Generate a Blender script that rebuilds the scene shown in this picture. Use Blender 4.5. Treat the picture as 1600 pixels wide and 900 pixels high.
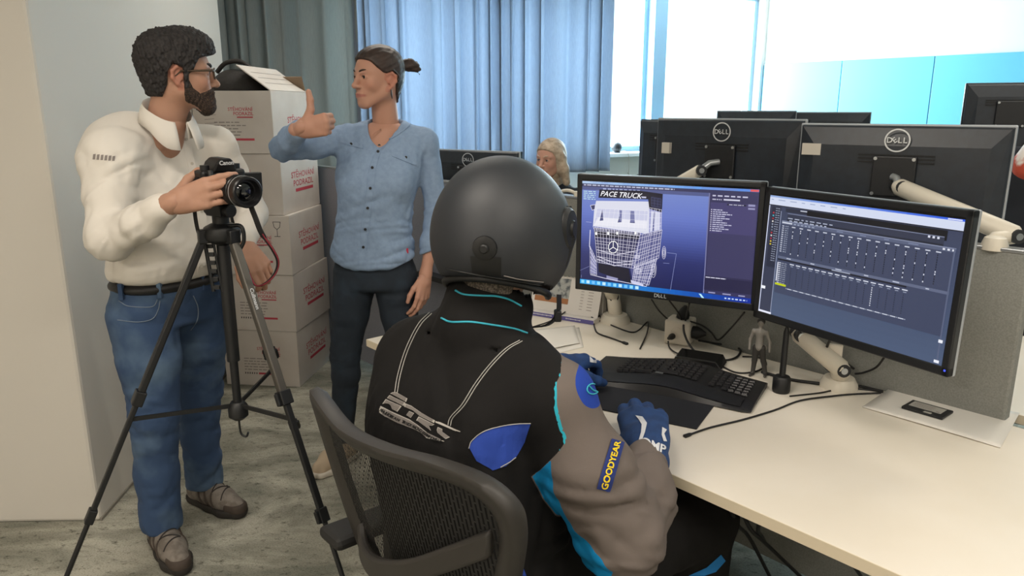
import bpy, bmesh, math, random
import numpy as np
from mathutils import Vector, Matrix
from mathutils.bvhtree import BVHTree
for o in list(bpy.data.objects): bpy.data.objects.remove(o)
SC = bpy.context.scene; COL = SC.collection
R = math.radians

# ------------------------------------------------------------------ camera
EYE = Vector((0, 0, 1.5)); FPX = 1165.0; PITCH = R(13.5)
cam = bpy.data.objects.new('camera', bpy.data.cameras.new('camera')); COL.objects.link(cam)
cam.location = EYE; cam.rotation_euler = (R(90) - PITCH, 0, 0)
cam.data.sensor_width = 36.0; cam.data.lens = FPX / 1600 * 36.0
cam.data.clip_start = .02; cam.data.clip_end = 100
SC.camera = cam
# ------------------------------------------------------------------ view, world, lights
SC.view_settings.view_transform = 'Standard'; SC.view_settings.look = 'None'
SC.view_settings.gamma = 1.0; SC.view_settings.use_curve_mapping = False
SC.view_settings.exposure = 0.0
SC.cycles.use_denoising = True
SC.cycles.max_bounces = 6; SC.cycles.diffuse_bounces = 3; SC.cycles.glossy_bounces = 3
SC.cycles.transmission_bounces = 4; SC.cycles.transparent_max_bounces = 8
SC.cycles.caustics_reflective = False; SC.cycles.caustics_refractive = False
SC.cycles.sample_clamp_indirect = 4.0
w = bpy.data.worlds.new('overcast_sky'); SC.world = w; w.use_nodes = True
w.node_tree.nodes['Background'].inputs[0].default_value = (.80, .93, 1.0, 1)
w.node_tree.nodes['Background'].inputs[1].default_value = 3.0
def area(name, loc, look, sx, sy, power, col):
    l = bpy.data.lights.new(name, 'AREA'); l.shape = 'RECTANGLE'; l.size = sx; l.size_y = sy
    l.energy = power; l.color = col
    o = bpy.data.objects.new(name, l); COL.objects.link(o); o.location = loc
    o.rotation_euler = (Vector(look) - Vector(loc)).to_track_quat('-Z', 'Y').to_euler()
    return o
# daylight entering through the two window openings of the back wall
WO = Vector((-2.164, 5.463)); WE = Vector((.878, .479)).normalized(); WN = Vector((-WE.y, WE.x))
def wall_pt(s, off, z): q = WO + WE * s + WN * off; return Vector((q.x, q.y, z))
DAY = (.80, .92, 1.0)
area('daylight_left', wall_pt(2.4, .42, 1.85), wall_pt(2.4, -2, 1.6), 3.1, 1.5, 640, DAY)
area('daylight_right', wall_pt(4.78, .42, 1.85), wall_pt(4.78, -2, 1.6), 1.25, 1.5, 270, DAY)
# the office's ceiling lamps (warm), each inside a fixture built below
WARM = (1.0, .91, .80)
LAMPS = [(-.75, .75, 30), (1.15, .15, 29), (1.5, -1.9, 52), (-2.3, -2.2, 105), (2.3, 2.6, 18), (-.4, 4.0, 20)]
for x, y, p in LAMPS:
    area('ceiling_lamp_light', (x, y, 2.795), (x, y, 0), 1.16, .26, p, WARM)

# ------------------------------------------------------------------ helpers
def ray(px, py):
    a = (px - 800) / FPX; b = (450 - py) / FPX
    return Vector((a, math.cos(PITCH) + b * math.sin(PITCH), -math.sin(PITCH) + b * math.cos(PITCH)))
def PZ(px, py, z): d = ray(px, py); return EYE + d * ((z - EYE.z) / d.z)
def PY(px, py, Y): d = ray(px, py); return EYE + d * (Y / d.y)
def lin(h):
    c = [int(h[i:i + 2], 16) / 255 for i in (0, 2, 4)]
    return tuple(x / 12.92 if x <= .04045 else ((x + .055) / 1.055) ** 2.4 for x in c) + (1,)
MATS = {}
def mat(name, hexc, rough=.6, metal=0., noise=None, bump=None, spec=.5, emit=0, sheen=0, coat=0):
    """noise = (scale, second hex, lo, hi); bump = (scale, strength, distance)"""
    m = bpy.data.materials.new(name); m.use_nodes = True; nt = m.node_tree; b = nt.nodes['Principled BSDF']
    b.inputs['Base Color'].default_value = lin(hexc); b.inputs['Roughness'].default_value = rough
    b.inputs['Metallic'].default_value = metal; b.inputs['Specular IOR Level'].default_value = spec
    if sheen: b.inputs['Sheen Weight'].default_value = sheen
    if coat: b.inputs['Coat Weight'].default_value = coat
    tc = nt.nodes.new('ShaderNodeTexCoord')
    if noise:
        n = nt.nodes.new('ShaderNodeTexNoise'); n.inputs['Scale'].default_value = noise[0]; n.inputs['Detail'].default_value = 4
        nt.links.new(tc.outputs['Object'], n.inputs['Vector'])
        r = nt.nodes.new('ShaderNodeValToRGB'); r.color_ramp.elements[0].color = lin(hexc); r.color_ramp.elements[1].color = lin(noise[1])
        r.color_ramp.elements[0].position = noise[2]; r.color_ramp.elements[1].position = noise[3]
        nt.links.new(n.outputs['Fac'], r.inputs['Fac']); nt.links.new(r.outputs['Color'], b.inputs['Base Color'])
    if bump:
        n = nt.nodes.new('ShaderNodeTexNoise'); n.inputs['Scale'].default_value = bump[0]; n.inputs['Detail'].default_value = 3
        nt.links.new(tc.outputs['Object'], n.inputs['Vector'])
        bp = nt.nodes.new('ShaderNodeBump'); bp.inputs['Strength'].default_value = bump[1]; bp.inputs['Distance'].default_value = bump[2]
        nt.links.new(n.outputs['Fac'], bp.inputs['Height']); nt.links.new(bp.outputs['Normal'], b.inputs['Normal'])
    MATS[name] = m; return m
def emis_attr(name, strength=1.0):
    m = bpy.data.materials.new(name); m.use_nodes = True; nt = m.node_tree; b = nt.nodes['Principled BSDF']
    a = nt.nodes.new('ShaderNodeAttribute'); a.attribute_name = 'Col'
    b.inputs['Base Color'].default_value = (.01, .01, .01, 1); b.inputs['Roughness'].default_value = .3
    nt.links.new(a.outputs['Color'], b.inputs['Emission Color']); b.inputs['Emission Strength'].default_value = strength
    return m
def catmull(pts, n=8):
    P = [Vector(p) for p in pts]
    if len(P) < 3: return P
    P = [P[0] * 2 - P[1]] + P + [P[-1] * 2 - P[-2]]; out = []
    for i in range(1, len(P) - 2):
        for k in range(n):
            t = k / n; a, b, c, d = P[i - 1:i + 3]
            out.append(.5 * ((2 * b) + (c - a) * t + (2 * a - 5 * b + 4 * c - d) * t * t + (3 * b - a - 3 * c + d) * t ** 3))
    out.append(P[-2]); return out
class MB:
    def __init__(s, M=None): s.v = []; s.f = []; s.m = []; s.c = []; s.M = M or Matrix.Identity(4); s.mi = 0; s.col = None
    def add(s, vs, fs):
        n = len(s.v); s.v += [s.M @ Vector(p) for p in vs]
        for f in fs: s.f.append([n + i for i in f]); s.m.append(s.mi); s.c.append(s.col)
    def box(s, c, d, rot=None):
        x, y, z = d[0] / 2, d[1] / 2, d[2] / 2; c = Vector(c)
        vs = [Vector(p) for p in ((-x, -y, -z), (x, -y, -z), (x, y, -z), (-x, y, -z), (-x, -y, z), (x, -y, z), (x, y, z), (-x, y, z))]
        if rot is not None: vs = [rot @ p for p in vs]
        s.add([p + c for p in vs], [(0, 3, 2, 1), (4, 5, 6, 7), (0, 1, 5, 4), (1, 2, 6, 5), (2, 3, 7, 6), (3, 0, 4, 7)])
    def tube(s, path, r, seg=8, cap=True):
        path = [Vector(p) for p in path]; rs = r if isinstance(r, (list, tuple)) else [r] * len(path)
        vs = []; fs = []; n = None
        for i, p in enumerate(path):
            t = (path[min(i + 1, len(path) - 1)] - path[max(i - 1, 0)])
            t = t.normalized() if t.length > 1e-9 else Vector((0, 0, 1))
            if n is None: n = t.cross(Vector((0, 0, 1))) if abs(t.z) < .9 else t.cross(Vector((1, 0, 0)))
            n = (n - t * n.dot(t)).normalized(); b = t.cross(n)
            for k in range(seg):
                a = 2 * math.pi * k / seg; vs.append(p + (n * math.cos(a) + b * math.sin(a)) * rs[i])
        for i in range(len(path) - 1):
            for k in range(seg): fs.append((i * seg + k, i * seg + (k + 1) % seg, (i + 1) * seg + (k + 1) % seg, (i + 1) * seg + k))
        if cap: fs += [tuple(range(seg))[::-1], tuple((len(path) - 1) * seg + k for k in range(seg))]
        s.add(vs, fs)
    def cyl(s, a, b, r1, r2=None, seg=16): s.tube([a, b], [r1, r1 if r2 is None else r2], seg)
    def lathe(s, c, prof, seg=20, axis=None):
        q = axis.to_track_quat('Z', 'Y').to_matrix() if axis is not None else Matrix.Identity(3); c = Vector(c); vs = []; fs = []
        for r, z in prof:
            for k in range(seg): a = 2 * math.pi * k / seg; vs.append(c + q @ Vector((r * math.cos(a), r * math.sin(a), z)))
        for i in range(len(prof) - 1):
            for k in range(seg): fs.append((i * seg + k, i * seg + (k + 1) % seg, (i + 1) * seg + (k + 1) % seg, (i + 1) * seg + k))
        fs += [tuple(range(seg))[::-1], tuple((len(prof) - 1) * seg + k for k in range(seg))]
        s.add(vs, fs)
    def prism(s, poly, d):
        """poly: closed list of 3D points in a plane, d: extrusion vector"""
        n = len(poly); d = Vector(d); P = [Vector(p) for p in poly]
        s.add(P + [p + d for p in P], [tuple(range(n))[::-1], tuple(range(n, 2 * n))] + [(i, (i + 1) % n, n + (i + 1) % n, n + i) for i in range(n)])
    def ribbon(s, path, wv, th):
        """flat strap along path, wv = width vector (or list), th thickness"""
        P = [Vector(p) for p in path]; vs = []; fs = []
        for i, p in enumerate(P):
            t = (P[min(i + 1, len(P) - 1)] - P[max(i - 1, 0)]).normalized()
            w_ = Vector(wv[i] if isinstance(wv, list) else wv); nn = t.cross(w_).normalized() * th / 2
            vs += [p - w_ / 2 - nn, p + w_ / 2 - nn, p + w_ / 2 + nn, p - w_ / 2 + nn]
        for i in range(len(P) - 1):
            for k in range(4): fs.append((i * 4 + k, i * 4 + (k + 1) % 4, i * 4 + 4 + (k + 1) % 4, i * 4 + 4 + k))
        fs += [(3, 2, 1, 0), tuple(len(vs) - 4 + k for k in range(4))]
        s.add(vs, fs)
    def mesh(s, name, mats, origin, smooth=None):
        me = bpy.data.meshes.new(name); o = Vector(origin)
        me.from_pydata([p - o for p in s.v], [], s.f)
        for m in (mats if isinstance(mats, (list, tuple)) else [mats]): me.materials.append(m)
        if any(s.m): me.polygons.foreach_set('material_index', s.m)
        if any(c is not None for c in s.c):
            at = me.attributes.new('Col', 'FLOAT_COLOR', 'FACE'); at.data.foreach_set('color', np.array([c or (0, 0, 0, 1) for c in s.c], dtype=np.float32).ravel())
        bm = bmesh.new(); bm.from_mesh(me); bmesh.ops.recalc_face_normals(bm, faces=bm.faces); bm.to_mesh(me); bm.free()
        if smooth is not None:
            me.polygons.foreach_set('use_smooth', [True] * len(me.polygons)); me.set_sharp_from_angle(angle=R(smooth))
        return me
BASE = {}
def props(o, label=None, cat=None, group=None, kind=None):
    if label: o['label'] = label
    if cat: o['category'] = cat
    if group: o['group'] = group
    if kind: o['kind'] = kind
    return o
def thing(name, label, cat, loc, group=None):
    o = bpy.data.objects.new(name, None); COL.objects.link(o); o.location = loc; o.empty_display_size = .05
    BASE[o.name] = Vector(loc); return props(o, label, cat, group)
def link(name, me, parent=None, loc=None):
    o = bpy.data.objects.new(name, me); COL.objects.link(o)
    if parent is not None: o.parent = parent; BASE[o.name] = BASE[parent.name]
    elif loc is not None: o.location = loc; BASE[o.name] = Vector(loc)
    return o
def bev(o, w_, seg=2):
    if w_: b = o.modifiers.new('bevel', 'BEVEL'); b.width = w_; b.segments = seg; b.limit_method = 'ANGLE'; b.angle_limit = R(40)
def part(mb, name, m, parent, label=None, smooth=None, bevel=0, kind=None):
    o = link(name, mb.mesh(name, m, BASE[parent.name], smooth), parent); bev(o, bevel); return props(o, label, kind=kind)
def solo(mb, name, m, label, cat, origin, group=None, smooth=None, bevel=0):
    o = link(name, mb.mesh(name, m, origin, smooth), None, origin); bev(o, bevel); return props(o, label, cat, group)
def struct(mb, name, m, parent=None, smooth=None, bevel=0):
    if parent is None: o = link(name, mb.mesh(name, m, (0, 0, 0), smooth), None, (0, 0, 0)); o['kind'] = 'structure'
    else: o = link(name, mb.mesh(name, m, BASE[parent.name], smooth), parent)
    bev(o, bevel); return o
def text_geo(txt, size=1., bold=0., shear=0., res=3, ax='CENTER'):
    c = bpy.data.curves.new('t', 'FONT'); c.body = txt; c.size = size; c.offset = bold; c.shear = shear; c.resolution_u = res
    c.align_x = ax; c.align_y = 'CENTER'
    o = bpy.data.objects.new('t', c); COL.objects.link(o)
    dg = bpy.context.evaluated_depsgraph_get(); me = o.evaluated_get(dg).to_mesh()
    vs = [tuple(v.co) for v in me.vertices]; fs = [tuple(p.vertices) for p in me.polygons]
    o.evaluated_get(dg).to_mesh_clear(); bpy.data.objects.remove(o); bpy.data.curves.remove(c); return vs, fs
def frame(o, x, y, z=None):
    x = Vector(x).normalized(); y = Vector(y); z = x.cross(y).normalized() if z is None else Vector(z); y = z.cross(x).normalized()
    return Matrix(((x.x, y.x, z.x, o[0]), (x.y, y.y, z.y, o[1]), (x.z, y.z, z.z, o[2]), (0, 0, 0, 1)))
def rotz(a): return Matrix.Rotation(a, 3, 'Z')

# desk frame: origin at the desk's left front corner, DU along its front edge, DV towards the screens
DA = Vector((-.495, 2.421)); DU = Vector((.656, -.755)).normalized(); DV = Vector((-DU.y, DU.x))
def D(s, t, z): q = DA + DU * s + DV * t; return Vector((q.x, q.y, z))
DESK = .74
# ------------------------------------------------------------------ materials
white_wall = mat('white_paint', 'D9D6CF', .85, bump=(90, .05, .002))
beige_wall = mat('wall_paint', 'D2CDC4', .85, bump=(90, .05, .002))
ceiling_m = mat('ceiling_paint', 'E6E4DE', .9)
frame_m = mat('window_frame_grey', '8FB0C8', .45)  # blue of the window's veiling glare put into the frame colour
sill_m = mat('sill_white', 'E4E8EA', .4)
blue_m = mat('pale_blue_panel', '63B2CE', .5)
seam_m = mat('panel_joint_dark', '3A6A80', .8)
def carpet():
    m = bpy.data.materials.new('camouflage_carpet'); m.use_nodes = True; nt = m.node_tree; b = nt.nodes['Principled BSDF']; L = nt.links.new
    b.inputs['Roughness'].default_value = .95; b.inputs['Specular IOR Level'].default_value = .15
    tc = nt.nodes.new('ShaderNodeTexCoord'); mp = nt.nodes.new('ShaderNodeMapping'); mp.inputs['Rotation'].default_value = (0, 0, .6); mp.inputs['Scale'].default_value = (1, 1.7, 1)
    L(tc.outputs['Object'], mp.inputs['Vector'])
    n1 = nt.nodes.new('ShaderNodeTexNoise'); n1.inputs['Scale'].default_value = 2.6; n1.inputs['Detail'].default_value = 6; n1.inputs['Roughness'].default_value = .62; n1.inputs['Distortion'].default_value = .7
    n2 = nt.nodes.new('ShaderNodeTexNoise'); n2.inputs['Scale'].default_value = 26; n2.inputs['Detail'].default_value = 4; n2.inputs['Roughness'].default_value = .7
    n3 = nt.nodes.new('ShaderNodeTexNoise'); n3.inputs['Scale'].default_value = 160; n3.inputs['Detail'].default_value = 2
    for n in (n1, n2, n3): L(mp.outputs['Vector'], n.inputs['Vector'])
    r1 = nt.nodes.new('ShaderNodeValToRGB'); e = r1.color_ramp.elements
    e[0].position = .36; e[0].color = lin('7C7D72'); e[1].position = .62; e[1].color = lin('B9B6A8')
    x = e.new(.50); x.color = lin('9C9A8D')
    L(n1.outputs['Fac'], r1.inputs['Fac'])
    r2 = nt.nodes.new('ShaderNodeValToRGB'); e = r2.color_ramp.elements
    e[0].position = .30; e[0].color = lin('5A5C54'); e[1].position = .44; e[1].color = (1, 1, 1, 1)
    L(n2.outputs['Fac'], r2.inputs['Fac'])
    mx = nt.nodes.new('ShaderNodeMix'); mx.data_type = 'RGBA'; mx.blend_type = 'MULTIPLY'; mx.inputs[0].default_value = .75
    L(r1.outputs['Color'], mx.inputs[6]); L(r2.outputs['Color'], mx.inputs[7])
    r3 = nt.nodes.new('ShaderNodeValToRGB'); e = r3.color_ramp.elements
    e[0].position = .28; e[0].color = lin('8A8A84'); e[1].position = .5; e[1].color = (1, 1, 1, 1); L(n3.outputs['Fac'], r3.inputs['Fac'])
    mx2 = nt.nodes.new('ShaderNodeMix'); mx2.data_type = 'RGBA'; mx2.blend_type = 'MULTIPLY'; mx2.inputs[0].default_value = .6
    L(mx.outputs[2], mx2.inputs[6]); L(r3.outputs['Color'], mx2.inputs[7]); L(mx2.outputs[2], b.inputs['Base Color'])
    bp = nt.nodes.new('ShaderNodeBump'); bp.inputs['Strength'].default_value = .35; bp.inputs['Distance'].default_value = .004
    L(n3.outputs['Fac'], bp.inputs['Height']); L(bp.outputs['Normal'], b.inputs['Normal']); return m
def glass():
    m = bpy.data.materials.new('window_glass'); m.use_nodes = True; nt = m.node_tree; nt.nodes.clear()
    o = nt.nodes.new('ShaderNodeOutputMaterial'); t = nt.nodes.new('ShaderNodeBsdfTransparent'); t.inputs[0].default_value = (.93, .97, .98, 1)
    g = nt.nodes.new('ShaderNodeBsdfGlossy'); g.inputs['Roughness'].default_value = .02; mx = nt.nodes.new('ShaderNodeMixShader'); mx.inputs[0].default_value = .06
    nt.links.new(t.outputs[0], mx.inputs[1]); nt.links.new(g.outputs[0], mx.inputs[2]); nt.links.new(mx.outputs[0], o.inputs[0]); return m
glass_m = glass()
def translucent(name, hexc, tr):
    m = bpy.data.materials.new(name); m.use_nodes = True; nt = m.node_tree; nt.nodes.clear(); L = nt.links.new
    o = nt.nodes.new('ShaderNodeOutputMaterial'); d = nt.nodes.new('ShaderNodeBsdfDiffuse'); t = nt.nodes.new('ShaderNodeBsdfTranslucent'); mx = nt.nodes.new('ShaderNodeMixShader')
    tc = nt.nodes.new('ShaderNodeTexCoord'); mp = nt.nodes.new('ShaderNodeMapping'); mp.inputs['Scale'].default_value = (120, 120, 14); n = nt.nodes.new('ShaderNodeTexNoise'); n.inputs['Scale'].default_value = 1.5
    L(tc.outputs['Object'], mp.inputs['Vector']); L(mp.outputs['Vector'], n.inputs['Vector'])
    r = nt.nodes.new('ShaderNodeValToRGB'); c = lin(hexc); r.color_ramp.elements[0].color = tuple(x * .85 for x in c[:3]) + (1,); r.color_ramp.elements[1].color = tuple(min(1, x * 1.1) for x in c[:3]) + (1,)
    L(n.outputs['Fac'], r.inputs['Fac']); L(r.outputs['Color'], d.inputs['Color']); L(r.outputs['Color'], t.inputs['Color'])
    mx.inputs[0].default_value = tr; L(d.outputs[0], mx.inputs[1]); L(t.outputs[0], mx.inputs[2]); L(mx.outputs[0], o.inputs[0]); return m
curtain_m = translucent('blue_grey_curtain', '9AA4B0', .42)
curtain_d = translucent('grey_curtain', 'A2A8A6', .30)

# ------------------------------------------------------------------ room shell
HC = 2.86
corner = wall_pt(5.45, 0, 0); CR = Vector((corner.x, corner.y)); CR2 = CR + DU * 6.2
mb = MB(); mb.prism([(-3.6, -3.6, -.1), (7, -3.6, -.1), (7, 3.3, -.1), (CR2.x, CR2.y, -.1), (CR.x + .1, CR.y + .1, -.1)] + [tuple(wall_pt(-1.5, .1, -.1)), (-3.6, 4.6, -.1)], (0, 0, .1))
floor = struct(mb, 'floor', carpet())
mb = MB(); mb.prism([(-3.7, -3.7, HC), (7.1, -3.7, HC), (7.1, 3.5, HC), (CR2.x + .1, CR2.y + .1, HC), (CR.x + .2, CR.y + .3, HC)] + [tuple(wall_pt(-1.6, .3, HC)), (-3.7, 4.7, HC)], (0, 0, .1))
struct(mb, 'ceiling', ceiling_m)
mb = MB(); mb.prism([(-1.541, 2.51, 0), (-1.69, 4.55, 0), (-3.6, 4.55, 0), (-3.6, 2.45, 0)], (0, 0, HC))
struct(mb, 'wall_left', beige_wall, bevel=.012)
mb = MB(); mb.box((-3.65, -.6, HC / 2), (.1, 6.2, HC)); struct(mb, 'wall_left_side', beige_wall)
mb = MB(); mb.box((1.7, -3.65, HC / 2), (10.8, .1, HC)); struct(mb, 'wall_rear', beige_wall)
mb = MB(); mb.box((7.0, -.1, HC / 2), (.1, 7.2, HC)); struct(mb, 'wall_right_side', white_wall)
# joint strips at the foot of the walls
mb = MB(); mb.prism([(-1.541, 2.51, 0), (-1.69, 4.55, 0), (-1.684, 4.55, 0), (-1.535, 2.51, 0)], (0, 0, .012)); struct(mb, 'baseboard_left', mat('base_joint', '8B867C', .8))
# window wall
def wbox(m_, s0, s1, z0, z1, off0, off1):
    a = wall_pt(s0, off0, z0); b = wall_pt(s1, off0, z0); c = wall_pt(s1, off1, z0); d = wall_pt(s0, off1, z0)
    m_.prism([a, b, c, d], (0, 0, z1 - z0))
SZ, TZ = 1.10, 2.62
mb = MB()
wbox(mb, -1.6, 5.6, 0, SZ, 0, .24); wbox(mb, -1.6, 5.6, TZ, HC, 0, .24); wbox(mb, -1.6, 1.0, SZ, TZ, 0, .24); wbox(mb, 5.40, 5.6, SZ, TZ, 0, .24)
struct(mb, 'wall_back', white_wall)
mb = MB(); wbox(mb, 3.985, 4.135, SZ, TZ, -.01, .24); struct(mb, 'trim_1', frame_m)
mb = MB(); wbox(mb, .7, 5.42, SZ - .035, SZ, -.16, .02); struct(mb, 'trim_2', sill_m, bevel=.004)
for k, (s0, s1) in enumerate([(1.0, 3.985), (4.135, 5.40)]):
    mb = MB(); ds = (s1 - s0) / (2 if k == 0 else 1)
    for s_ in (s0, s1 - .05): wbox(mb, s_, s_ + .05, SZ, TZ, .09, .15)
    for z in (SZ, TZ - .05): wbox(mb, s0, s1, z, z + .05, .09, .15)
    if k == 0: wbox(mb, s0 + 1.5, s0 + 1.56, SZ, TZ, .09, .15)
    wf = struct(mb, 'window_%d' % (k + 1), frame_m)
    mb = MB(); wbox(mb, s0 + .05, s1 - .05, SZ + .05, TZ - .05, .115, .125); struct(mb, 'pane', glass_m, wf)
# right wall: white above, pale blue panels below
rn = Vector((-DU.y, DU.x)); rn3 = Vector((rn.x, rn.y, 0))
def RW(s, off, z): q = CR + DU * s + rn * off; return Vector((q.x, q.y, z))
def rbox(m_, s0, s1, z0, z1, o0, o1): m_.prism([RW(s0, o0, z0), RW(s1, o0, z0), RW(s1, o1, z0), RW(s0, o1, z0)], (0, 0, z1 - z0))
mb = MB(); rbox(mb, -.1, 6.2, 0, HC, 0, .12); wr = struct(mb, 'wall_right', white_wall)
for k in range(7):
    mb = MB(); rbox(mb, .02 + .825 * k, .815 + .825 * k + .025, .02, 1.95, -.03, .0); struct(mb, 'panel', blue_m, wr, bevel=.004)
mb = MB(); rbox(mb, 0, 6, .02, 1.94, -.012, .0); struct(mb, 'panel_joint', seam_m, wr)
# ceiling lamp fixtures
fix_m = mat('lamp_white', 'F2F0EA', .4)
LL = ['beside the white pillar, before the tripod', 'above the driver and the white desk', 'behind the viewer, nearest the rear wall on the right', 'behind the viewer, nearest the rear wall on the left', 'above the far desk by the blue panels', 'above the moving boxes and the curtain']
for (x, y, p), lb_ in zip(LAMPS, LL):
    t = thing('ceiling_lamp', 'white recessed ceiling lamp ' + lb_, 'ceiling lamp', (x, y, HC), 'ceiling lamps')
    mb = MB()
    for dx, dy, sx, sy in ((0, .145, 1.24, .03), (0, -.145, 1.24, .03), (.605, 0, .03, .26), (-.605, 0, .03, .26)): mb.box((x + dx, y + dy, 2.82), (sx, sy, .08))
    part(mb, 'housing', fix_m, t)

# ------------------------------------------------------------------ curtains
def curtain(name, s0, s1, z0, label, m, seed, pitch):
    rnd = random.Random(seed); mb = MB(); n = int((s1 - s0) / .012); zs = [z0, z0 + .03, z0 + .5, z0 + 1.1, 2.8]; vs = []; fs = []
    ph = 0; xs = []; amp = 0
    for i in range(n + 1):
        ph += .012 / pitch * 2 * math.pi * (1 + .45 * math.sin(i * .061 + seed) + .2 * math.sin(i * .17 + 2 * seed)); xs.append((s0 + (s1 - s0) * i / n, ph))
    for j, z in enumerate(zs):
        for i, (s_, p_) in enumerate(xs):
            k = j / 4; a = .052 * (1 - .25 * k); o = a * math.sin(p_ + .25 * math.sin(k * 3 + i * .02)) + .016 * math.sin(2.3 * p_ + 1)
            vs.append(wall_pt(s_ + .012 * math.sin(p_ * 2), -.30 + o, z))
    N = n + 1
    for j in range(len(zs) - 1):
        for i in range(n): fs.append((j * N + i, j * N + i + 1, (j + 1) * N + i + 1, (j + 1) * N + i))
    mb.add(vs, fs); ob = solo(mb, name, m, label, 'curtain', wall_pt((s0 + s1) / 2, -.30, z0), smooth=80)
    sd = ob.modifiers.new('thickness', 'SOLIDIFY'); sd.thickness = .002
    return ob
curtain('curtain', -.9, 1.04, .96, 'dark grey pleated curtain hanging behind the stack of moving boxes', curtain_d, 3, .19)
curtain('curtain', .99, 3.27, .96, 'blue-grey pleated curtain backlit by the window, behind the standing woman', curtain_m, 8, .15)
# ------------------------------------------------------------------ desks and partition
desk_m = mat('desk_laminate', 'E6DFD2', .42, noise=(3, 'E2DACB', .4, .6))
edge_m = mat('desk_edge_band', 'D8CBB2', .5)
steel_m = mat('light_grey_steel', 'B4B6B2', .45, metal=.2)
felt_m = mat('grey_partition_fabric', '8A8B86', .95, noise=(260, '7C7D78', .35, .65), bump=(400, .2, .002))
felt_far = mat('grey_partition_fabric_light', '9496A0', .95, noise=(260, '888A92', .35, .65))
alu_m = mat('brushed_aluminium', 'A7AAAC', .35, metal=.7)
dark_m = mat('dark_plastic', '202226', .6)  # plain dark plastic of the cable tray, arm joints and casters
navy_m = mat('dark_blue_board', '2B2F40', .7)
def dbox(m_, s0, s1, t0, t1, z0, z1): m_.prism([D(s0, t0, z0), D(s1, t0, z0), D(s1, t1, z0), D(s0, t1, z0)], (0, 0, z1 - z0))
def desk(label, s0, s1, t0, t1, legs):
    t = thing('office_desk', label, 'desk', D((s0 + s1) / 2, (t0 + t1) / 2, 0))
    mb = MB(); dbox(mb, s0 + .002, s1 - .002, t0 + .002, t1 - .002, DESK - .024, DESK); part(mb, 'desk_top', desk_m, t, bevel=.0015)
    for a, b, c, d in ((s0, s1, t0, t0 + .002), (s0, s1, t1 - .002, t1), (s0, s0 + .002, t0 + .002, t1 - .002), (s1 - .002, s1, t0 + .002, t1 - .002)):
        mb = MB(); dbox(mb, a, b, c, d, DESK - .0245, DESK - .0005); part(mb, 'edge_band', edge_m, t)
    for s_ in legs:
        tm = (t0 + t1) / 2
        mb = MB(); dbox(mb, s_ - .04, s_ + .04, tm - .03, tm + .03, .03, DESK - .06); dbox(mb, s_ - .03, s_ + .03, t0 + .08, t1 - .08, 0.0, .035); dbox(mb, s_ - .025, s_ + .025, t0 + .1, t1 - .1, DESK - .06, DESK - .025)
        part(mb, 'leg', steel_m, t, bevel=.004)
    mb = MB(); dbox(mb, s0 + .12, s1 - .1, (t0 + t1) / 2 - .02, (t0 + t1) / 2 + .02, DESK - .07, DESK - .025); part(mb, 'cross_beam', steel_m, t)
    return t
desk('long white office desk with the two glowing monitors and the keyboard', 0, 2.7, 0, .84, (.14, 2.4))
desk('white office desk on the far side of the grey partition', -1.6, 2.7, .93, 1.73, (-1.4, .55, 2.4))
t = thing('partition_screen', 'long grey fabric partition screen standing along the back of the white desk', 'partition', D(-.2, .875, 0))
for a, b in ((-2.05, -.52), (-.515, 1.65)):
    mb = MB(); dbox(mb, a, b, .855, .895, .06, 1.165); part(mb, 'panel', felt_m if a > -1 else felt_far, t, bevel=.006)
mb = MB(); dbox(mb, -2.05, 1.65, .853, .897, 1.163, 1.172); part(mb, 'top_rail', alu_m, t, bevel=.002)
mb = MB(); dbox(mb, -.9, -.05, .80, .855, .69, .715); part(mb, 'cable_tray', dark_m, t)
for s_ in (-1.9, -.5, 1.5):
    mb = MB(); dbox(mb, s_ - .02, s_ + .02, .72, 1.03, 0, .06); part(mb, 'foot', steel_m, t)
mb = MB(); dbox(mb, 1.68, 2.6, .86, .89, .28, .70); solo(mb, 'modesty_board', navy_m, 'dark navy board under the desks at the right end of the partition', 'board', D(2.1, .875, .28))
mb = MB(); dbox(mb, 1.675, 1.69, .80, .85, 0, .70); dbox(mb, 2.55, 2.57, .86, .89, 0, .30); part_ = None

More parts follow.
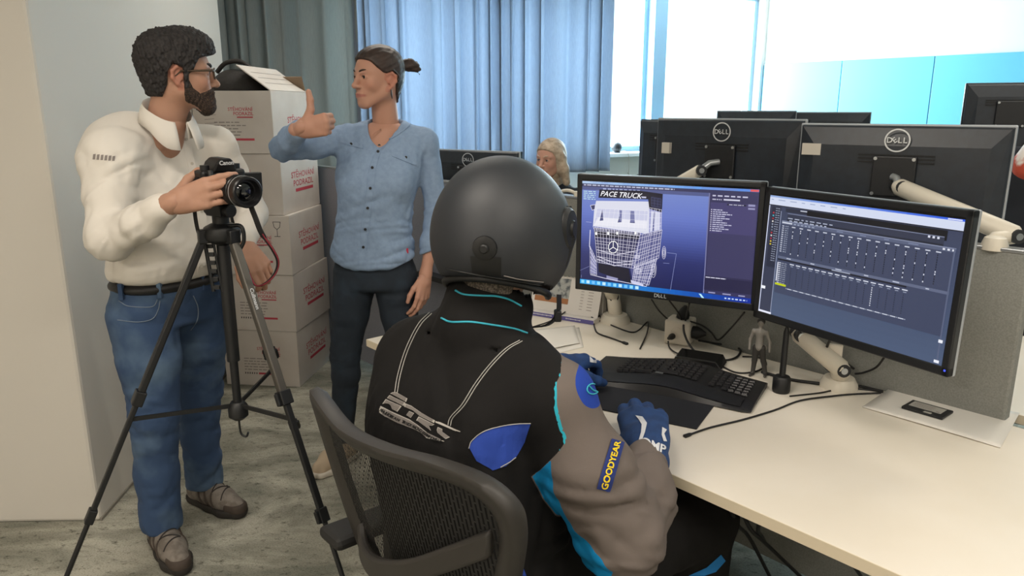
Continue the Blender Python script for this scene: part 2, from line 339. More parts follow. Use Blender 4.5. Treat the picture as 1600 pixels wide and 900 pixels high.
# ------------------------------------------------------------------ monitors
bez_m = mat('monitor_black_plastic', '15171B', .42, bump=(500, .08, .0006))
shell_m = mat('monitor_back_plastic', '1E242C', .38, noise=(40, '222932', .4, .6))
rim_m = mat('monitor_silver_rim', 'A4A9AE', .4, metal=.3)
logo_m = mat('logo_silver', 'D5D9DC', .35, metal=.3)
sticker_m = mat('paper_sticker', 'C9C3B8', .7)
vent_m = mat('vent_black', '0B0D10', .6)
screw_m = mat('screw_steel', 'B9BDC0', .3, metal=.9)
scr_m = emis_attr('screen_picture', .95)
def monitor(label, c, xd, W, H, bz=.017, tilt=0., rim=None, back_logo=True, sticker=None, shell=None, front_logo=True):
    c = Vector(c); xd = Vector((xd[0], xd[1], 0)).normalized(); yd = Vector((-xd.y, xd.x, 0))
    M = frame(c, xd, yd) @ Matrix.Rotation(-tilt, 4, 'X')
    t = thing('monitor', label, 'monitor', c - Vector((0, 0, H / 2)))
    mb = MB(M); y0, y1 = -.006, .022
    for x, z, w_, h_ in ((0, H / 2 - bz / 2, W, bz), (0, -H / 2 + bz * .65, W, bz * 1.3), (-W / 2 + bz / 2, 0, bz, H), (W / 2 - bz / 2, 0, bz, H)):
        mb.box((x, (y0 + y1) / 2, z), (w_, y1 - y0, h_))
    part(mb, 'bezel', bez_m, t, bevel=.003)
    mb = MB(M); mb.box((0, .017, 0), (W + .002, .012, H + .002)); part(mb, 'rim', rim or rim_m, t, bevel=.004)
    mb = MB(M); a, b = W / 2 - .003, H / 2 - .003; a2, b2 = W / 2 - .05, H / 2 - .06
    q = [(-a, .024, -b), (a, .024, -b), (a, .024, b), (-a, .024, b), (-a + .004, .032, -b + .004), (a - .004, .032, -b + .004), (a - .004, .032, b - .004), (-a + .004, .032, b - .004), (-a2, .052, -b2), (a2, .052, -b2), (a2, .048, b2), (-a2, .048, b2)]
    fs = [(3, 2, 1, 0), (8, 9, 10, 11)]
    for k in (0, 4):
        for i in range(4): fs.append((k + i, k + (i + 1) % 4, k + 4 + (i + 1) % 4, k + 4 + i))
    mb.add(q, fs); part(mb, 'back_shell', shell or shell_m, t, bevel=.003)
    mb = MB(M); mb.box((0, -.001, .002), (W - 2 * bz + .004, .006, H - 2 * bz)); sp = part(mb, 'screen', mat('screen_glass', '0A0C10', .18) if 'screen_glass' not in MATS else MATS['screen_glass'], t)
    B = M @ Matrix(((-1, 0, 0, 0), (0, -1, 0, 0), (0, 0, 1, 0), (0, 0, 0, 1)))     # seen from behind: x to the right, -y towards the viewer
    if back_logo:
        zc = H / 2 - .044; mb = MB(B); r = .034; n = 36; yy = -.0535
        vs = []; fs = []
        for i in range(n):
            a = 2 * math.pi * i / n
            for rr in (r, r - .0042): vs.append((rr * math.cos(a), yy, zc + rr * math.sin(a) * .96))
        for i in range(n): fs.append((2 * i, 2 * i + 1, 2 * ((i + 1) % n) + 1, 2 * ((i + 1) % n)))
        mb.add(vs, fs); dell(mb, 0, yy, zc, .0155)
        part(mb, 'logo', logo_m, t, 'silver ring logo reading DELL')
    if front_logo:
        mb = MB(M); dell(mb, 0, y0 - .0008, -H / 2 + bz * .65, .011); part(mb, 'logo', logo_m, t, 'small silver DELL lettering')
    mb = MB(B)
    for z in (-.02, -.03, -.04): mb.box((0, -.0515, z + .115), (.20, .002, .004))
    for x in (-.12, .12):
        for k in range(5): mb.box((x, -.0515, -.09 - k * .008), (.12, .002, .003))
    part(mb, 'vent', vent_m, t, kind='stuff')
    mb = MB(B); mb.box((0, -.056, .035), (.115, .012, .115)); pl = part(mb, 'mounting_plate', bez_m, t, bevel=.004)
    for x in (-.05, .05):
        for z in (-.05, .05): mb = MB(B); mb.cyl((x, -.060, z + .035), (x, -.065, z + .035), .005, seg=10); part(mb, 'screw', screw_m, pl)
    if sticker: mb = MB(B); mb.box((sticker[0], -.0345 if abs(sticker[0]) > W / 2 - .05 else -.05, sticker[1]), (sticker[2], .03, sticker[3])); part(mb, 'sticker', sticker_m, t, 'pale inventory sticker')
    return t, M, sp
def dell(mb, x, y, z, h):
    """the four letters with a tilted E"""
    wl = h * .86; x0 = x - 1.5 * wl
    for i, ch in enumerate('DELL'):
        vs, fs = text_geo(ch, h * 1.42, .02 * h, res=2); cx = x0 + i * wl; a = R(38) if ch == 'E' else 0
        mb.add([(cx + p[0] * math.cos(a) - p[1] * math.sin(a), y, z + p[0] * math.sin(a) + p[1] * math.cos(a)) for p in vs], fs)
class Screen:
    """flat picture shown on a monitor: coloured faces on the screen plane, in u (right), v (down)"""
    def __init__(s, M, W, H, quad=None):
        s.mb = MB(M); s.W = W; s.H = H; s.k = 0
        if quad:
            A_ = []; b_ = []
            for (x, y), (u_, v_) in zip(quad, ((0, 0), (1, 0), (1, 1), (0, 1))):
                A_ += [[x, y, 1, 0, 0, 0, -u_ * x, -u_ * y], [0, 0, 0, x, y, 1, -v_ * x, -v_ * y]]; b_ += [u_, v_]
            h = np.linalg.solve(np.array(A_, float), np.array(b_, float)); s.h = np.append(h, 1).reshape(3, 3)
    def uv(s, x, y): q = s.h @ np.array([x, y, 1.]); return q[0] / q[2], q[1] / q[2]
    def poly(s, uvs, col, dk=1):
        s.k += dk; y = -.0045 - .00004 * s.k; cl = lambda q: min(1, max(0, q))
        s.mb.col = tuple((c / 255) ** 2.2 for c in col) + (1,)
        s.mb.add([((cl(u_) - .5) * s.W, y, (.5 - cl(v_)) * s.H) for u_, v_ in uvs], [tuple(range(len(uvs)))])
    def rect(s, u0, v0, u1, v1, col, dk=1): s.poly([(u0, v0), (u1, v0), (u1, v1), (u0, v1)], col, dk)
    def P(s, pts, col, dk=1): s.poly([s.uv(*p) for p in pts], col, dk)
    def line(s, p, q, col, w_=.0022, dk=0):
        u0, v0 = p; u1, v1 = q; dx, dy = (u1 - u0) * s.W, (v1 - v0) * s.H; l = math.hypot(dx, dy) or 1; nx, ny = -dy / l * w_ / 2, dx / l * w_ / 2
        a, b = nx / s.W * .55, ny / s.H * .55
        s.poly([(u0 + a, v0 + b), (u1 + a, v1 + b), (u1 - a, v1 - b), (u0 - a, v0 - b)], col, dk)
    def L(s, pts, col, w_=.0022, closed=False):
        q = [s.uv(*p) for p in pts]; q = q + [q[0]] if closed else q; s.k += 1
        for a, b in zip(q, q[1:]): s.line(a, b, col, w_)
    def grid(s, c, nu, nv, col, w_=.002, j=0., seed=1):
        c = [np.array(s.uv(*p)) for p in c]; rnd = random.Random(seed); s.k += 1
        f = lambda a, b: (c[0] * (1 - a) + c[1] * a) * (1 - b) + (c[3] * (1 - a) + c[2] * a) * b
        for i in range(nu + 1): a = i / nu + (rnd.uniform(-j, j) / nu if 0 < i < nu else 0); s.line(f(a, 0), f(a, 1), col, w_)
        for i in range(nv + 1): b = i / nv + (rnd.uniform(-j, j) / nv if 0 < i < nv else 0); s.line(f(0, b), f(1, b), col, w_)
    def dashes(s, u0, u1, v, h_, col, seed, lo=.006, hi=.02, gap=.004):
        rnd = random.Random(seed); u_ = u0; s.k += 1
        while u_ < u1: d = rnd.uniform(lo, hi); s.rect(u_, v, min(u_ + d, u1), v + h_, col, 0); u_ += d + gap
    def text(s, txt, x, y, size, ang, col, bold=.0, shear=0.):
        vs, fs = text_geo(txt, 1, bold, shear, 2); u_, v_ = s.uv(x, y); s.k += 1; yy = -.0045 - .00004 * s.k; ca, sa = math.cos(ang), math.sin(ang)
        s.mb.col = tuple((c / 255) ** 2.2 for c in col) + (1,); X = (u_ - .5) * s.W; Z = (.5 - v_) * s.H
        s.mb.add([(X + size * (p[0] * ca - p[1] * sa), yy, Z + size * (p[0] * sa + p[1] * ca)) for p in vs], fs)
W24, H24 = .556, .361
t1, M1, S1 = monitor('glowing monitor showing the wireframe truck', (.4445, 2.157, 1.128), (.2345, -.13), W24, H24)
t2, M2, S2 = monitor('glowing monitor showing a spreadsheet-like table of numbers', (.815, 1.766, 1.117), (.275, -.505), W24, H24, tilt=R(2), front_logo=False)
sw, sh = W24 - .034, H24 - .042
# --- picture on the first screen
s = Screen(M1, sw, sh, [(115, 107), (997, 158), (963, 772), (115, 645)])
stops = [(0, (120, 140, 205)), (.3, (104, 122, 200)), (.5, (78, 92, 165)), (.7, (48, 54, 108)), (1, (34, 37, 80))]
for i in range(40):
    v_ = (i + .5) / 40
    for (a, ca), (b, cb) in zip(stops, stops[1:]):
        if a <= v_ <= b: k = (v_ - a) / (b - a); col = tuple(ca[j] * (1 - k) + cb[j] * k for j in range(3))
    s.rect(0, i / 40, 1, (i + 1) / 40, col, 0)
for i in range(20): k = i / 19; s.rect(i / 20, 0, (i + 1) / 20, .022, (205 - 150 * k, 232 - 95 * k, 255 - 15 * k), 0)
s.k += 1; s.rect(.955, .002, .998, .02, (225, 90, 90))
s.rect(0, .022, 1, .05, (58, 58, 92)); s.dashes(.01, .55, .03, .011, (190, 195, 220), 1, .012, .03, .006)
s.rect(0, .05, .745, .082, (84, 92, 140)); s.dashes(.13, .36, .058, .016, (170, 180, 220), 2, .01, .02, .01)
for i in range(5): s.dashes(.01, .085, .092 + i * .018, .008, (190, 225, 235), 5 + i, .01, .03, .006)
s.rect(.745, .05, 1, .965, (58, 56, 92)); s.rect(.752, .13, .995, .40, (72, 68, 112)); s.rect(.752, .40, .995, .80, (64, 62, 98)); s.rect(.74, .05, .746, .965, (120, 122, 165))
s.dashes(.76, .95, .065, .012, (200, 200, 225), 21, .015, .03, .01); s.rect(.82, .095, .905, .108, (215, 215, 235)); s.dashes(.76, .81, .098, .01, (190, 190, 215), 22)
s.rect(.84, .135, .94, .15, (38, 38, 64)); s.dashes(.85, .93, .139, .007, (190, 190, 215), 23); s.rect(.95, .13, .985, .148, (150, 150, 190)); s.rect(.95, .16, .985, .175, (150, 150, 190))
for i in range(11): s.rect(.757, .19 + i * .0185, .762, .198 + i * .0185, (235, 235, 250), 0); s.dashes(.768, .80 + .05 * ((i * 7) % 5) / 4 + .02, .19 + i * .0185, .008, (200, 200, 228), 30 + i, .01, .025, .003)
s.rect(.745, .79, 1, .795, (40, 38, 62)); s.rect(.745, .80, 1, .92, (44, 42, 72)); s.dashes(.75, .86, .80, .008, (215, 215, 235), 50, .02, .03, .003); s.dashes(.77, .98, .935, .012, (150, 150, 190), 51, .03, .06, .04)
for i in range(24): k = i / 23; s.rect(i / 24, .955, (i + 1) / 24, 1, (40 - 22 * k, 165 - 115 * k, 240 - 85 * k), 0)
s.k += 1
for i in range(11): s.rect(.008 + i * .034, .962, .028 + i * .034, .992, [(150, 225, 255), (200, 240, 255), (120, 200, 255)][i % 3], 0)
s.P([(700, 712), (712, 714), (728, 738), (716, 736)], (190, 240, 255)); s.dashes(.86, .98, .972, .012, (200, 220, 255), 60, .008, .016, .008)
Wt = (236, 234, 252); Dk = (26, 26, 46)
s.P([(185, 212), (445, 218), (452, 262), (448, 392), (402, 384), (172, 345), (176, 260)], (222, 224, 240))
s.P([(192, 252), (440, 268), (434, 362), (176, 340)], (206, 208, 234)); s.P([(196, 300), (436, 322), (434, 362), (176, 340)], (236, 236, 248))
for a, b, c in (((216, 258), (204, 318), (222, 316)), ((308, 262), (292, 328), (312, 326)), ((360, 266), (352, 330), (378, 332))): s.P([a, c, b], (80, 84, 130))
s.P([(300, 262), (312, 264), (312, 322), (302, 322)], (120, 124, 170)); s.P([(352, 266), (372, 268), (376, 326), (354, 326)], (120, 124, 170))
s.P([(445, 250), (508, 262), (506, 384), (446, 392)], (150, 154, 205)); s.P([(456, 268), (500, 276), (500, 368), (452, 378)], (214, 216, 238)); s.P([(470, 272), (476, 273), (472, 374), (464, 375)], (90, 95, 150))
s.P([(200, 152), (398, 160), (512, 178), (509, 276), (446, 256), (440, 206), (196, 196)], Dk); s.P([(404, 190), (430, 192), (430, 200), (410, 199)], (200, 200, 225))
s.P([(455, 190), (505, 200), (503, 262), (455, 246)], (40, 42, 70)); s.grid([(455, 195), (505, 205), (503, 250), (455, 240)], 3, 3, (90, 95, 140), .001)
s.text('PACE TRUCK', 303, 182, .0218, R(-.5), (250, 250, 255), .012, .32)
s.P([(176, 352), (404, 384), (402, 470), (372, 572), (196, 538)], (54, 54, 92)); s.P([(182, 372), (400, 394), (400, 420), (182, 402)], (30, 30, 52))
s.P([(202, 540), (352, 572), (366, 652), (205, 588)], (26, 26, 46))
s.P([(165, 460), (190, 530), (196, 600), (165, 592)], (110, 112, 165)); s.P([(402, 396), (512, 368), (505, 480), (452, 660), (372, 640), (360, 575)], (88, 90, 140))
s.grid([(178, 352), (406, 382), (376, 572), (198, 536)], 15, 11, Wt, .0017, .25, 3); s.grid([(172, 345), (404, 380), (404, 398), (178, 362)], 18, 2, Wt, .0015, .2, 4)
s.grid([(190, 252), (442, 268), (436, 372), (174, 345)], 12, 4, (250, 250, 255), .001, .3, 5)
s.grid([(404, 394), (512, 368), (498, 520), (380, 570)], 9, 9, Wt, .0017, .3, 6); s.grid([(380, 560), (490, 520), (452, 662), (370, 636)], 9, 9, Wt, .0019, .3, 7)
s.grid([(448, 250), (508, 262), (508, 372), (446, 394)], 5, 5, Wt, .0016, .2, 8); s.grid([(160, 450), (192, 520), (196, 604), (164, 594)], 4, 8, Wt, .0017, .3, 9)
for (a, b) in (((198, 505), (282, 540)), ((282, 540), (380, 530)), ((196, 470), (284, 500)), ((284, 500), (390, 478)), ((196, 520), (280, 556)), ((280, 556), (376, 546))): s.L([a, b], Wt, .003)
s.P([(244, 606), (300, 622), (298, 640), (244, 624)], (150, 150, 190)); s.P([(362, 632), (426, 656), (424, 668), (366, 648)], (210, 210, 240))
s.L([(165, 600), (240, 622), (360, 650), (440, 668), (460, 600)], Wt, .003); s.L([(160, 365), (158, 450), (164, 470)], Wt, .004); s.P([(158, 236), (182, 232), (180, 256), (168, 262)], (60, 62, 100)); s.L([(158, 236), (182, 232), (180, 256), (168, 262)], Wt, .0025, True)
for cx, cy, rx, ry in ((474, 576, 13, 46), (524, 490, 9, 34), (398, 584, 16, 15), (392, 510, 14, 10)):
    for kk in (1, .7, .4): s.L([(cx + rx * kk * math.cos(a), cy + ry * kk * math.sin(a)) for a in np.linspace(0, 6.28, 18)], Wt, .0017, True)
for x in (248, 292, 382, 190): s.P([(x - 5, 376), (x + 5, 377), (x + 5, 392), (x - 5, 391)], (255, 255, 255))
sc_ = [(274 + 23 * math.cos(a), 457 + 31 * math.sin(a)) for a in np.linspace(0, 6.283, 25)]
s.P(sc_, (56, 58, 98)); s.L(sc_, (255, 255, 255), .0042, True)
for a in (-90, 30, 150): s.L([(274, 457), (274 + 22 * math.cos(R(a)), 457 + 29 * math.sin(R(a)))], (255, 255, 255), .0042)
s.L([(540, 490), (586, 497), (560, 690)], (150, 160, 210), .0018); s.L([(115, 577), (160, 556)], (150, 160, 210), .0015); s.L([(122, 600), (122, 615)], (160, 170, 220), .0015); s.L([(140, 322), (166, 325)], (180, 185, 225), .002); s.L([(522, 545), (552, 548)], (150, 160, 210), .0018)
part(s.mb, 'screen_picture', scr_m, S1, 'wireframe truck drawn white on a blue gradient, PACE TRUCK on its roof sign')
# --- picture on the second screen
s = Screen(M2, sw, sh)
for i in range(20): k = i / 19; s.rect(0, i / 20, 1, (i + 1) / 20, (62 + 16 * k, 68 + 24 * k, 92 + 28 * k), 0)
s.k += 1
for i in range(16): k = i / 15; s.rect(i / 16, 0, (i + 1) / 16, .014, (150 - 100 * k, 175 - 80 * k, 225 + 5 * k), 0)
s.k += 1; s.rect(0, .014, 1, .075, (214, 222, 245)); s.dashes(.01, .45, .03, .006, (150, 165, 200), 1, .01, .05, .03); s.rect(0, .075, 1, .082, (30, 33, 45)); s.rect(.93, .003, .99, .011, (225, 230, 255))
s.rect(0, .082, .082, 1, (58, 63, 84)); s.rect(0, .082, .006, .985, (205, 212, 238)); s.rect(.079, .12, .083, 1, (150, 158, 185)); s.rect(0, .982, .085, 1, (235, 238, 255)); s.rect(.002, .77, .03, .795, (245, 248, 255))
s.rect(.02, .09, .075, .60, (46, 50, 68)); icol = [(200, 60, 70), (90, 190, 210), (190, 60, 60), (230, 225, 220), (150, 160, 180), (150, 160, 180), (120, 130, 150), (190, 60, 70), (235, 235, 235), (190, 60, 80), (235, 200, 60), (220, 200, 50)]
for i, c in enumerate(icol): s.rect(.028, .135 + i * .024, .038, .148 + i * .024, c, 0)
for i in range(24): s.dashes(.046, .072, .10 + i * .019, .006, (150, 158, 180), 80 + i, .008, .016, .003)
s.rect(.11, .09, .24, .12, (46, 50, 66)); s.rect(.24, .085, .94, .155, (22, 24, 32)); s.rect(.20, .092, .24, .1, (200, 205, 220))
s.rect(.125, .13, .93, .20, (54, 59, 78)); s.L = None
s.rect(.125, .128, .93, .134, (120, 128, 155)); s.dashes(.13, .40, .165, .008, (170, 178, 200), 2, .012, .03, .012); s.rect(.125, .18, .93, .196, (40, 44, 58)); s.dashes(.14, .36, .184, .008, (180, 188, 210), 3, .014, .03, .01)
for u_ in (.86, .88, .90): s.rect(u_, .135, u_ + .01, .15, (220, 224, 240), 0)
s.rect(.095, .195, .985, .80, (66, 73, 98)); s.rect(.095, .193, .985, .20, (130, 138, 165)); s.rect(.095, .20, .985, .222, (90, 98, 124)); s.rect(.097, .203, .16, .215, (200, 206, 222)); s.dashes(.17, .30, .206, .01, (150, 160, 185), 4, .012, .02, .008); s.dashes(.42, .9, .206, .008, (120, 130, 160), 9, .02, .05, .09)
for u_ in (.93, .95, .97): s.rect(u_, .203, u_ + .01, .216, (225, 228, 240), 0)
rnd = random.Random(4)
for i in range(13): s.rect(.10, .232 + i * .0175, .112, .242 + i * .0175, (180, 186, 205), 0); s.dashes(.12, .14, .233 + i * .0175, .007, (150, 158, 180), 200 + i, .008, .014, .004)
for c in range(17):
    u_ = .165 + c * .0465; s.rect(u_ - .004, .232, u_ + .018, .24, (205, 210, 226), 0)
    for i in range(13): s.rect(u_ + .003, .252 + i * .0165, u_ + .0075, .262 + i * .0165, (225, 228, 240) if rnd.random() < .22 else (34, 37, 50), 0)
s.k += 1; s.rect(.095, .487, .985, .508, (98, 106, 132)); s.dashes(.15, .9, .493, .008, (190, 196, 215), 7, .02, .04, .12); s.rect(.095, .508, .80, .522, (36, 39, 52)); s.rect(.42, .505, .52, .515, (150, 158, 180))
for i in range(11): s.rect(.105, .54 + i * .0165, .118, .548 + i * .0165, (205, 210, 225), 0); s.dashes(.122, .155, .541 + i * .0165, .006, (150, 156, 175), 300 + i, .01, .02, .004)
s.rect(.097, .54, .103, .70, (230, 232, 245)); s.rect(.095, .715, .165, .732, (196, 208, 30))
for c in range(17):
    u_ = .175 + c * .038; s.rect(u_, .535, u_ + .026, .543, (215, 220, 235), 0); s.rect(u_ + .006, .552, u_ + .022, .558, (150, 158, 180), 0)
    for i in range(9): s.rect(u_ + .008, .572 + i * .0165, u_ + .012, .581 + i * .0165, (235, 238, 250) if c == 12 else (46, 50, 66), 0)
    s.rect(u_, .742, u_ + .026, .749, (200, 206, 222), 0)
s.k += 1
for i in range(18): s.rect(.165 + i * .038, .7415, .165 + i * .038 + .007, .749, (140, 148, 170), 0)
s.rect(.978, .195, .985, .98, (92, 100, 126)); s.rect(.974, .82, .992, .842, (240, 242, 252)); s.rect(.968, .965, .990, .985, (240, 242, 252))
part(s.mb, 'screen_picture', scr_m, S2, 'dark table of small figures with one yellow cell')
mb = MB(M2); mb.box((W24 / 2 - .008, -.0065, -H24 / 2 + .014), (.004, .001, .004)); m_ = mat('power_led_blue', '3040FF', .4); m_.node_tree.nodes['Principled BSDF'].inputs['Emission Color'].default_value = (.1, .15, 1, 1); m_.node_tree.nodes['Principled BSDF'].inputs['Emission Strength'].default_value = .8
part(mb, 'power_light', m_, t2)

# monitors on the far desk, seen from behind (their x axis runs to their own right)
def far_monitor(label, pl, pr, zl, zr, W, H, **k):
    """pl, pr: pixels of the top left and top right corner, zl / zr the camera depths there"""
    a = EYE + ray(*pl) * zl; b = EYE + ray(*pr) * zr; c = (a + b) / 2; d = Vector((b.x - a.x, b.y - a.y, 0)).normalized()
    return monitor(label, (c.x, c.y, (a.z + b.z) / 2 - H / 2), (-d.x, -d.y), W, H, front_logo=False, **k)
tB, MBk, _ = far_monitor('large black monitor seen from behind, nearest the right edge of the picture', (1252, 190), (1598, 199), 2.31, 1.97, .556, .361, sticker=(-.235, .105, .055, .034))
tA, MAk, _ = far_monitor('black monitor seen from behind at the left of the largest far monitor', (1047, 184), (1248, 187), 2.75, 2.42, .56, .36, sticker=(-.215, .075, .032, .038))
tC, _, _ = far_monitor('black monitor back peeping over the partition left of the racing helmet', (672, 230), (815, 239), 3.72, 3.45, .54, .17 + .16)
tD, _, _ = far_monitor('distant dark monitor top behind the far desk, left of two', (1125, 172), (1241, 174), 4.9, 4.75, .49, .32, back_logo=False)
tE, _, _ = far_monitor('distant dark monitor top behind the far desk, right of two', (1244, 174), (1356, 176), 4.8, 4.65, .46, .32, back_logo=False)
tF, _, _ = far_monitor('tall dark monitor back at the upper right edge against the blue panels', (1525, 129), (1640, 130), 3.35, 3.25, .36, .34, back_logo=False, rim=MATS['monitor_black_plastic'])
tG, _, _ = far_monitor('black monitor edge jutting out behind the left side of a far monitor', (1012, 190), (1100, 184), 3.5, 3.2, .40, .33, back_logo=False, rim=MATS['monitor_black_plastic'])

# ------------------------------------------------------------------ monitor arms
arm_m = mat('cream_monitor_arm', 'DAD3C4', .4)
def arm(label, foot, pts, r, tip, foot_r=.045, mat_=None):
    t = thing('monitor_stand', label, 'monitor stand', foot)
    mb = MB(); mb.lathe(foot, [(foot_r, 0), (foot_r, .012), (foot_r * .8, .03), (foot_r * .55, .034)], 24); part(mb, 'base', arm_m, t, smooth=40)
    for i, (a, b) in enumerate(zip(pts, pts[1:])):
        a = Vector(a); b = Vector(b); d = (b - a).normalized(); mb = MB(); rr = r[i] if isinstance(r, list) else r
        mb.tube([a - d * rr * .6, a, b, b + d * rr * .6], [rr * .55, rr, rr * .92, rr * .5], 14); part(mb, 'link', arm_m, t, smooth=50)
    for p in pts[1:]:
        mb = MB(); mb.cyl(Vector(p) - Vector((0, .022, 0)), Vector(p) + Vector((0, .022, 0)), .018); j = part(mb, 'joint', dark_m, t, smooth=40)
        mb = MB(); mb.cyl(Vector(p) - Vector((0, .024, 0)), Vector(p) - Vector((0, .021, 0)), .009); part(mb, 'bolt', screw_m, j)
    mb = MB(); mb.tube([pts[-1], (Vector(pts[-1]) + Vector(tip)) / 2 + Vector((0, 0, .01)), tip], .011, 10); part(mb, 'neck', alu_m, t, smooth=60)
    return t
def onperp(px, py, t_):
    d = ray(px, py); k = (t_ + DA.dot(DV)) / (d.x * DV.x + d.y * DV.y); return EYE + d * k
def mpt(M, x, y, z): return M @ Vector((x, y, z))
arm('cream monitor arm clamped on top of the partition at its right end', onperp(1553, 390, .875), [onperp(1553, 372, .89), onperp(1584, 368, .94), onperp(1405, 292, 1.0)], [.016, .026, .026], mpt(MBk, 0, .06, .035), .03)
arm('cream monitor arm behind the truck monitor, reaching up left of a far monitor', D(.10, .96, DESK), [D(.10, .96, DESK + .05), onperp(1050, 292, .96), onperp(1094, 266, .98)], [.018, .022, .024], mpt(MAk, 0, .06, .035))
arm('cream monitor arm standing behind the truck monitor', PZ(961, 503, DESK), [PZ(961, 503, DESK) + Vector((0, 0, .03)), PZ(961, 503, DESK) + Vector((-.01, 0, .10)), PZ(961, 503, DESK) + Vector((-.06, -.05, .19))], [.026, .026, .024], mpt(M1, 0, .06, -.03), .055)
arm('cream monitor arm standing behind the table monitor', PZ(1310, 605, DESK), [PZ(1310, 605, DESK) + Vector((0, 0, .03)), PZ(1314, 576, DESK + .07), PZ(1248, 522, DESK + .15)], [.026, .026, .026], mpt(M2, 0, .06, -.03), .05)

mb = MB(); mb.tube(catmull([onperp(874, 305, .875), onperp(878, 299, .875), onperp(890, 298, .875), onperp(903, 304, .875)]), .007, 8); mb.box(onperp(903, 303, .875), (.03, .03, .02)); solo(mb, 'cable_clip', arm_m, 'small white curved clip on top of the partition beside the helmet', 'clip', onperp(890, 305, .875), smooth=50)
# ------------------------------------------------------------------ moving boxes
card_m = mat('white_cardboard', 'CFC8C0', .85, noise=(5, 'C4BBB2', .35, .7), bump=(120, .06, .001))
cardin_m = mat('brown_cardboard_inside', '8A7762', .9)
print_red = mat('red_print', 'B8404E', .8); print_grey = mat('grey_print', '8C8480', .85); print_dark = mat('dark_print', '4A4646', .85)
seam_card = mat('cardboard_seam', '6E655C', .9)
BX = Vector((.993, -.115, 0)).normalized(); BY = Vector((.115, .993, 0)).normalized()
WB, DBX, HB = .425, .50, .318
def moving_box(i, corner, yaw, label, opened=False):
    c0 = Vector(corner); rx = rotz(yaw) @ BX; ry = rotz(yaw) @ BY
    M = frame(c0 - rx * WB / 2 + ry * DBX / 2, rx, ry); t = thing('moving_box', label, 'cardboard box', M.translation, 'white moving boxes in the stack')
    mb = MB(M); th = .006; h = HB - .004
    for c, d in (((0, -DBX / 2 + th / 2, h / 2), (WB, th, h)), ((0, DBX / 2 - th / 2, h / 2), (WB, th, h)), ((-WB / 2 + th / 2, 0, h / 2), (th, DBX - 2 * th, h)), ((WB / 2 - th / 2, 0, h / 2), (th, DBX - 2 * th, h)), ((0, 0, th / 2), (WB - 2 * th, DBX - 2 * th, th))): mb.box(c, d)
    part(mb, 'carton', card_m, t, bevel=.0015)
    if opened:
        def flap(p0, p1, out, up, l, n_=1):
            p0 = Vector(p0); p1 = Vector(p1); e = (Vector(out) * math.cos(up) + Vector((0, 0, 1)) * math.sin(up)) * l
            mb = MB(M); nn = (p1 - p0).cross(e).normalized() * .005; mb.prism([p0, p1, p1 + e, p0 + e], nn); return mb
        part(flap((WB / 2 - .004, -DBX / 2 + .004, h), (WB / 2 - .004, DBX / 2 - .004, h), (-1, 0, 0), R(36), .21), 'flap', card_m, t, 'white lid flap standing half open')
        part(flap((-WB / 2 + .004, DBX / 2 - .004, h), (WB / 2 - .004, DBX / 2 - .004, h), (0, -1, 0), R(60), .10), 'flap', cardin_m, t, 'brown inner side of a flap')
        part(flap((-WB / 2 + .004, -DBX / 2 + .004, h), (-WB / 2 + .004, DBX / 2 - .004, h), (1, 0, 0), R(-78), .17), 'flap', card_m, t)
        mb = MB(M)          # faint print on the raised flap
        e = Vector((-math.cos(R(36)), 0, math.sin(R(36)))); nn = Vector((math.sin(R(36)), 0, math.cos(R(36)))) * .006
        for k in range(3):
            p = Vector((WB / 2 - .004, 0, h)) + e * (.06 + .045 * k) + nn; mb.prism([p + Vector((0, -.19, 0)), p + Vector((0, .19, 0)), p + Vector((0, .19, 0)) + e * .003, p + Vector((0, -.19, 0)) + e * .003], nn * .02)
        part(mb, 'print', print_grey, t)
    else:
        for sgn in (-1, 1):
            mb = MB(M); mb.box((sgn * (WB / 4), 0, HB - .003), (WB / 2 - .002, DBX - .002, .005)); part(mb, 'flap', card_m, t)
    # print: front and right side
    F = M @ Matrix(((1, 0, 0, 0), (0, 1, 0, -DBX / 2 - .0006), (0, 0, 1, 0), (0, 0, 0, 1)))
    S = M @ Matrix(((0, -1, 0, WB / 2 + .0006), (1, 0, 0, 0), (0, 0, 1, 0), (0, 0, 0, 1)))
    def strip(m_, x0, x1, z0, z1, sk=0): m_.add([(x0, 0, z0), (x1, 0, z0 + sk), (x1, 0, z1 + sk), (x0, 0, z1)], [(0, 1, 2, 3)])
    def txt(m_, s_, x, z, size, sx=1., b=.01): vs, fs = text_geo(s_, size, b * size, res=2); m_.add([(x + p[0] * sx, 0, z + p[1]) for p in vs], fs)
    red = MB(F); grey = MB(F); dark = MB(F); x0 = .045 if i != 3 else -.02
    zl = .222 if i >= 3 else (.20 if i == 2 else .215)
    txt(red, 'STĚHOVÁNÍ', x0, zl, .024); txt(red, 'PODRAZIL', x0 + .015, zl - .022, .024, .95); strip(red, x0 - .02, x0 + .065, zl - .042, zl - .036)
    rnd = random.Random(i + 5)
    for k in range(5 if i in (0, 1, 4) else 3):
        z = .155 - .016 * k; x = -.10
        while x < .02 + .05 * rnd.random(): d = rnd.uniform(.01, .035); strip(grey, x, x + d, z, z + .005); x += d + .006
    strip(red, -.02, .11, .066, .077)
    for k in range(6): strip(dark, -.10 + k * .013, -.094 + k * .013, .066, .076, .002)
    if i == 4:
        for k in range(4): strip(grey, -.15, -.10 + .02 * rnd.random(), .21 - k * .02, .2125 - k * .02, .004)
    sym = MB(F)
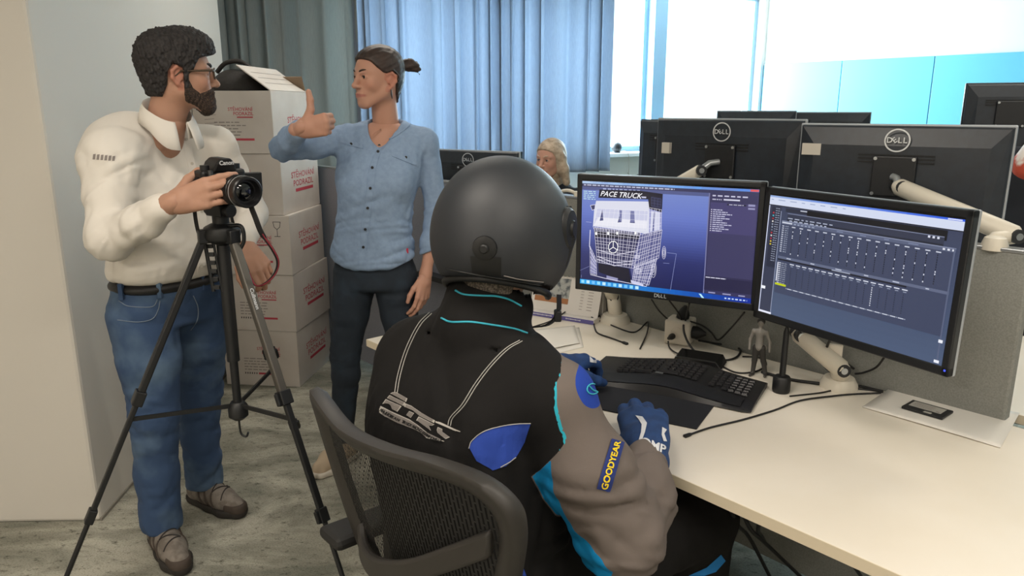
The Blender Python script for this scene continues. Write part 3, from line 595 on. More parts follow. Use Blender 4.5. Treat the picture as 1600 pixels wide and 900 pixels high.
    if i == 2:              # fragile glass symbol
        for a, b in (((.125, .285), (.165, .285)), ((.125, .285), (.130, .258)), ((.165, .285), (.160, .258)), ((.130, .258), (.145, .245)), ((.160, .258), (.145, .245)), ((.145, .245), (.145, .21)), ((.130, .208), (.160, .208))):
            d = Vector((b[0] - a[0], 0, b[1] - a[1])).normalized() * .0016; n_ = Vector((-d.z, 0, d.x)); a3 = Vector((a[0], 0, a[1])); b3 = Vector((b[0], 0, b[1])); sym.add([a3 - n_ - d, b3 - n_ + d, b3 + n_ + d, a3 + n_ - d], [(0, 1, 2, 3)])
    part(red, 'print', print_red, t, 'red STĚHOVÁNÍ PODRAZIL print on the front'); part(grey, 'print', print_grey, t); part(dark, 'print', print_dark, t)
    if sym.f: part(sym, 'glass_symbol', print_dark, t, 'outline of a stemmed glass', kind='stuff')
    red = MB(S); sx = 1.25; xs = (.10 if i == 4 else .03)
    txt(red, 'STĚHOVÁNÍ', xs, .195 - (.03 if i == 4 else 0), .046, sx, .006); txt(red, 'PODRAZIL', xs, .15 - (.03 if i == 4 else 0), .046, sx, .006); strip(red, xs - .11, xs + .13, .105, .122)
    part(red, 'print', print_red, t, 'large red STĚHOVÁNÍ PODRAZIL print on the side')
    return t
ords = ['bottom box of the white moving box stack, standing on the carpet', 'second white moving box from the floor in the stack', 'middle white moving box of the stack, printed with a glass symbol', 'fourth white moving box from the floor, right under the open one', 'open white moving box on top of the stack with a raised lid flap']
for i, (dx, dy, yw) in enumerate(((0, 0, 0), (.003, .0, -.012), (.006, -.012, .02), (-.022, .004, -.015), (-.045, .0, .012))):
    moving_box(i, (-1.175 + dx, 3.892 + dy, i * .319), yw, ords[i], i == 4)

# black bag added for the flap's shaded underside in the open box
def ellipsoid(mb, c, r, seg=20, rings=12, rot=None, f=None):
    vs = []; fs = []; c = Vector(c)
    for i in range(rings + 1):
        th = math.pi * i / rings
        for k in range(seg):
            a = 2 * math.pi * k / seg; p = Vector((r[0] * math.sin(th) * math.cos(a), r[1] * math.sin(th) * math.sin(a), r[2] * math.cos(th)))
            if f: p = f(p)
            vs.append(c + (rot @ p if rot is not None else p))
    for i in range(rings):
        for k in range(seg): fs.append((i * seg + k, (i + 1) * seg + k, (i + 1) * seg + (k + 1) % seg, i * seg + (k + 1) % seg))
    mb.add(vs, fs)
lump_m = mat('shaded_flap_dark', '2A2624', .7, bump=(40, .4, .01))
mb = MB(); rnd = random.Random(2)
ellipsoid(mb, (-1.46, 4.12, 1.57), (.17, .16, .135), 28, 16, f=lambda p: p * (1 + .04 * math.sin(p.x * 40) * math.sin(p.z * 37 + 1)))
mb.tube(catmull([(-1.56, 4.1, 1.69), (-1.50, 4.08, 1.735), (-1.42, 4.08, 1.74), (-1.36, 4.1, 1.69)]), .012, 8)
solo(mb, 'bag', lump_m, 'dark rounded bag added for the shaded flap underside in the open moving box', 'bag', (-1.46, 4.12, 1.44), smooth=60)

# ------------------------------------------------------------------ mesh-backed office chair
chair_m = mat('chair_graphite_plastic', '2E2B28', .5, bump=(700, .1, .0006)); net_m = mat('chair_mesh_black', '1C1B1A', .7)
CC = D(1.15, -.34, 0)
chair = thing('office_chair', 'dark mesh-backed office chair that the helmeted driver sits on', 'office chair', CC)
def cb(s_, z, bulge=0.):
    e = (s_ - 1.15) / .30
    return D(s_, -.655 + (1 - z) * .22 + .05 * e * e - bulge, z)
outer = [(.853, .967), (.93, .972), (1.046, .963), (1.199, .982), (1.31, 1.0), (1.401, .998), (1.447, .968), (1.452, .92), (1.435, .85), (1.405, .76), (1.36, .66), (1.28, .57), (1.15, .53), (1.03, .54), (.955, .60), (.90, .67), (.862, .74), (.838, .83), (.832, .91), (.838, .955)]
inner = [(.905, .905), (.96, .915), (1.05, .92), (1.19, .944), (1.30, .962), (1.37, .962), (1.405, .94), (1.412, .905), (1.396, .845), (1.365, .765), (1.32, .675), (1.25, .605), (1.15, .575), (1.05, .585), (.99, .635), (.945, .695), (.91, .76), (.89, .82), (.885, .87), (.89, .892)]
def loop2(q, n=6): P = catmull([(a, 0, b) for a, b in q + q[:1]], n); return [(p.x, p.z) for p in P[:-1]]
lo, li = loop2(outer), loop2(inner); mb = MB(); vs = []; fs = []; N = len(lo)
for (a, b), (c, d) in zip(lo, li):
    m1 = ((a * .8 + c * .2), (b * .8 + d * .2)); m2 = ((a * .35 + c * .65), (b * .35 + d * .65))
    vs += [cb(a, b, -.004), cb(a * .96 + c * .04, b * .96 + d * .04, .014), cb(*m1, .018), cb(*m2, .010), cb(c, d, .0), cb(*m2, -.010), cb(*m1, -.02)]
for i in range(N):
    for k in range(7): fs.append((i * 7 + k, i * 7 + (k + 1) % 7, ((i + 1) % N) * 7 + (k + 1) % 7, ((i + 1) % N) * 7 + k))
mb.add(vs, fs); part(mb, 'back_frame', chair_m, chair, smooth=60)
def inside(p, poly):
    c = False; x, y = p
    for (x0, y0), (x1, y1) in zip(poly, poly[1:] + poly[:1]):
        if (y0 > y) != (y1 > y) and x < (x1 - x0) * (y - y0) / (y1 - y0) + x0: c = not c
    return c
mb = MB(); ds = .0085; dz = .012
for i in range(70):
    s_ = .865 + i * ds; z = .56
    while z < .98:
        if inside((s_, z + dz / 2), lo) and inside((s_, z + dz / 2), [(a * 1.0 + (a - 1.15) * .03, b + (b - .78) * .03) for a, b in li]):
            off = .0012 if (i + int(z / dz)) % 2 else -.0012; wv = .0024
            mb.add([cb(s_ - wv, z), cb(s_ + wv, z), cb(s_ + wv, z + dz), cb(s_ - wv, z + dz)], [(0, 1, 2, 3)])
            if (i + int(round((z - .56) / dz))) % 2 == 0: mb.add([cb(s_, z, .001), cb(s_ + ds, z, .001), cb(s_ + ds, z + .0032, .001), cb(s_, z + .0032, .001)], [(0, 1, 2, 3)])
        z += dz
o = part(mb, 'mesh_back', net_m, chair, kind='stuff')
mb = MB(); P = catmull([cb(.955, .685, .004), cb(1.0, .668, .02), cb(1.10, .70, .034), cb(1.22, .76, .034), cb(1.33, .835, .02), cb(1.40, .885, .004)], 6); mb.ribbon(P, (0, 0, .045), .018); part(mb, 'lumbar_band', chair_m, chair, smooth=50, bevel=.006)
mb = MB(); P = [D(1.15, -.62, .62), D(1.15, -.60, .50), D(1.15, -.50, .42), D(1.15, -.34, .40)]; mb.tube(catmull(P), .028, 12); part(mb, 'back_spine', chair_m, chair, smooth=60)
mb = MB(); vs = []
def seat_pt(a, k, z): return D(1.15 + a, -.60 + k, z)
n = 14; fs = []
for zz in (0, 1):
    for i in range(n + 1):
        for j in range(n + 1):
            x = -1 + 2 * i / n; y = -1 + 2 * j / n; sq = math.sqrt(1 - .5 * y * y), math.sqrt(1 - .5 * x * x)
            z = .455 + .012 * x * x - (.03 * max(0, y - .5) ** 2) - (.035 if zz == 0 else 0); vs.append(D(1.15 + .25 * x * sq[0], -.33 + .24 * y * sq[1], z))
m_ = (n + 1) ** 2
for i in range(n):
    for j in range(n):
        a = i * (n + 1) + j
        for q in (0, m_): fs.append((q + a, q + a + 1, q + a + n + 2, q + a + n + 1))
for i in range(n):
    for a, b in (((i) * (n + 1), (i + 1) * (n + 1)), (i * (n + 1) + n, (i + 1) * (n + 1) + n), (i, i + 1), (n * (n + 1) + i, n * (n + 1) + i + 1)): fs.append((a, b, b + m_, a + m_))
mb.add(vs, fs); part(mb, 'seat', net_m, chair, smooth=60)
for sg in (-1, 1):
    mb = MB(); a = 1.15 + sg * .29; mb.tube(catmull([D(1.15 + sg * .2, -.45, .42), D(a, -.44, .46), D(a + sg * .01, -.44, .62)]), .02, 10); am = part(mb, 'armrest', chair_m, chair, smooth=60)
    mb = MB(); mb.prism([D(a - .04, -.60, .62), D(a + .045, -.60, .62), D(a + .05, -.36, .62), D(a - .03, -.34, .62)], (0, 0, .028)); part(mb, 'arm_pad', net_m, am, bevel=.012)
mb = MB(); mb.cyl(D(1.15, -.34, .08), D(1.15, -.34, .42), .028); part(mb, 'gas_lift', chair_m, chair, smooth=40)
for k in range(5):
    a = k * 2 * math.pi / 5 + .3; e = Vector((math.cos(a), math.sin(a), 0)); mb = MB(); mb.tube([CC + Vector((0, 0, .12)), CC + e * .16 + Vector((0, 0, .10)), CC + e * .29 + Vector((0, 0, .075))], [.03, .024, .016], 8); lg = part(mb, 'leg', chair_m, chair, smooth=60)
    mb = MB(); sd_ = Vector((-e.y, e.x, 0)); mb.cyl(CC + e * .29 + Vector((0, 0, .03)) - sd_ * .02, CC + e * .29 + Vector((0, 0, .03)) + sd_ * .02, .03); part(mb, 'caster', dark_m, lg, smooth=40)

# ------------------------------------------------------------------ tripod and camera
tri_m = mat('tripod_black', '17181A', .45); tri_g = mat('tripod_grey_metal', '5A5650', .4, metal=.5)
TC = Vector((-.865, 2.20, 0)); HEADZ = 1.165
FEET = [Vector((-1.37, 1.90, 0)), Vector((-.455, 1.91, 0)), Vector((-.82, 2.79, 0))]
tri = thing('tripod', 'black camera tripod standing in front of the bearded man', 'tripod', TC)
for k, f in enumerate(FEET):
    top = TC + Vector((0, 0, HEADZ - .02)) + (f - TC).normalized() * .045; d = f + Vector((0, 0, .02)) - top; dn = d.normalized(); sd_ = dn.cross(Vector((0, 0, 1))).normalized(); up = sd_.cross(dn)
    p1 = top + d * .42; p2 = top + d * .72
    mb = MB(); mb.ribbon([top, p1], sd_ * .027, .020); lg = part(mb, 'leg', tri_g if k == 1 else tri_m, tri, bevel=.004, label='grey metal front leg' if k == 1 else None)
    mb = MB(); mb.ribbon([p1 - dn * .03, p2], sd_ * .020, .015); part(mb, 'middle_section', tri_m, lg, bevel=.003)
    mb = MB(); mb.tube([p2 - dn * .03, f + Vector((0, 0, .02))], .0075, 10); part(mb, 'lower_section', tri_m, lg, smooth=40)
    for p, w_ in ((p1, .038), (p2, .030)):
        mb = MB(); mb.ribbon([p - dn * .022, p + dn * .022], sd_ * w_, w_ * .8); mb.ribbon([p - dn * .018 + sd_ * w_ * .6, p + dn * .02 + sd_ * w_ * .6], up * .014, .012); part(mb, 'clamp', tri_m, lg, bevel=.003)
    mb = MB(); mb.lathe(f, [(.010, 0), (.012, .006), (.011, .03), (.008, .034)], 12); part(mb, 'rubber_foot', tri_m, lg, smooth=40)
    # brace from the centre column
    mb = MB(); mid = top + d * .475; mb.ribbon([TC + Vector((0, 0, .575)) + (mid - TC).normalized() * .02, mid], Vector((0, 0, .013)), .006); part(mb, 'brace', tri_m, tri)
    if k == 1:
        nn = up if up.y < 0 else -up; q = MB(frame(top + d * .17 + nn * .0106, dn, nn.cross(dn), nn)); vs, fs = text_geo('Cullmann', .017, .0005, res=2); q.add([(p[0], p[1], 0) for p in vs], fs)
        part(q, 'lettering', mat('tripod_white_print', 'C8CACC', .5), lg, 'small white lettering on the leg')
mb = MB(); mb.cyl(TC + Vector((0, 0, .545)), TC + Vector((0, 0, HEADZ + .02)), .0125); mb.cyl(TC + Vector((0, 0, .74)), TC + Vector((0, 0, HEADZ - .06)), .019); part(mb, 'centre_column', tri_m, tri, smooth=40)
mb = MB(); mb.lathe(TC + Vector((0, 0, .545)), [(.016, 0), (.03, .012), (.03, .045), (.02, .06)], 18); part(mb, 'brace_collar', tri_m, tri, smooth=40)
mb = MB(); c = TC + Vector((0, 0, .545)); mb.tube(catmull([c, c - Vector((0, 0, .03)), c + Vector((.004, 0, -.052)), c + Vector((.018, 0, -.06)), c + Vector((.026, 0, -.045))]), .0035, 8); part(mb, 'hook', tri_m, tri, smooth=60)
mb = MB(); mb.lathe(TC + Vector((0, 0, HEADZ - .055)), [(.03, 0), (.05, .012), (.055, .03), (.05, .05), (.03, .06)], 20)
for k, f in enumerate(FEET): e = (f - TC).normalized(); mb.box(TC + e * .05 + Vector((0, 0, HEADZ - .03)), (.035, .035, .04), rotz(math.atan2(e.y, e.x)))
part(mb, 'shoulder', tri_m, tri, smooth=30, bevel=.003)
mb = MB(); mb.cyl(TC + Vector((0, 0, HEADZ)), TC + Vector((0, 0, HEADZ + .03)), .024); mb.box(TC + Vector((0, 0, HEADZ + .045)), (.07, .05, .035), rotz(-.6)); mb.cyl(TC + Vector((-.045, .03, HEADZ + .045)), TC + Vector((.045, -.03, HEADZ + .045)), .02); mb.box(TC + Vector((0, 0, HEADZ + .073)), (.06, .05, .012), rotz(-.6)); part(mb, 'pan_head', tri_m, tri, smooth=30, bevel=.003)
mb = MB(); mb.tube(catmull([TC + Vector((.03, -.02, HEADZ + .0)), TC + Vector((.07, -.03, HEADZ - .0)), TC + Vector((.075, -.03, HEADZ - .04)), TC + Vector((.06, -.028, HEADZ - .07))]), .006, 8); part(mb, 'crank', tri_m, tri, smooth=60)
mb = MB(); a = TC + Vector((-.05, -.01, HEADZ - .05)); b = TC + Vector((-.035, -.015, HEADZ - .20)); mb.tube([a, b], .006, 8)
for k in range(6): q = a.lerp(b, (k + .5) / 6) + Vector((.012, 0, 0)); mb.box(q, (.018, .008, .012))
mb.tube([a + Vector((.026, 0, 0)), b + Vector((.026, 0, 0))], .004, 8); part(mb, 'column_rack', tri_m, tri)

cam_m = mat('camera_black', '141416', .42, bump=(600, .15, .0005)); lens_m = mat('lens_barrel_black', '101012', .32); glass_l = mat('lens_glass', '06070B', .05, coat=1.); chrome = mat('silver_print', 'C8CACC', .4); flip_m = mat('camera_flip_screen', '1C1D20', .3)
CF = Vector((.74, -.67, -.03)).normalized(); CXr = Vector((-CF.y, CF.x, 0)).normalized()     # CF: where the lens points; CXr: picture right
CX = Vector((-CF.y, CF.x, 0)).normalized()
CAMC = Vector((-.848, 2.175, HEADZ + .08 + .042)); CM = frame(CAMC, CX, -CF) @ Matrix.Scale(1.05, 4)               # x right seen from the front, y into the camera, z up
dslr = thing('camera', 'black reflex camera with a zoom lens mounted on the tripod', 'camera', CAMC - Vector((0, 0, .05)))
mb = MB(CM); mb.box((0, 0, -.003), (.128, .058, .092)); mb.prism([(-.064, -.03, -.047), (-.020, -.03, -.047), (-.024, -.03, .035), (-.058, -.03, .03)], (0, -.028, 0)); part(mb, 'body', cam_m, dslr, bevel=.009)
mb = MB(CM); mb.prism([(-.032, -.032, .036), (.036, -.032, .036), (.028, -.038, .062), (.016, -.042, .074), (-.012, -.042, .074), (-.024, -.038, .062)], (0, .07, 0)); part(mb, 'viewfinder_hump', cam_m, dslr, bevel=.005)
mb = MB(CM); vs, fs = text_geo('Canon', .0155, .0005, res=3); mb.add([(.002 + p[0], -.0432, .062 + p[1]) for p in vs], fs); part(mb, 'lettering', chrome, dslr, 'white Canon lettering')
for a, b, r_ in (((-.046, -.012, .040), (-.046, -.012, .056), .012), ((-.046, -.044, .030), (-.046, -.04, .044), .007), ((.048, .0, .040), (.048, 0, .055), .013)): mb = MB(CM); mb.cyl(a, b, r_); part(mb, 'dial', cam_m, dslr, smooth=40)
lp = [(.034, 0), (.036, .012), (.034, .014), (.034, .022), (.0375, .026), (.0375, .060), (.0355, .062), (.0355, .074), (.0385, .078), (.0385, .098), (.036, .101), (.031, .101), (.027, .086)]
mb = MB(CM); mb.M = frame(CM @ Vector((.006, -.03, -.008)), CX, Vector((0, 0, 1)), CF) @ Matrix.Scale(1.16, 4); mb.lathe((0, 0, 0), lp, 40); ln = part(mb, 'lens', lens_m, dslr, smooth=35)
LM = mb.M; mb = MB(LM); mb.lathe((0, 0, .082), [(.029, 0), (.022, .005), (.012, .008), (.003, .009)], 32); part(mb, 'front_glass', glass_l, ln, smooth=60)
mb = MB(LM)
for z in (.032, .036, .04, .044, .048, .052, .056): mb.lathe((0, 0, z), [(.0384, 0), (.0384, .002)], 40)
part(mb, 'zoom_ring', tri_m, ln)
mb = MB(LM); mb.lathe((0, 0, .0755), [(.0387, 0), (.0387, .001)], 40); part(mb, 'ring_line', chrome, ln)
mb = MB(CM); mb.box((.105, .035, -.005), (.075, .008, .058), rotz(-.35)); part(mb, 'flip_screen', flip_m, dslr, bevel=.003)
strap_m = mat('black_camera_strap', '17161A', .7); strap_r = mat('red_strap_edge', '8E2A38', .7)
def sp_(px, py, Y): return PY(px, py, Y)
mb = MB(); P = catmull([CM @ Vector((.068, -.005, .025)), sp_(391, 318, 2.12), sp_(399, 340, 2.10), sp_(409, 365, 2.10), sp_(426, 390, 2.12), sp_(434, 408, 2.14), sp_(431, 424, 2.16), sp_(420, 438, 2.18), sp_(406, 446, 2.20), sp_(396, 443, 2.22), sp_(386, 420, 2.26), sp_(372, 380, 2.30), sp_(362, 340, 2.30)], 6)
ws = [Vector((.7, -.5, .2)).normalized() * (.022 if 6 < i < 20 else .013) for i in range(len(P))]
mb.ribbon(P, ws, .003); st = part(mb, 'strap', strap_m, dslr)
mb = MB(); Q = [p + Vector((.004, -.004, 0)) for p in P[18:60]]; mb.tube(Q, .0022, 6); part(mb, 'strap_edge', strap_r, st, smooth=60)
mb = MB(); P = catmull([CM @ Vector((-.066, -.005, .025)), sp_(304, 318, 2.14), sp_(306, 345, 2.16), sp_(312, 368, 2.18), sp_(322, 378, 2.22)], 6); mb.ribbon(P, Vector((.012, -.006, 0)), .003); part(mb, 'strap', strap_m, dslr)
# ------------------------------------------------------------------ sculpting kit: signed distance volumes turned into meshes
class Vol:
    def __init__(s, lo, hi, h):
        s.h = h; s.lo = np.array(lo, float); n = np.ceil((np.array(hi, float) - s.lo) / h).astype(int) + 1
        s.ax = [(s.lo[i] + h * np.arange(n[i])).astype(np.float32) for i in range(3)]; s.F = np.full(n, 1.0, np.float32)
    def blk(s, lo, hi):
        sl = []
        for i in range(3):
            a = int(np.floor((lo[i] - s.lo[i]) / s.h)); b = int(np.ceil((hi[i] - s.lo[i]) / s.h)) + 1
            a = max(a, 0); b = min(b, len(s.ax[i]))
            if b <= a: return None, None
            sl.append(slice(a, b))
        return tuple(sl), (s.ax[0][sl[0]][:, None, None], s.ax[1][sl[1]][None, :, None], s.ax[2][sl[2]][None, None, :])
    def put(s, lo, hi, fn, k, op):
        m = k * 1.1 + 2.5 * s.h; sl, X = s.blk(np.array(lo) - m, np.array(hi) + m)
        if sl is None: return
        d = fn(*X); f = s.F[sl]
        if op == 'u':
            h = np.maximum(k - np.abs(f - d), 0) / max(k, 1e-6); s.F[sl] = np.minimum(f, d) - h * h * k * .25
        else:
            d = -d; h = np.maximum(k - np.abs(f - d), 0) / max(k, 1e-6); s.F[sl] = np.maximum(f, d) + h * h * k * .25
    def cone(s, a, b, r1, r2=None, k=.015, op='u'):
        r2 = r1 if r2 is None else r2; a = np.array(a, float); b = np.array(b, float); ab = b - a; L = max(float(ab @ ab), 1e-12)
        def fn(X, Y, Z):
            px, py, pz = X - a[0], Y - a[1], Z - a[2]; t = np.clip((px * ab[0] + py * ab[1] + pz * ab[2]) / L, 0, 1)
            return np.sqrt((px - t * ab[0]) ** 2 + (py - t * ab[1]) ** 2 + (pz - t * ab[2]) ** 2) - (r1 + (r2 - r1) * t)
        r = max(r1, r2); s.put(np.minimum(a, b) - r, np.maximum(a, b) + r, fn, k, op)
    def chain(s, pts, rs, k=.015):
        rs = rs if isinstance(rs, (list, tuple)) else [rs] * len(pts)
        for i in range(len(pts) - 1): s.cone(pts[i], pts[i + 1], rs[i], rs[i + 1], k)
    def ell(s, c, r, rot=None, k=.015, op='u'):
        c = np.array(c, float); A = np.eye(3) if rot is None else np.array(rot, float); r = np.array(r, float); mr = r.min()
        def fn(X, Y, Z):
            p = (X - c[0], Y - c[1], Z - c[2]); q = [(p[0] * A[i][0] + p[1] * A[i][1] + p[2] * A[i][2]) / r[i] for i in range(3)]
            k0 = np.sqrt(q[0] ** 2 + q[1] ** 2 + q[2] ** 2); k1 = np.sqrt((q[0] / r[0]) ** 2 + (q[1] / r[1]) ** 2 + (q[2] / r[2]) ** 2) + 1e-9
            return k0 * (k0 - 1) / k1
        e = np.sqrt(sum((A[i] * r[i]) ** 2 for i in range(3))); s.put(c - e, c + e, fn, k, op)
    def loft(s, secs, ex, ey, n=2.3, k=.03, op='u'):
        """secs: (centre, half width along ex, half width along ey) from low to high; centres' z increase"""
        ex = np.array(ex, float)[:3]; ey = np.array(ey, float)[:3]; z = np.array([q[0][2] for q in secs])
        zz = np.linspace(z[0], z[-1], 60); cols = []
        for get in (lambda q: q[0][0], lambda q: q[0][1], lambda q: q[1], lambda q: q[2]):
            v = np.array([get(q) for q in secs]); t = np.gradient(v, z) if len(v) > 2 else np.full(len(v), (v[-1] - v[0]) / (z[-1] - z[0]))
            i = np.clip(np.searchsorted(z, zz) - 1, 0, len(z) - 2); h = z[i + 1] - z[i]; u_ = (zz - z[i]) / h
            cols.append((2 * u_ ** 3 - 3 * u_ ** 2 + 1) * v[i] + (u_ ** 3 - 2 * u_ ** 2 + u_) * h * t[i] + (-2 * u_ ** 3 + 3 * u_ ** 2) * v[i + 1] + (u_ ** 3 - u_ ** 2) * h * t[i + 1])
        rm = float(max(cols[2].max(), cols[3].max()))
        def fn(X, Y, Z):
            zf = Z.ravel(); cx, cy, rx, ry = [np.interp(zf, zz, c)[None, None, :] for c in cols]
            px = X - cx; py = Y - cy; a = np.abs((px * ex[0] + py * ex[1]) / rx); b = np.abs((px * ey[0] + py * ey[1]) / ry)
            d = ((a ** n + b ** n) ** (1 / n) - 1) * np.minimum(rx, ry)
            zc = np.maximum(Z - z[-1], z[0] - Z) + 0 * d; w_ = .02
            return np.where((d > -w_) & (zc > -w_), np.sqrt(np.maximum(d + w_, 0) ** 2 + np.maximum(zc + w_, 0) ** 2) - w_, np.maximum(d, zc))
        lo = np.array([cols[0].min() - rm, cols[1].min() - rm, z[0]]); hi = np.array([cols[0].max() + rm, cols[1].max() + rm, z[-1]]); s.put(lo, hi, fn, k, op)
    def grid(s): return np.meshgrid(*s.ax, indexing='ij', sparse=True)
    def rough(s, amp, freq, seed=0, aniso=(1, 1, 1), lo=None, hi=None):
        """cloth folds: warped sine ridges added to the field"""
        sl, (X, Y, Z) = s.blk(s.lo if lo is None else lo, s.lo + 9 if hi is None else hi); rn = np.random.RandomState(seed); a = 0
        X, Y, Z = X * aniso[0], Y * aniso[1], Z * aniso[2]
        for o in range(3):
            d = rn.normal(size=3); d /= np.linalg.norm(d); e = rn.normal(size=3); e /= np.linalg.norm(e); f = freq * (1 + .8 * o); ph = rn.uniform(0, 6, 3)
            wv = np.sin(f * .55 * (e[0] * X + e[1] * Y + e[2] * Z) + ph[0]) * 1.4
            a = a + (.55 - np.abs(np.sin(.5 * f * (d[0] * X + d[1] * Y + d[2] * Z) + wv + ph[1]))) * (.55 + .45 * np.sin(f * .37 * (d[1] * X + d[2] * Y + d[0] * Z) + ph[2])) * 1.5 / (1 + .6 * o)
        w_ = 1.
        if lo is not None:
            for C, i in ((X / aniso[0], 0), (Y / aniso[1], 1), (Z / aniso[2], 2)): w_ = w_ * np.clip((C - lo[i]) / .07, 0, 1) * np.clip((hi[i] - C) / .07, 0, 1)
        s.F[sl] += (amp * a * w_).astype(np.float32)
    def mesh(s):
        F = s.F; S = F < 0
        for i in range(3):
            q = [slice(None)] * 3
            for e in (0, -1): q[i] = e; F[tuple(q)] = np.maximum(F[tuple(q)], .01)
        S = F < 0; n = np.array(F.shape) - 1
        offs = np.array([(i, j, k) for i in (0, 1) for j in (0, 1) for k in (0, 1)])
        cnt = np.zeros(n, np.int8)
        for o in offs: cnt += S[o[0]:o[0] + n[0], o[1]:o[1] + n[1], o[2]:o[2] + n[2]]
        mk = (cnt > 0) & (cnt < 8); idx = np.argwhere(mk); C = np.stack([F[tuple((idx + o).T)] for o in offs], 1)
        acc = np.zeros((len(idx), 3)); num = np.zeros(len(idx))
        for a in range(8):
            for b in range(a + 1, 8):
                if np.abs(offs[a] - offs[b]).sum() != 1: continue
                cr = (C[:, a] < 0) != (C[:, b] < 0); t = C[cr, a] / (C[cr, a] - C[cr, b]); acc[cr] += offs[a] + t[:, None] * (offs[b] - offs[a]); num[cr] += 1
        V = s.lo + s.h * (idx + acc / num[:, None]); vid = np.full(n, -1, np.int64); vid[mk] = np.arange(len(idx)); Q = []
        for ax in range(3):
            b, c = (ax + 1) % 3, (ax + 2) % 3; A0 = [slice(None)] * 3; A1 = [slice(None)] * 3; A0[ax] = slice(0, -1); A1[ax] = slice(1, None); s0 = S[tuple(A0)]; s1 = S[tuple(A1)]
            e = np.argwhere(s0 != s1); e = e[(e[:, b] > 0) & (e[:, c] > 0) & (e[:, b] < n[b]) & (e[:, c] < n[c])]; fl = s0[tuple(e.T)]
            def g(db, dc): q = e.copy(); q[:, b] += db; q[:, c] += dc; return vid[tuple(q.T)]
            q = np.stack([g(-1, -1), g(0, -1), g(0, 0), g(-1, 0)], 1); q[~fl] = q[~fl][:, ::-1]; Q.append(q)
        return V, np.concatenate(Q)
def np_mesh(name, V, Q, mats, origin, col=None, attrs=None, mi=None):
    me = bpy.data.meshes.new(name); V = np.asarray(V, float) - np.array(origin); me.vertices.add(len(V)); me.vertices.foreach_set('co', V.astype(np.float32).ravel())
    k = Q.shape[1]; me.loops.add(Q.size); me.loops.foreach_set('vertex_index', Q.astype(np.int32).ravel()); me.polygons.add(len(Q)); me.polygons.foreach_set('loop_start', (np.arange(len(Q)) * k).astype(np.int32))
    me.polygons.foreach_set('use_smooth', np.ones(len(Q), bool))
    for m in (mats if isinstance(mats, (list, tuple)) else [mats]): me.materials.append(m)
    if mi is not None: me.polygons.foreach_set('material_index', mi.astype(np.int32))
    if col is not None: a = me.attributes.new('Col', 'FLOAT_COLOR', 'POINT'); a.data.foreach_set('color', np.concatenate([col, np.ones((len(V), 1))], 1).astype(np.float32).ravel())
    for n_, v in (attrs or {}).items(): a = me.attributes.new(n_, 'FLOAT', 'POINT'); a.data.foreach_set('value', v.astype(np.float32))
    me.update(); me.validate(); return me
def join(parts):
    V = []; Q = []; n = 0
    for v, q in parts: V.append(v); Q.append(q + n); n += len(v)
    return np.concatenate(V), np.concatenate(Q)
def sculpt(vol, name, m, parent, label=None, **k):
    V, Q = vol.mesh() if isinstance(vol, Vol) else vol
    o = link(name, np_mesh(name, V, Q, m, BASE[parent.name], **k), parent); return props(o, label)
def polysdf(P, x, y):
    """2-D signed distance to a polygon, negative inside"""
    d = None; ins = None
    for (x0, y0), (x1, y1) in zip(P, P[1:] + P[:1]):
        ex, ey = x1 - x0, y1 - y0; wx, wy = x - x0, y - y0; t = np.clip((wx * ex + wy * ey) / (ex * ex + ey * ey), 0, 1)
        q = (wx - ex * t) ** 2 + (wy - ey * t) ** 2; d = q if d is None else np.minimum(d, q)
        c = ((y0 > y) != (y1 > y)) & (x < ex * (y - y0) / (ey if abs(ey) > 1e-9 else 1e-9) + x0); ins = c if ins is None else ins ^ c
    return np.where(ins, -1, 1) * np.sqrt(d)
smax = lambda a, b, k: np.maximum(a, b) + np.maximum(k - np.abs(a - b), 0) ** 2 / (4 * k)
def bvh_of(*obs):
    V = []; P = []; n = 0
    for o in obs:
        m = o.data; b = BASE[o.name]; V += [v.co + b for v in m.vertices]; P += [[i + n for i in p.vertices] for p in m.polygons]; n = len(V)
    return BVHTree.FromPolygons(V, P)
def hit(bvh, px, py, off=.0015):
    d = ray(px, py).normalized(); r = bvh.ray_cast(EYE, d)
    return None if r[0] is None else r[0] + r[1].normalized() * (off if r[1].dot(d) < 0 else -off)
from mathutils.geometry import delaunay_2d_cdt
def decal(mb, bvh, poly, step=5, off=.0015, thick=0):
    """a sewn or printed patch: outline given where it shows, laid onto the surface it belongs to"""
    pts = []
    for (x0, y0), (x1, y1) in zip(poly, poly[1:] + poly[:1]):
        n = max(1, int(math.hypot(x1 - x0, y1 - y0) / step))
        pts += [(x0 + (x1 - x0) * i / n, y0 + (y1 - y0) * i / n) for i in range(n)]
    nb = len(pts); xs = [p[0] for p in pts]; ys = [p[1] for p in pts]; y = min(ys) + step / 2
    while y < max(ys):
        x = min(xs) + step / 2
        while x < max(xs):
            if inside((x, y), pts[:nb]) and min((x - a) ** 2 + (y - b) ** 2 for a, b in pts[:nb]) > (step * .45) ** 2: pts.append((x, y))
            x += step
        y += step
    r = delaunay_2d_cdt([Vector(p) for p in pts], [], [list(range(nb))], 1, 1e-6); vs = [hit(bvh, p.x, p.y, off) for p in r[0]]
    ok = [f for f in r[2] if all(vs[i] is not None for i in f)]; vs = [v or Vector((0, 0, 0)) for v in vs]; used = sorted({i for f in ok for i in f}); ix = {j: i for i, j in enumerate(used)}
    ok = [f for f in ok if max((vs[f[0]] - vs[f[i]]).length for i in (1, 2)) < .08]
    if ok: mb.add([vs[i] for i in used], [[ix[i] for i in f] for f in ok])
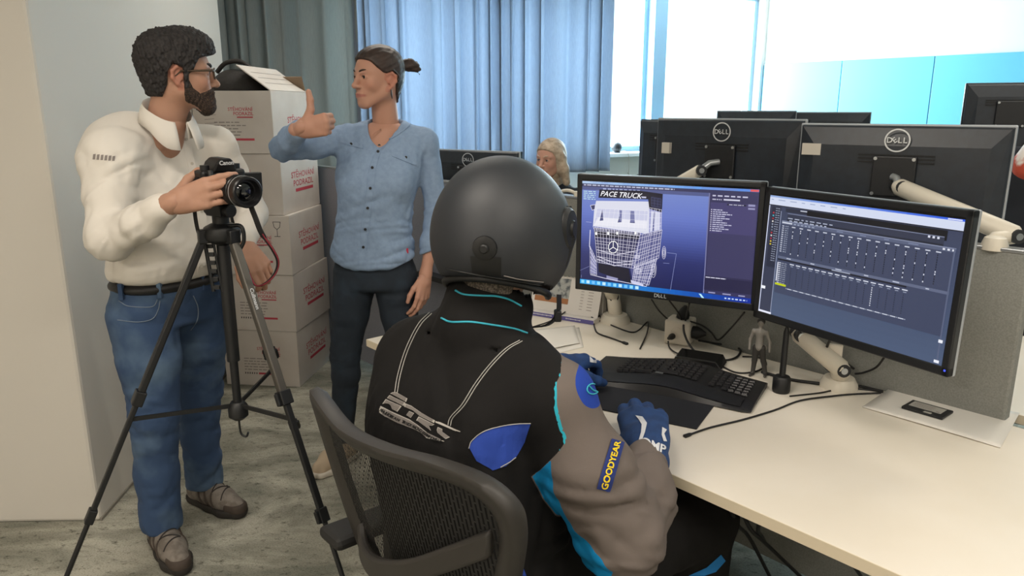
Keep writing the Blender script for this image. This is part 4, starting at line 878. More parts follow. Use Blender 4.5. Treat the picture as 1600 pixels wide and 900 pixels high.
def ink(mb, bvh, txt, o, ex, ey, bold=.01, off=.002, shear=0.):
    vs, fs = text_geo(txt, 1, bold, shear, 3); P = [hit(bvh, o[0] + p[0] * ex[0] + p[1] * ey[0], o[1] + p[0] * ex[1] + p[1] * ey[1], off) for p in vs]
    fs = [f for f in fs if all(P[i] is not None for i in f)]; mb.add([p or Vector((0, 0, 0)) for p in P], fs)
def seam(bvh, pts, off=.001, n=8): return [q for q in (hit(bvh, p.x, p.y, off) for p in catmull([(x, y, 0) for x, y in pts], n)) if q is not None]

# hands: a list of tapered capsules; frame = wrist, x towards the fingers, y towards the thumb, z out of the back of the hand
def hand_prims(W, x, y, z, curls, thumb, sc=1., r=1., spread=1.):
    W, x, y, z = [np.array(q, float) for q in (W, x, y, z)]; L = lambda a, b, c: W + sc * (a * x + b * y + c * z); out = []
    fb = [(.092, .030), (.096, .010), (.090, -.011), (.080, -.030)]; ln = [(.040, .025, .021), (.045, .029, .022), (.041, .027, .021), (.032, .020, .019)]; rr = [.0092, .0094, .0088, .0078]; K = []
    for i, ((bx, by), l, q) in enumerate(zip(fb, ln, rr)):
        kn = (bx, by * spread, .004 - .004 * abs(i - 1)); out.append((L(.005, by * .55, 0), L(*kn), .0165 * sc * r, .0115 * sc * r, .012 * sc)); p = L(*kn); ang = 0; out_dir = by * .06 * (spread - .6) / .03
        for j in range(3):
            ang += R(curls[i][j]); d = x * math.cos(ang) - z * math.sin(ang) + y * out_dir * math.cos(ang) * .5; d /= np.linalg.norm(d); e = p + d * l[j] * sc
            out.append((p, e, q * sc * r * (1.08 - .08 * j), q * sc * r * (1.0 - .08 * j), .004 * sc)); p = e
        K.append(p)
    t0 = L(.018, .022, -.004); p = t0; tl = [.046, .034, .028]; tr = [.0165, .0115, .0105, .0085]
    for j in range(3): d = thumb[j]; d = d[0] * x + d[1] * y + d[2] * z; d = d / np.linalg.norm(d); e = p + d * tl[j] * sc; out.append((p, e, tr[j] * sc * r, tr[j + 1] * sc * r, .006 * sc)); p = e
    out.append((L(-.03, 0, 0), L(.02, 0, 0), .022 * sc * r, .024 * sc * r, .015 * sc)); out.append((L(.03, .014, -.006), L(.07, .016, -.003), .014 * sc * r, .010 * sc * r, .012)); out.append((L(.02, -.018, -.005), L(.06, -.022, -.003), .014 * sc * r, .010 * sc * r, .012))
    return out
def vol_of(prims, h, extra=()):
    P = np.array([q for p in prims for q in (p[0], p[1])]); m = max(max(p[2], p[3]) for p in prims) + .012
    v = Vol(P.min(0) - m, P.max(0) + m, h)
    for p in prims: v.cone(p[0], p[1], p[2], p[3], p[4])
    return v
# heads: local coordinates f (forward), l (to the person's left), u (up), ear level is the origin
class Head:
    def __init__(s, o, f, u, sc=1., h=.0026, jaw=1., nose=1., neck=None, below=.15):
        s.o = np.array(o, float); f = Vector(f).normalized(); u = Vector(u); u = (u - f * u.dot(f)).normalized(); s.f = np.array(f); s.u = np.array(u); s.l = np.array(u.cross(f)); s.sc = sc; s.h = h
        v = s.v = Vol(s.o - np.array([.17, .17, below]) * sc, s.o + np.array([.17, .17, .185]) * sc, h); Lp = s.P; A = [s.f, s.l, s.u]
        def E(c, r, k=.02, op='u'): v.ell(Lp(*c), np.array(r) * sc, A, k * sc, op)
        def C(a, b, r1, r2, k=.015, op='u'): v.cone(Lp(*a), Lp(*b), r1 * sc, r2 * sc, k * sc, op)
        E((-.010, 0, .045), (.098, .076, .086)); E((.034, 0, .012), (.058, .061, .084), .03); E((-.03, 0, .0), (.062, .062, .07), .03)
        for g in (-1, 1):
            C((.004, g * .053, -.040), (.066, g * .019 * jaw, -.082), .019, .017, .03); E((.060, g * .036, -.010), (.025, .024, .026), .02); C((.084, g * .012, .036), (.072, g * .044, .036), .0095, .009, .014)
        E((.074, 0, -.084), (.020 * jaw, .025 * jaw, .018), .02); E((.073, 0, -.046), (.022, .031, .030), .025)
        for g in (-1, 1): E((.096, g * .032, .016), (.016, .017, .0115), .008, 's')
        C((.089, 0, .030), (.111 * nose, 0, -.014), .0080, .0100, .010); E((.112 * nose, 0, -.017), (.0120, .0110, .0095), .008)
        for g in (-1, 1): E((.098, g * .0115, -.020), (.010, .0075, .0075), .006); E((.0790, g * .032, .0165), (.0130, .0165, .0110), .003); E((.0945, g * .032, .0160), (.0105, .0128, .0048), .0015, 's')
        C((.0945, -.016, -.0475), (.0945, .016, -.0475), .0050, .0050, .008); C((.097, -.006, -.0475), (.097, .006, -.0475), .0052, .0052, .006); C((.0925, -.014, -.0585), (.0925, .014, -.0585), .0058, .0058, .008)
        C((.1035, -.021, -.0532), (.1035, .021, -.0532), .0030, .0030, .003, 's')
        for g in (-1, 1):
            pts = [(.006, .072, .026), (-.010, .081, .033), (-.026, .085, .020), (-.026, .083, .0), (-.014, .078, -.018), (-.004, .073, -.026)]
            for a, b in zip(pts, pts[1:]): C((a[0], g * a[1], a[2]), (b[0], g * b[1], b[2]), .0050, .0052, .006)
            E((-.011, g * .0765, .004), (.013, .004, .022), .005); C((.004, g * .072, .006), (.002, g * .073, -.004), .005, .004, .005)
        if neck:
            for a, b, r1, r2 in neck: v.cone(a, b, r1, r2, .03)
    def P(s, f, l, u): return s.o + s.sc * (f * s.f + l * s.l + u * s.u)
    def loc(s, X, Y, Z):
        d = (X - s.o[0], Y - s.o[1], Z - s.o[2]); return [(d[0] * a[0] + d[1] * a[1] + d[2] * a[2]) / s.sc for a in (s.f, s.l, s.u)]
    def field(s, poly, th, lo=.10, hi=.30, k=.006, wid=None):
        """hair or beard: the head's surface grown by th(f, l, u) inside the side-view outline poly"""
        v = Vol(s.v.lo - .0, s.v.lo + np.array(s.v.F.shape) * s.h, s.h); v.F = s.v.F[:v.F.shape[0], :v.F.shape[1], :v.F.shape[2]].copy(); v.ax = [a[:n] for a, n in zip(s.v.ax, v.F.shape)]
        X, Y, Z = np.meshgrid(*v.ax, indexing='ij', sparse=True); f, l, u = s.loc(X, Y, Z); reg = polysdf(poly, f + 0 * l + 0 * u, u + 0 * f + 0 * l) * s.sc
        v.F = smax(v.F - (th(f, l, u) * s.sc).astype(np.float32), reg.astype(np.float32), k).astype(np.float32); return v
    def eyes(s, parent, iris, look=0., mats=None):
        for g in (-1, 1):
            mb = MB(); c = Vector(s.P(.0782, g * .032, .0162)); ellipsoid(mb, c, (.0122 * s.sc,) * 3, 18, 14); e = part(mb, 'eye', MATS['eye_white'], parent, smooth=80)
            d = Vector(s.f + look * s.l).normalized(); mb = MB(); mb.lathe(c + d * .0109 * s.sc, [(.0060 * s.sc, 0), (.0050 * s.sc, .0012), (.0, .0016)], 16, d); part(mb, 'iris', iris, e, smooth=60)
            mb = MB(); P = [Vector(s.P(.0922 - .006 * q * q - .006 * max(0, q * g), g * .032 + .0145 * q, .0212 - .0042 * q * q)) for q in np.linspace(-1, 1, 9)]; mb.tube(P, [.0006, .0011, .0014, .0015, .0016, .0015, .0014, .0011, .0006], 6); part(mb, 'eyelashes', MATS['lash_dark'], parent, smooth=60)
    def brows(s, parent, m, th=1.):
        for g in (-1, 1):
            mb = MB(); P = [Vector(s.P(.0965 - .022 * q * q, g * (.013 + .036 * q), .037 + .007 * math.sin(q * 2.4))) for q in np.linspace(0, 1, 8)]
            mb.tube(P, [a * .0042 * th for a in (.6, 1, 1, 1, .9, .7, .5, .2)], 8); part(mb, 'eyebrow', m, parent, smooth=70)
mat('eye_white', 'D9D3CC', .25); mat('lash_dark', '1E1614', .7); iris_b = mat('iris_brown', '2A1B14', .2); iris_g = mat('iris_grey', '4A5058', .2)
def skin(name, hexc):
    m = mat(name, hexc, .55, spec=.35, bump=(250, .08, .0008)); nt = m.node_tree; b = nt.nodes['Principled BSDF']; a = nt.nodes.new('ShaderNodeAttribute'); a.attribute_name = 'Col'
    nt.links.new(a.outputs['Color'], b.inputs['Base Color']); b.inputs['Subsurface Weight'].default_value = .12; b.inputs['Subsurface Radius'].default_value = (.008, .004, .002); b.inputs['Subsurface Scale'].default_value = .6; return m
def tint(V, base, head=None, lips='9C5A55', cheek=.0):
    c = np.tile(np.array(lin(base)[:3]), (len(V), 1))
    if head is not None:
        f, l, u = head.loc(V[:, 0], V[:, 1], V[:, 2]); w_ = np.clip((.0098 - .26 * np.abs(l) ** 1.2 - np.abs(u + .053)) / .0035, 0, 1) * np.clip((f - .078) / .008, 0, 1); w_ = (w_ * .75)[:, None]; c = c * (1 - w_) + np.array(lin(lips)[:3]) * w_
        w_ = np.exp(-(((f - .07) / .03) ** 2 + ((np.abs(l) - .045) / .02) ** 2 + ((u + .015) / .02) ** 2))[:, None] * cheek; c = c * (1 - w_) + np.array(lin('C0705C')[:3]) * w_
        ear = ((np.abs(l) > .070) & (np.abs(u) < .04) & (f < .02) & (f > -.04))[:, None] * .35; c = c * (1 - ear) + np.array(lin('B9604E')[:3]) * ear
    return c
# ------------------------------------------------------------------ the driver at the desk: racing suit, helmet, gloves
suit_m = bpy.data.materials.new('racing_suit'); suit_m.use_nodes = True
def build_suit():
    nt = suit_m.node_tree; b = nt.nodes['Principled BSDF']; L = nt.links.new; b.inputs['Roughness'].default_value = .92; b.inputs['Specular IOR Level'].default_value = .2
    def at(n): a = nt.nodes.new('ShaderNodeAttribute'); a.attribute_name = n; return a.outputs['Fac']
    def step(x, e=0., op='GREATER_THAN'): m = nt.nodes.new('ShaderNodeMath'); m.operation = op; L(x, m.inputs[0]); m.inputs[1].default_value = e; return m.outputs[0]
    def absn(x): m = nt.nodes.new('ShaderNodeMath'); m.operation = 'ABSOLUTE'; L(x, m.inputs[0]); return m.outputs[0]
    def mix(f, a, c): m = nt.nodes.new('ShaderNodeMix'); m.data_type = 'RGBA'; L(f, m.inputs[0]); (L(a, m.inputs[6]) if not isinstance(a, tuple) else setattr(m.inputs[6], 'default_value', a)); m.inputs[7].default_value = c; return m.outputs[2]
    g, t, cy = at('grey'), at('teal'), at('royal')
    c = mix(step(g), lin('1A1919'), lin('6B625D')); c = mix(step(cy), c, lin('26429C')); c = mix(step(t), c, lin('0F7DB4'))
    c = mix(step(at('pipe'), .003, 'LESS_THAN'), c, lin('2FA6BC'))
    n = nt.nodes.new('ShaderNodeTexNoise'); n.inputs['Scale'].default_value = 900; tc = nt.nodes.new('ShaderNodeTexCoord'); L(tc.outputs['Object'], n.inputs['Vector']); bp = nt.nodes.new('ShaderNodeBump'); bp.inputs['Strength'].default_value = .25; bp.inputs['Distance'].default_value = .0008
    L(n.outputs['Fac'], bp.inputs['Height']); L(bp.outputs['Normal'], b.inputs['Normal']); L(c, b.inputs['Base Color'])
build_suit()
drv_skin = skin('driver_skin', 'A98672'); glove_m = mat('navy_glove', '1F4276', .85, noise=(30, '1A3866', .4, .6), bump=(500, .3, .0008)); glove_d = mat('glove_palm_dark', '1A2430', .9); white_pr = mat('white_print', 'D4D6DA', .6)
helmet_m = mat('matte_black_helmet', '1A1E25', .56, coat=0, spec=.7); trim_b = mat('helmet_trim_black', '101113', .5); nape_m = mat('short_greying_hair', '6E655A', .9, noise=(300, '3E3832', .4, .6), bump=(300, .5, .003))
teal_m = mat('teal_piping', '35A8BE', .7); stitch_m = mat('white_stitching', 'A8A5A0', .8); silver_m = mat('silver_embroidery', '7E7874', .7); edge_w = mat('white_embroidery_edge', 'B9B4AD', .8); royal_m = mat('royal_blue_patch', '2746A4', .9); patch_y = mat('yellow_print', 'E8C818', .7); patch_b = mat('patch_navy', '1C2E6E', .8)
drv = thing('person', 'person from behind in black racing suit, black helmet and navy gloves, seated at the desk', 'person', D(1.05, -.33, 0))
def DN(s_, t_, z): return np.array(D(s_, t_, z))
U3 = np.array((DU.x, DU.y, 0)); V3 = np.array((DV.x, DV.y, 0))
RS = np.array((.078, 1.24, .996)); RE = np.array((.196, 1.21, .755)); RW_ = np.array((.285, 1.465, .80)); LS = np.array((-.205, 1.50, .99)); LE = np.array((-.06, 1.70, .80)); LW = np.array((.12, 1.90, .80))
HC_ = np.array((-.021, 1.41, 1.275)); NB = np.array((-.055, 1.385, 1.06))
hipR, hipL, kneeR, kneeL, ankR, ankL = DN(1.16, -.33, .55), DN(.94, -.33, .55), DN(1.25, .15, .57), DN(.86, .15, .57), DN(1.22, .22, .10), DN(.88, .24, .10)
# suit
v = Vol((-.52, .95, .02), (.72, 2.15, 1.20), .0072)
v.loft([(DN(1.06, -.33, .46), .20, .15), (DN(1.05, -.345, .60), .215, .165), (DN(1.04, -.36, .75), .225, .165), (DN(1.03, -.365, .90), .235, .16), (DN(1.035, -.36, 1.0), .215, .125), (DN(1.05, -.335, 1.075), .125, .085)], U3, V3, 2.4, .03)
v.chain([LS + (0, 0, .01), NB + (-.02, .02, .0), RS + (0, 0, .005)], [.068, .075, .070], .05)
v.chain([RS, (RS + RE) / 2 + (-.004, -.008, 0), RE, RE * .55 + RW_ * .45 + (.012, 0, -.006), RW_ - (.016, .072, .010)], [.066, .078, .078, .070, .050], .022)
v.chain([LS, LE, LW], [.076, .062, .046], .02)
v.chain([hipR, (hipR + kneeR) / 2, kneeR], [.115, .10, .085], .04); v.chain([hipL, (hipL + kneeL) / 2, kneeL], [.115, .10, .085], .04)
v.chain([kneeR, ankR], [.082, .060], .03); v.chain([kneeL, ankL], [.082, .060], .03)
# collar: a stand-up band around the neck
v.cone(NB + (.0, -.005, .03), NB + (.010, .004, .068), .095, .087, .012); v.cone(NB + (.012, .010, .064), NB + (.03, .03, .18), .068, .075, .006, 's')
gr_ = [NB + (.0, -.004, .0) + .106 * (math.cos(a) * U3 + math.sin(a) * V3) + np.array((0, 0, .012 - .010 * math.sin(a))) for a in np.linspace(0, 2 * math.pi, 25)]
for a, b in zip(gr_, gr_[1:]): v.cone(a, b, .0045, .0045, .008, 's')
v.rough(.0036, 34, 3, (1, 1, .6)); v.rough(.0065, 62, 5, (.8, .6, 1.2), (.03, 1.0, .62), (.45, 1.62, .93)); v.rough(.004, 80, 6, (1.2, 1.2, .35), (-.4, 1.0, .5), (.1, 1.6, 1.0))
V, Q = v.mesh()
def sleeve_attr(V):
    """zones sewn round the right sleeve, in arm coordinates: h along the upper arm, ph around it"""
    ax = RE - RS; ax = ax / np.linalg.norm(ax); a = np.array((-.081, -1.2, .49)); a -= ax * (a @ ax); a /= np.linalg.norm(a); b = np.cross(a, ax); b = b if b[0] > 0 else -b
    d = V - RS; h = d @ ax; p = d - h[:, None] * ax; ph = np.degrees(np.arctan2(p @ b, p @ a))
    def dist(a_, b_): ab = b_ - a_; q = np.clip(((V - a_) @ ab) / (ab @ ab), 0, 1); return np.linalg.norm(V - a_ - q[:, None] * ab, axis=1)
    near = np.maximum(.099 + .022 * (h < .07) - dist(RS, RE), .125 - dist(RE * .7 + RW_ * .3, RW_)); nt_ = .097 - dist(RS, RE); k = R(1) * .07
    f = np.interp(h, [-.072, -.060, -.043, -.015, .024, .050, .062, .105, .16], [110, 45, 10, -3, -10, -11, -25, -95, -185])
    grey = np.minimum(near, (ph - f) * k); grey = np.minimum(grey, np.where(ph > 60, (h + .066), 1.))
    g = np.interp(h, [.05, .059, .105, .145, .20, .225, .265, .30, .33], [-60, -40, -51, -55, -58, -52, -36, -34, -60]); teal = np.minimum(np.minimum(grey - .001, (g - ph) * k), np.minimum(nt_, (ph + 122) * k)); teal = np.where(h < .05, -.05, teal)
    e = np.sqrt(np.abs((h + .004) / .038) ** 2.4 + np.abs((ph - 76) / 45) ** 2.4); royal = np.minimum((1 - e) * .04, near)
    pipe = np.where((h < .064) & (ph < 70) & (near > .004), np.abs((ph - f) * k), 1.)
    return grey, teal, royal, pipe
g_, t_, r_, p_ = sleeve_attr(V)
suit = sculpt((V, Q), 'racing_suit', suit_m, drv, 'black racing suit with grey sleeves, blue panels and silver lettering', attrs={'grey': g_, 'teal': t_, 'royal': r_, 'pipe': p_})
SB = bvh_of(suit)
# body under the suit: head, neck, trunk, arms in one mesh
hd = Head(HC_ + np.array((.0, .0, -.015)), (.34, .92, -.18), (0, .18, 1), 1.0, .005, neck=[(HC_ + (-.01, -.03, -.05), NB + (0, 0, -.02), .058, .062), (NB + (0, 0, -.01), NB + (-.01, -.01, -.2), .07, .1)])
core = Vol((-.5, 1.0, .05), (.7, 2.1, 1.2), .016)
core.chain([NB + (0, 0, .04), NB + (-.02, -.01, -.12), DN(1.04, -.35, .75), DN(1.05, -.33, .55)], [.055, .09, .10, .11], .05); core.chain([LS, NB + (0, 0, -.05), RS], [.045, .06, .045], .03)
core.chain([RS, RE, RW_], [.04, .035, .026], .02); core.chain([LS, LE, LW], [.04, .035, .026], .02); core.chain([hipR, kneeR, ankR], [.08, .055, .035], .03); core.chain([hipL, kneeL, ankL], [.08, .055, .035], .03)
V, Q = join([hd.v.mesh(), core.mesh()]); sculpt((V, Q), 'body', drv_skin, drv, col=tint(V, 'A98672', hd)); hd.eyes(drv, iris_b)
nh = hd.field([(-.02, .02), (-.022, -.02), (-.045, -.085), (-.055, -.128), (-.16, -.135), (-.2, .2), (0, .2)], lambda f, l, u: .006 + 0 * f, k=.005); sculpt(nh, 'hair', nape_m, drv)
# helmet
HF = Vector((.36, .89, -.24)).normalized(); HUp = Vector((.06, .22, 1)); HUp = (HUp - HF * HUp.dot(HF)).normalized(); HL = HUp.cross(HF); A_ = [np.array(HF), np.array(HL), np.array(HUp)]
hp = lambda f, l, u: HC_ + f * A_[0] + l * A_[1] + u * A_[2]
v = Vol(HC_ - .2, HC_ + .2, .004)
v.ell(hp(0, -.004, .012), (.148, .124, .128), A_, .01); v.ell(hp(.0, -.004, -.035), (.143, .121, .115), A_, .05)
def plane(vol, n, c, k=.006):
    X, Y, Z = np.meshgrid(*vol.ax, indexing='ij', sparse=True); d = (X - c[0]) * n[0] + (Y - c[1]) * n[1] + (Z - c[2]) * n[2]; vol.F = smax(vol.F, d.astype(np.float32), k).astype(np.float32)
nrm = -A_[2] - .16 * A_[0]; plane(v, nrm / np.linalg.norm(nrm), hp(0, 0, -.112))
v.ell(hp(.17, 0, -.045), (.12, .098, .105), A_, .012, 's'); v.ell(hp(.0, 0, -.02), (.125, .102, .108), A_, .004, 's'); v.cone(hp(-.005, 0, -.08), hp(-.02, 0, -.2), .104, .104, .004, 's')
helm = sculpt(v, 'helmet', helmet_m, drv, 'matte black open-face racing helmet'); HB_ = bvh_of(helm)
mb = MB(); rim = []
for i in range(49):
    a = R(65) + R(230) * i / 48; rim.append(Vector(hp(.107 * math.cos(a), .097 * math.sin(a), -.112 - .16 * .107 * math.cos(a) - .001)))
mb.tube(rim, .0075, 8); part(mb, 'rim_trim', trim_b, helm, smooth=60)
for g in (-1, 1):
    mb = MB(); ax = Vector(A_[1] * g); c = Vector(hp(.006, g * .121 - .004, .008)); mb.lathe(c, [(.040, 0), (.040, .008), (.034, .014), (.016, .016), (.014, .020), (.0, .020)], 28, ax); sp = part(mb, 'visor_pivot', trim_b, helm, smooth=35)
    if g == -1: mb = MB(); mb.tube([Vector(hp(.01, -.128, .05)), Vector(hp(.015, -.130, -.01)), Vector(hp(.02, -.122, -.06))], [.006, .015, .008], 12); part(mb, 'intercom_box', trim_b, helm, smooth=60)
back = hit(HB_, 757, 388, .0); n_ = (back - Vector(HC_)).normalized()
mb = MB(); mb.lathe(back - n_ * .002, [(.022, 0), (.021, .004), (.014, .006), (.008, .006), (.008, .010), (.006, .012), (0, .012)], 24, n_); part(mb, 'rear_stud', trim_b, helm, smooth=40)
mb = MB(); decal(mb, HB_, [(735, 400), (783, 402), (783, 432), (738, 428)], 6, .001); part(mb, 'rear_plate', trim_b, helm, smooth=60)
for pts in ([(698, 420), (740, 428), (790, 436), (850, 446)],):
    mb = MB(); mb.tube(seam(HB_, pts, .001), .0016, 6); part(mb, 'rim_groove', alu_m if False else trim_b, helm, smooth=60)
mb = MB(); P = [Vector(hp(.02, -.118, -.115)), Vector(hp(.03, -.115, -.15)), Vector(hp(.045, -.09, -.175)), Vector(hp(.05, -.04, -.185))]; mb.ribbon(catmull(P, 6), Vector(A_[0]) * .022, .003); part(mb, 'chin_strap', trim_b, helm, smooth=60)
mb = MB(); p = Vector(hp(.03, -.115, -.155)); mb.box(p, (.014, .018, .022)); part(mb, 'strap_buckle', trim_b, helm, bevel=.003)
mb = MB(); P = seam(HB_, [(787, 430), (815, 436), (848, 440)], .002); mb.tube(P, .0010, 6); part(mb, 'pale_line', silver_m, helm)  # thin pale line low on the right of the helmet
# gloves
def glove(W, x, y, z, curls, thumb, sc, name='glove'):
    pr = hand_prims(W, x, y, z, curls, thumb, sc, 1.22); v = vol_of(pr, .0032); v.cone(np.array(W) - np.array(x) * .055, np.array(W) + np.array(x) * .01, .040, .036, .012); return v
xh = np.array((.012, .17, .028)); xh /= np.linalg.norm(xh); zh = np.array((-.25, -.15, .95)); zh -= xh * (zh @ xh); zh /= np.linalg.norm(zh); yh = -np.cross(xh, zh) * -1; yh = np.cross(zh, xh)
W0 = RW_ + (0.002, -.005, .004)
v = glove(W0, xh, yh, zh, [(10, 32, 26), (12, 34, 26), (15, 36, 28), (20, 38, 30)], [(.62, .75, -.35), (.85, .45, -.3), (.95, .1, -.3)], 1.30)
gr = sculpt(v, 'glove', glove_m, drv, 'navy right glove with white OMP lettering, closed over the mouse'); GB = bvh_of(gr)
x2 = np.array((.62, .78, -.02)); x2 /= np.linalg.norm(x2); z2 = np.array((-.05, -.1, 1.0)); z2 -= x2 * (z2 @ x2); z2 /= np.linalg.norm(z2); y2 = -np.cross(z2, x2)
W2 = np.array((.128, 1.90, .822))
v = glove(W2, x2, y2, z2, [(24, 40, 25), (26, 42, 25), (28, 44, 25), (30, 46, 28)], [(.6, .75, -.4), (.85, .4, -.45), (.95, .1, -.4)], 1.08)
gl = sculpt(v, 'glove', glove_m, drv, 'navy left glove resting on the keyboard')
mb = MB(); ink(mb, GB, 'OMP', (1021, 697), (17, 6.5), (2, -17), .03); part(mb, 'lettering', white_pr, gr, 'white OMP lettering'); mb = MB(); P = [(1003, 663), (1010, 652), (1013, 660), (1005, 680), (999, 694), (993, 692), (999, 678)]
decal(mb, GB, [(993, 650), (1004, 652), (1011, 662), (1008, 676), (1002, 694), (997, 695), (1002, 676), (1003, 664), (998, 656)], 4, .002); part(mb, 'print', white_pr, gr, 'white curved stripe')
mb = MB(); decal(mb, GB, [(1034, 668), (1041, 672), (1037, 678), (1041, 690), (1036, 690), (1033, 680)], 4, .002); part(mb, 'print', white_pr, gr)
GLB = bvh_of(gl); mb = MB(); decal(mb, GLB, [(921, 557), (932, 558), (931, 567), (921, 566)], 4, .002); part(mb, 'cuff_tab', white_pr, gl, 'white tab')
# decorations sewn on the suit
mb = MB()
for pts in ([(690, 497), (705, 503), (735, 503), (765, 507), (800, 513), (824, 521)], [(712, 454), (725, 460), (752, 462), (775, 463), (795, 468), (814, 478)]):
    P = seam(SB, pts, .001); mb = MB(); mb.tube(P, .0018, 6); part(mb, 'collar_piping', teal_m, suit, smooth=60)
P = seam(SB, [(611, 511), (622, 500), (640, 491), (655, 489)], .001); mb = MB(); mb.tube(P, .0022, 6); part(mb, 'shoulder_piping', teal_m, suit, smooth=60)
for pts in ([(671, 489), (655, 505), (640, 532), (629, 560), (621, 590), (617, 614)], [(812, 532), (790, 545), (765, 570), (742, 600), (722, 632), (704, 652), (700, 664)]):
    for dx in (0, 4): P = seam(SB, [(a + dx, b + dx * .3) for a, b in pts], .0008); mb = MB(); mb.tube(P, .0009, 6); part(mb, 'stitching', stitch_m, suit, smooth=60)
def z5(*q): return [(560 + x / 6.43, 580 + y / 6.43) for x, y in q]
logo = [z5((325, 225), (350, 212), (385, 212), (498, 275), (485, 310), (335, 228)), z5((295, 268), (318, 240), (478, 318), (460, 350), (295, 272)), z5((245, 330), (280, 280), (440, 352), (398, 408), (345, 382), (335, 350), (310, 325), (270, 320)),
        z5((470, 330), (480, 325), (540, 350), (640, 420), (775, 495), (765, 520), (620, 450), (545, 390), (465, 355)), z5((485, 440), (515, 400), (565, 422), (530, 470)), z5((585, 495), (610, 455), (770, 535), (745, 548), (712, 548), (735, 598), (640, 530), (600, 500)), z5((790, 590), (800, 560), (845, 580), (845, 608), (920, 662), (880, 682), (800, 620)),
        z5((215, 380), (228, 348), (345, 408), (520, 485), (600, 540), (700, 620), (870, 705), (820, 700), (690, 672), (640, 622), (560, 580), (400, 520), (270, 455), (215, 415))]
for a in ((0, 0), (22, 14), (40, 30)): logo.append(z5((780 + a[0], 500 + a[1] * .3), (990 + a[0], 605 + a[1] * .35 - 10), (985 + a[0], 612 + a[1] * .3 - 8), (785 + a[0] - 8, 515 + a[1] * .3)))
for P in logo:
    cx = sum(p[0] for p in P) / len(P); cy_ = sum(p[1] for p in P) / len(P); mb = MB(); decal(mb, SB, P, 4, .0012)
    if mb.f: part(mb, 'embroidery', edge_w, suit, 'silver truck and ETRC lettering across the back' if P is logo[0] else None)
    Pin = [(cx + (x - cx) * .90 + (1.2 if x < cx else -1.2) * 0, cy_ + (y - cy_) * .86) for x, y in P]; mb = MB(); decal(mb, SB, Pin, 4, .0018)
    if mb.f and P not in logo[8:]: part(mb, 'embroidery', silver_m, suit)
mb = MB(); txt_ = 'FIA EUROPEAN TRUCK RACING CHAMPIONSHIP'; lp_ = catmull([(597, 641, 0), (613, 651, 0), (640, 663, 0), (657, 672, 0), (675, 684, 0), (694, 690, 0)], 12)
for i, ch in enumerate(txt_):
    if ch != ' ': p = lp_[int(i / len(txt_) * (len(lp_) - 2))]; q = lp_[int(i / len(txt_) * (len(lp_) - 2)) + 1]; d = (q - p).normalized(); ink(mb, SB, ch, (p.x, p.y), (d.x * 6.5, d.y * 6.5), (d.y * 6 + 1, -d.x * 6), .03, .0026)
part(mb, 'lettering', trim_b, suit, 'small dark lettering on the curved silver band')
mb = MB(); decal(mb, SB, [(733, 698), (737, 688), (755, 674), (780, 666), (805, 662), (830, 661), (820, 690), (806, 714), (790, 728), (770, 735), (745, 720)], 5, .0016); part(mb, 'side_patch', royal_m, suit, 'royal blue panel on the lower back')
for pts in ([(733, 700), (738, 688), (756, 674), (782, 666), (806, 662), (830, 661)], [(806, 714), (795, 722), (782, 730)]): mb = MB(); mb.tube(seam(SB, pts, .002), .0009, 6); part(mb, 'stitching', stitch_m, suit, smooth=60)
for P, m_, lab in (([(796, 862), (806, 856), (822, 899), (804, 899)], royal_m, 'royal blue strip low on the side'), ([(1076, 899), (1104, 886), (1126, 866), (1133, 876), (1118, 893), (1100, 899)], mat('bright_blue_trim', '1F7AC0', .9), 'bright blue trim at the knee')):
    mb = MB(); decal(mb, SB, P, 5, .0016)
    if mb.f: part(mb, 'side_patch', m_, suit, lab)
mb = MB(); decal(mb, SB, [(932, 762), (952, 769), (974, 692), (954, 686)], 4, .003); gp = part(mb, 'sponsor_patch', patch_b, suit, 'navy GOODYEAR patch with yellow letters')
mb = MB(); ink(mb, SB, 'GOODYEAR', (953, 727), (3.7, -13), (-12.5, -3.6), .03, .0045); part(mb, 'lettering', patch_y, gp, 'yellow GOODYEAR lettering')
mb = MB(); P = [(925 + 10 * math.cos(a) * (1 - .02 * i), 608 + 8 * math.sin(a)) for i, a in enumerate(np.linspace(.2, 5.8, 14))]; mb.tube(seam(SB, P, .0015, 4), .0012, 6); mb.tube(seam(SB, [(920, 604), (926, 610), (932, 612)], .0015, 4), .0014, 6); part(mb, 'emblem', teal_m, suit, 'small cyan round emblem on the shoulder')
# shoes
for a_, sg in ((ankR, 1), (ankL, -1)):
    v = Vol(a_ - .2, a_ + np.array((.35, .35, .08)), .008); v.chain([a_ + (0, 0, -.055), a_ + V3 * .10 + (0, 0, -.062), a_ + V3 * .17 + (0, 0, -.068)], [.044, .042, .032], .02); v.cone(a_ + (0, 0, .02), a_ + (0, 0, -.04), .045, .045, .02); plane(v, np.array((0, 0, -1.)), np.array((0, 0, .003))); sculpt(v, 'shoe', trim_b, drv)
# the mouse under the right glove
mb = MB(); c = Vector(W0 + xh * .105); c.z = DESK + .022
ellipsoid(mb, c, (.032, .056, .020), 20, 12, rot=rotz(-.3)); solo(mb, 'computer_mouse', trim_b, 'black computer mouse under the right navy glove', 'mouse', (c.x, c.y, DESK), smooth=60)
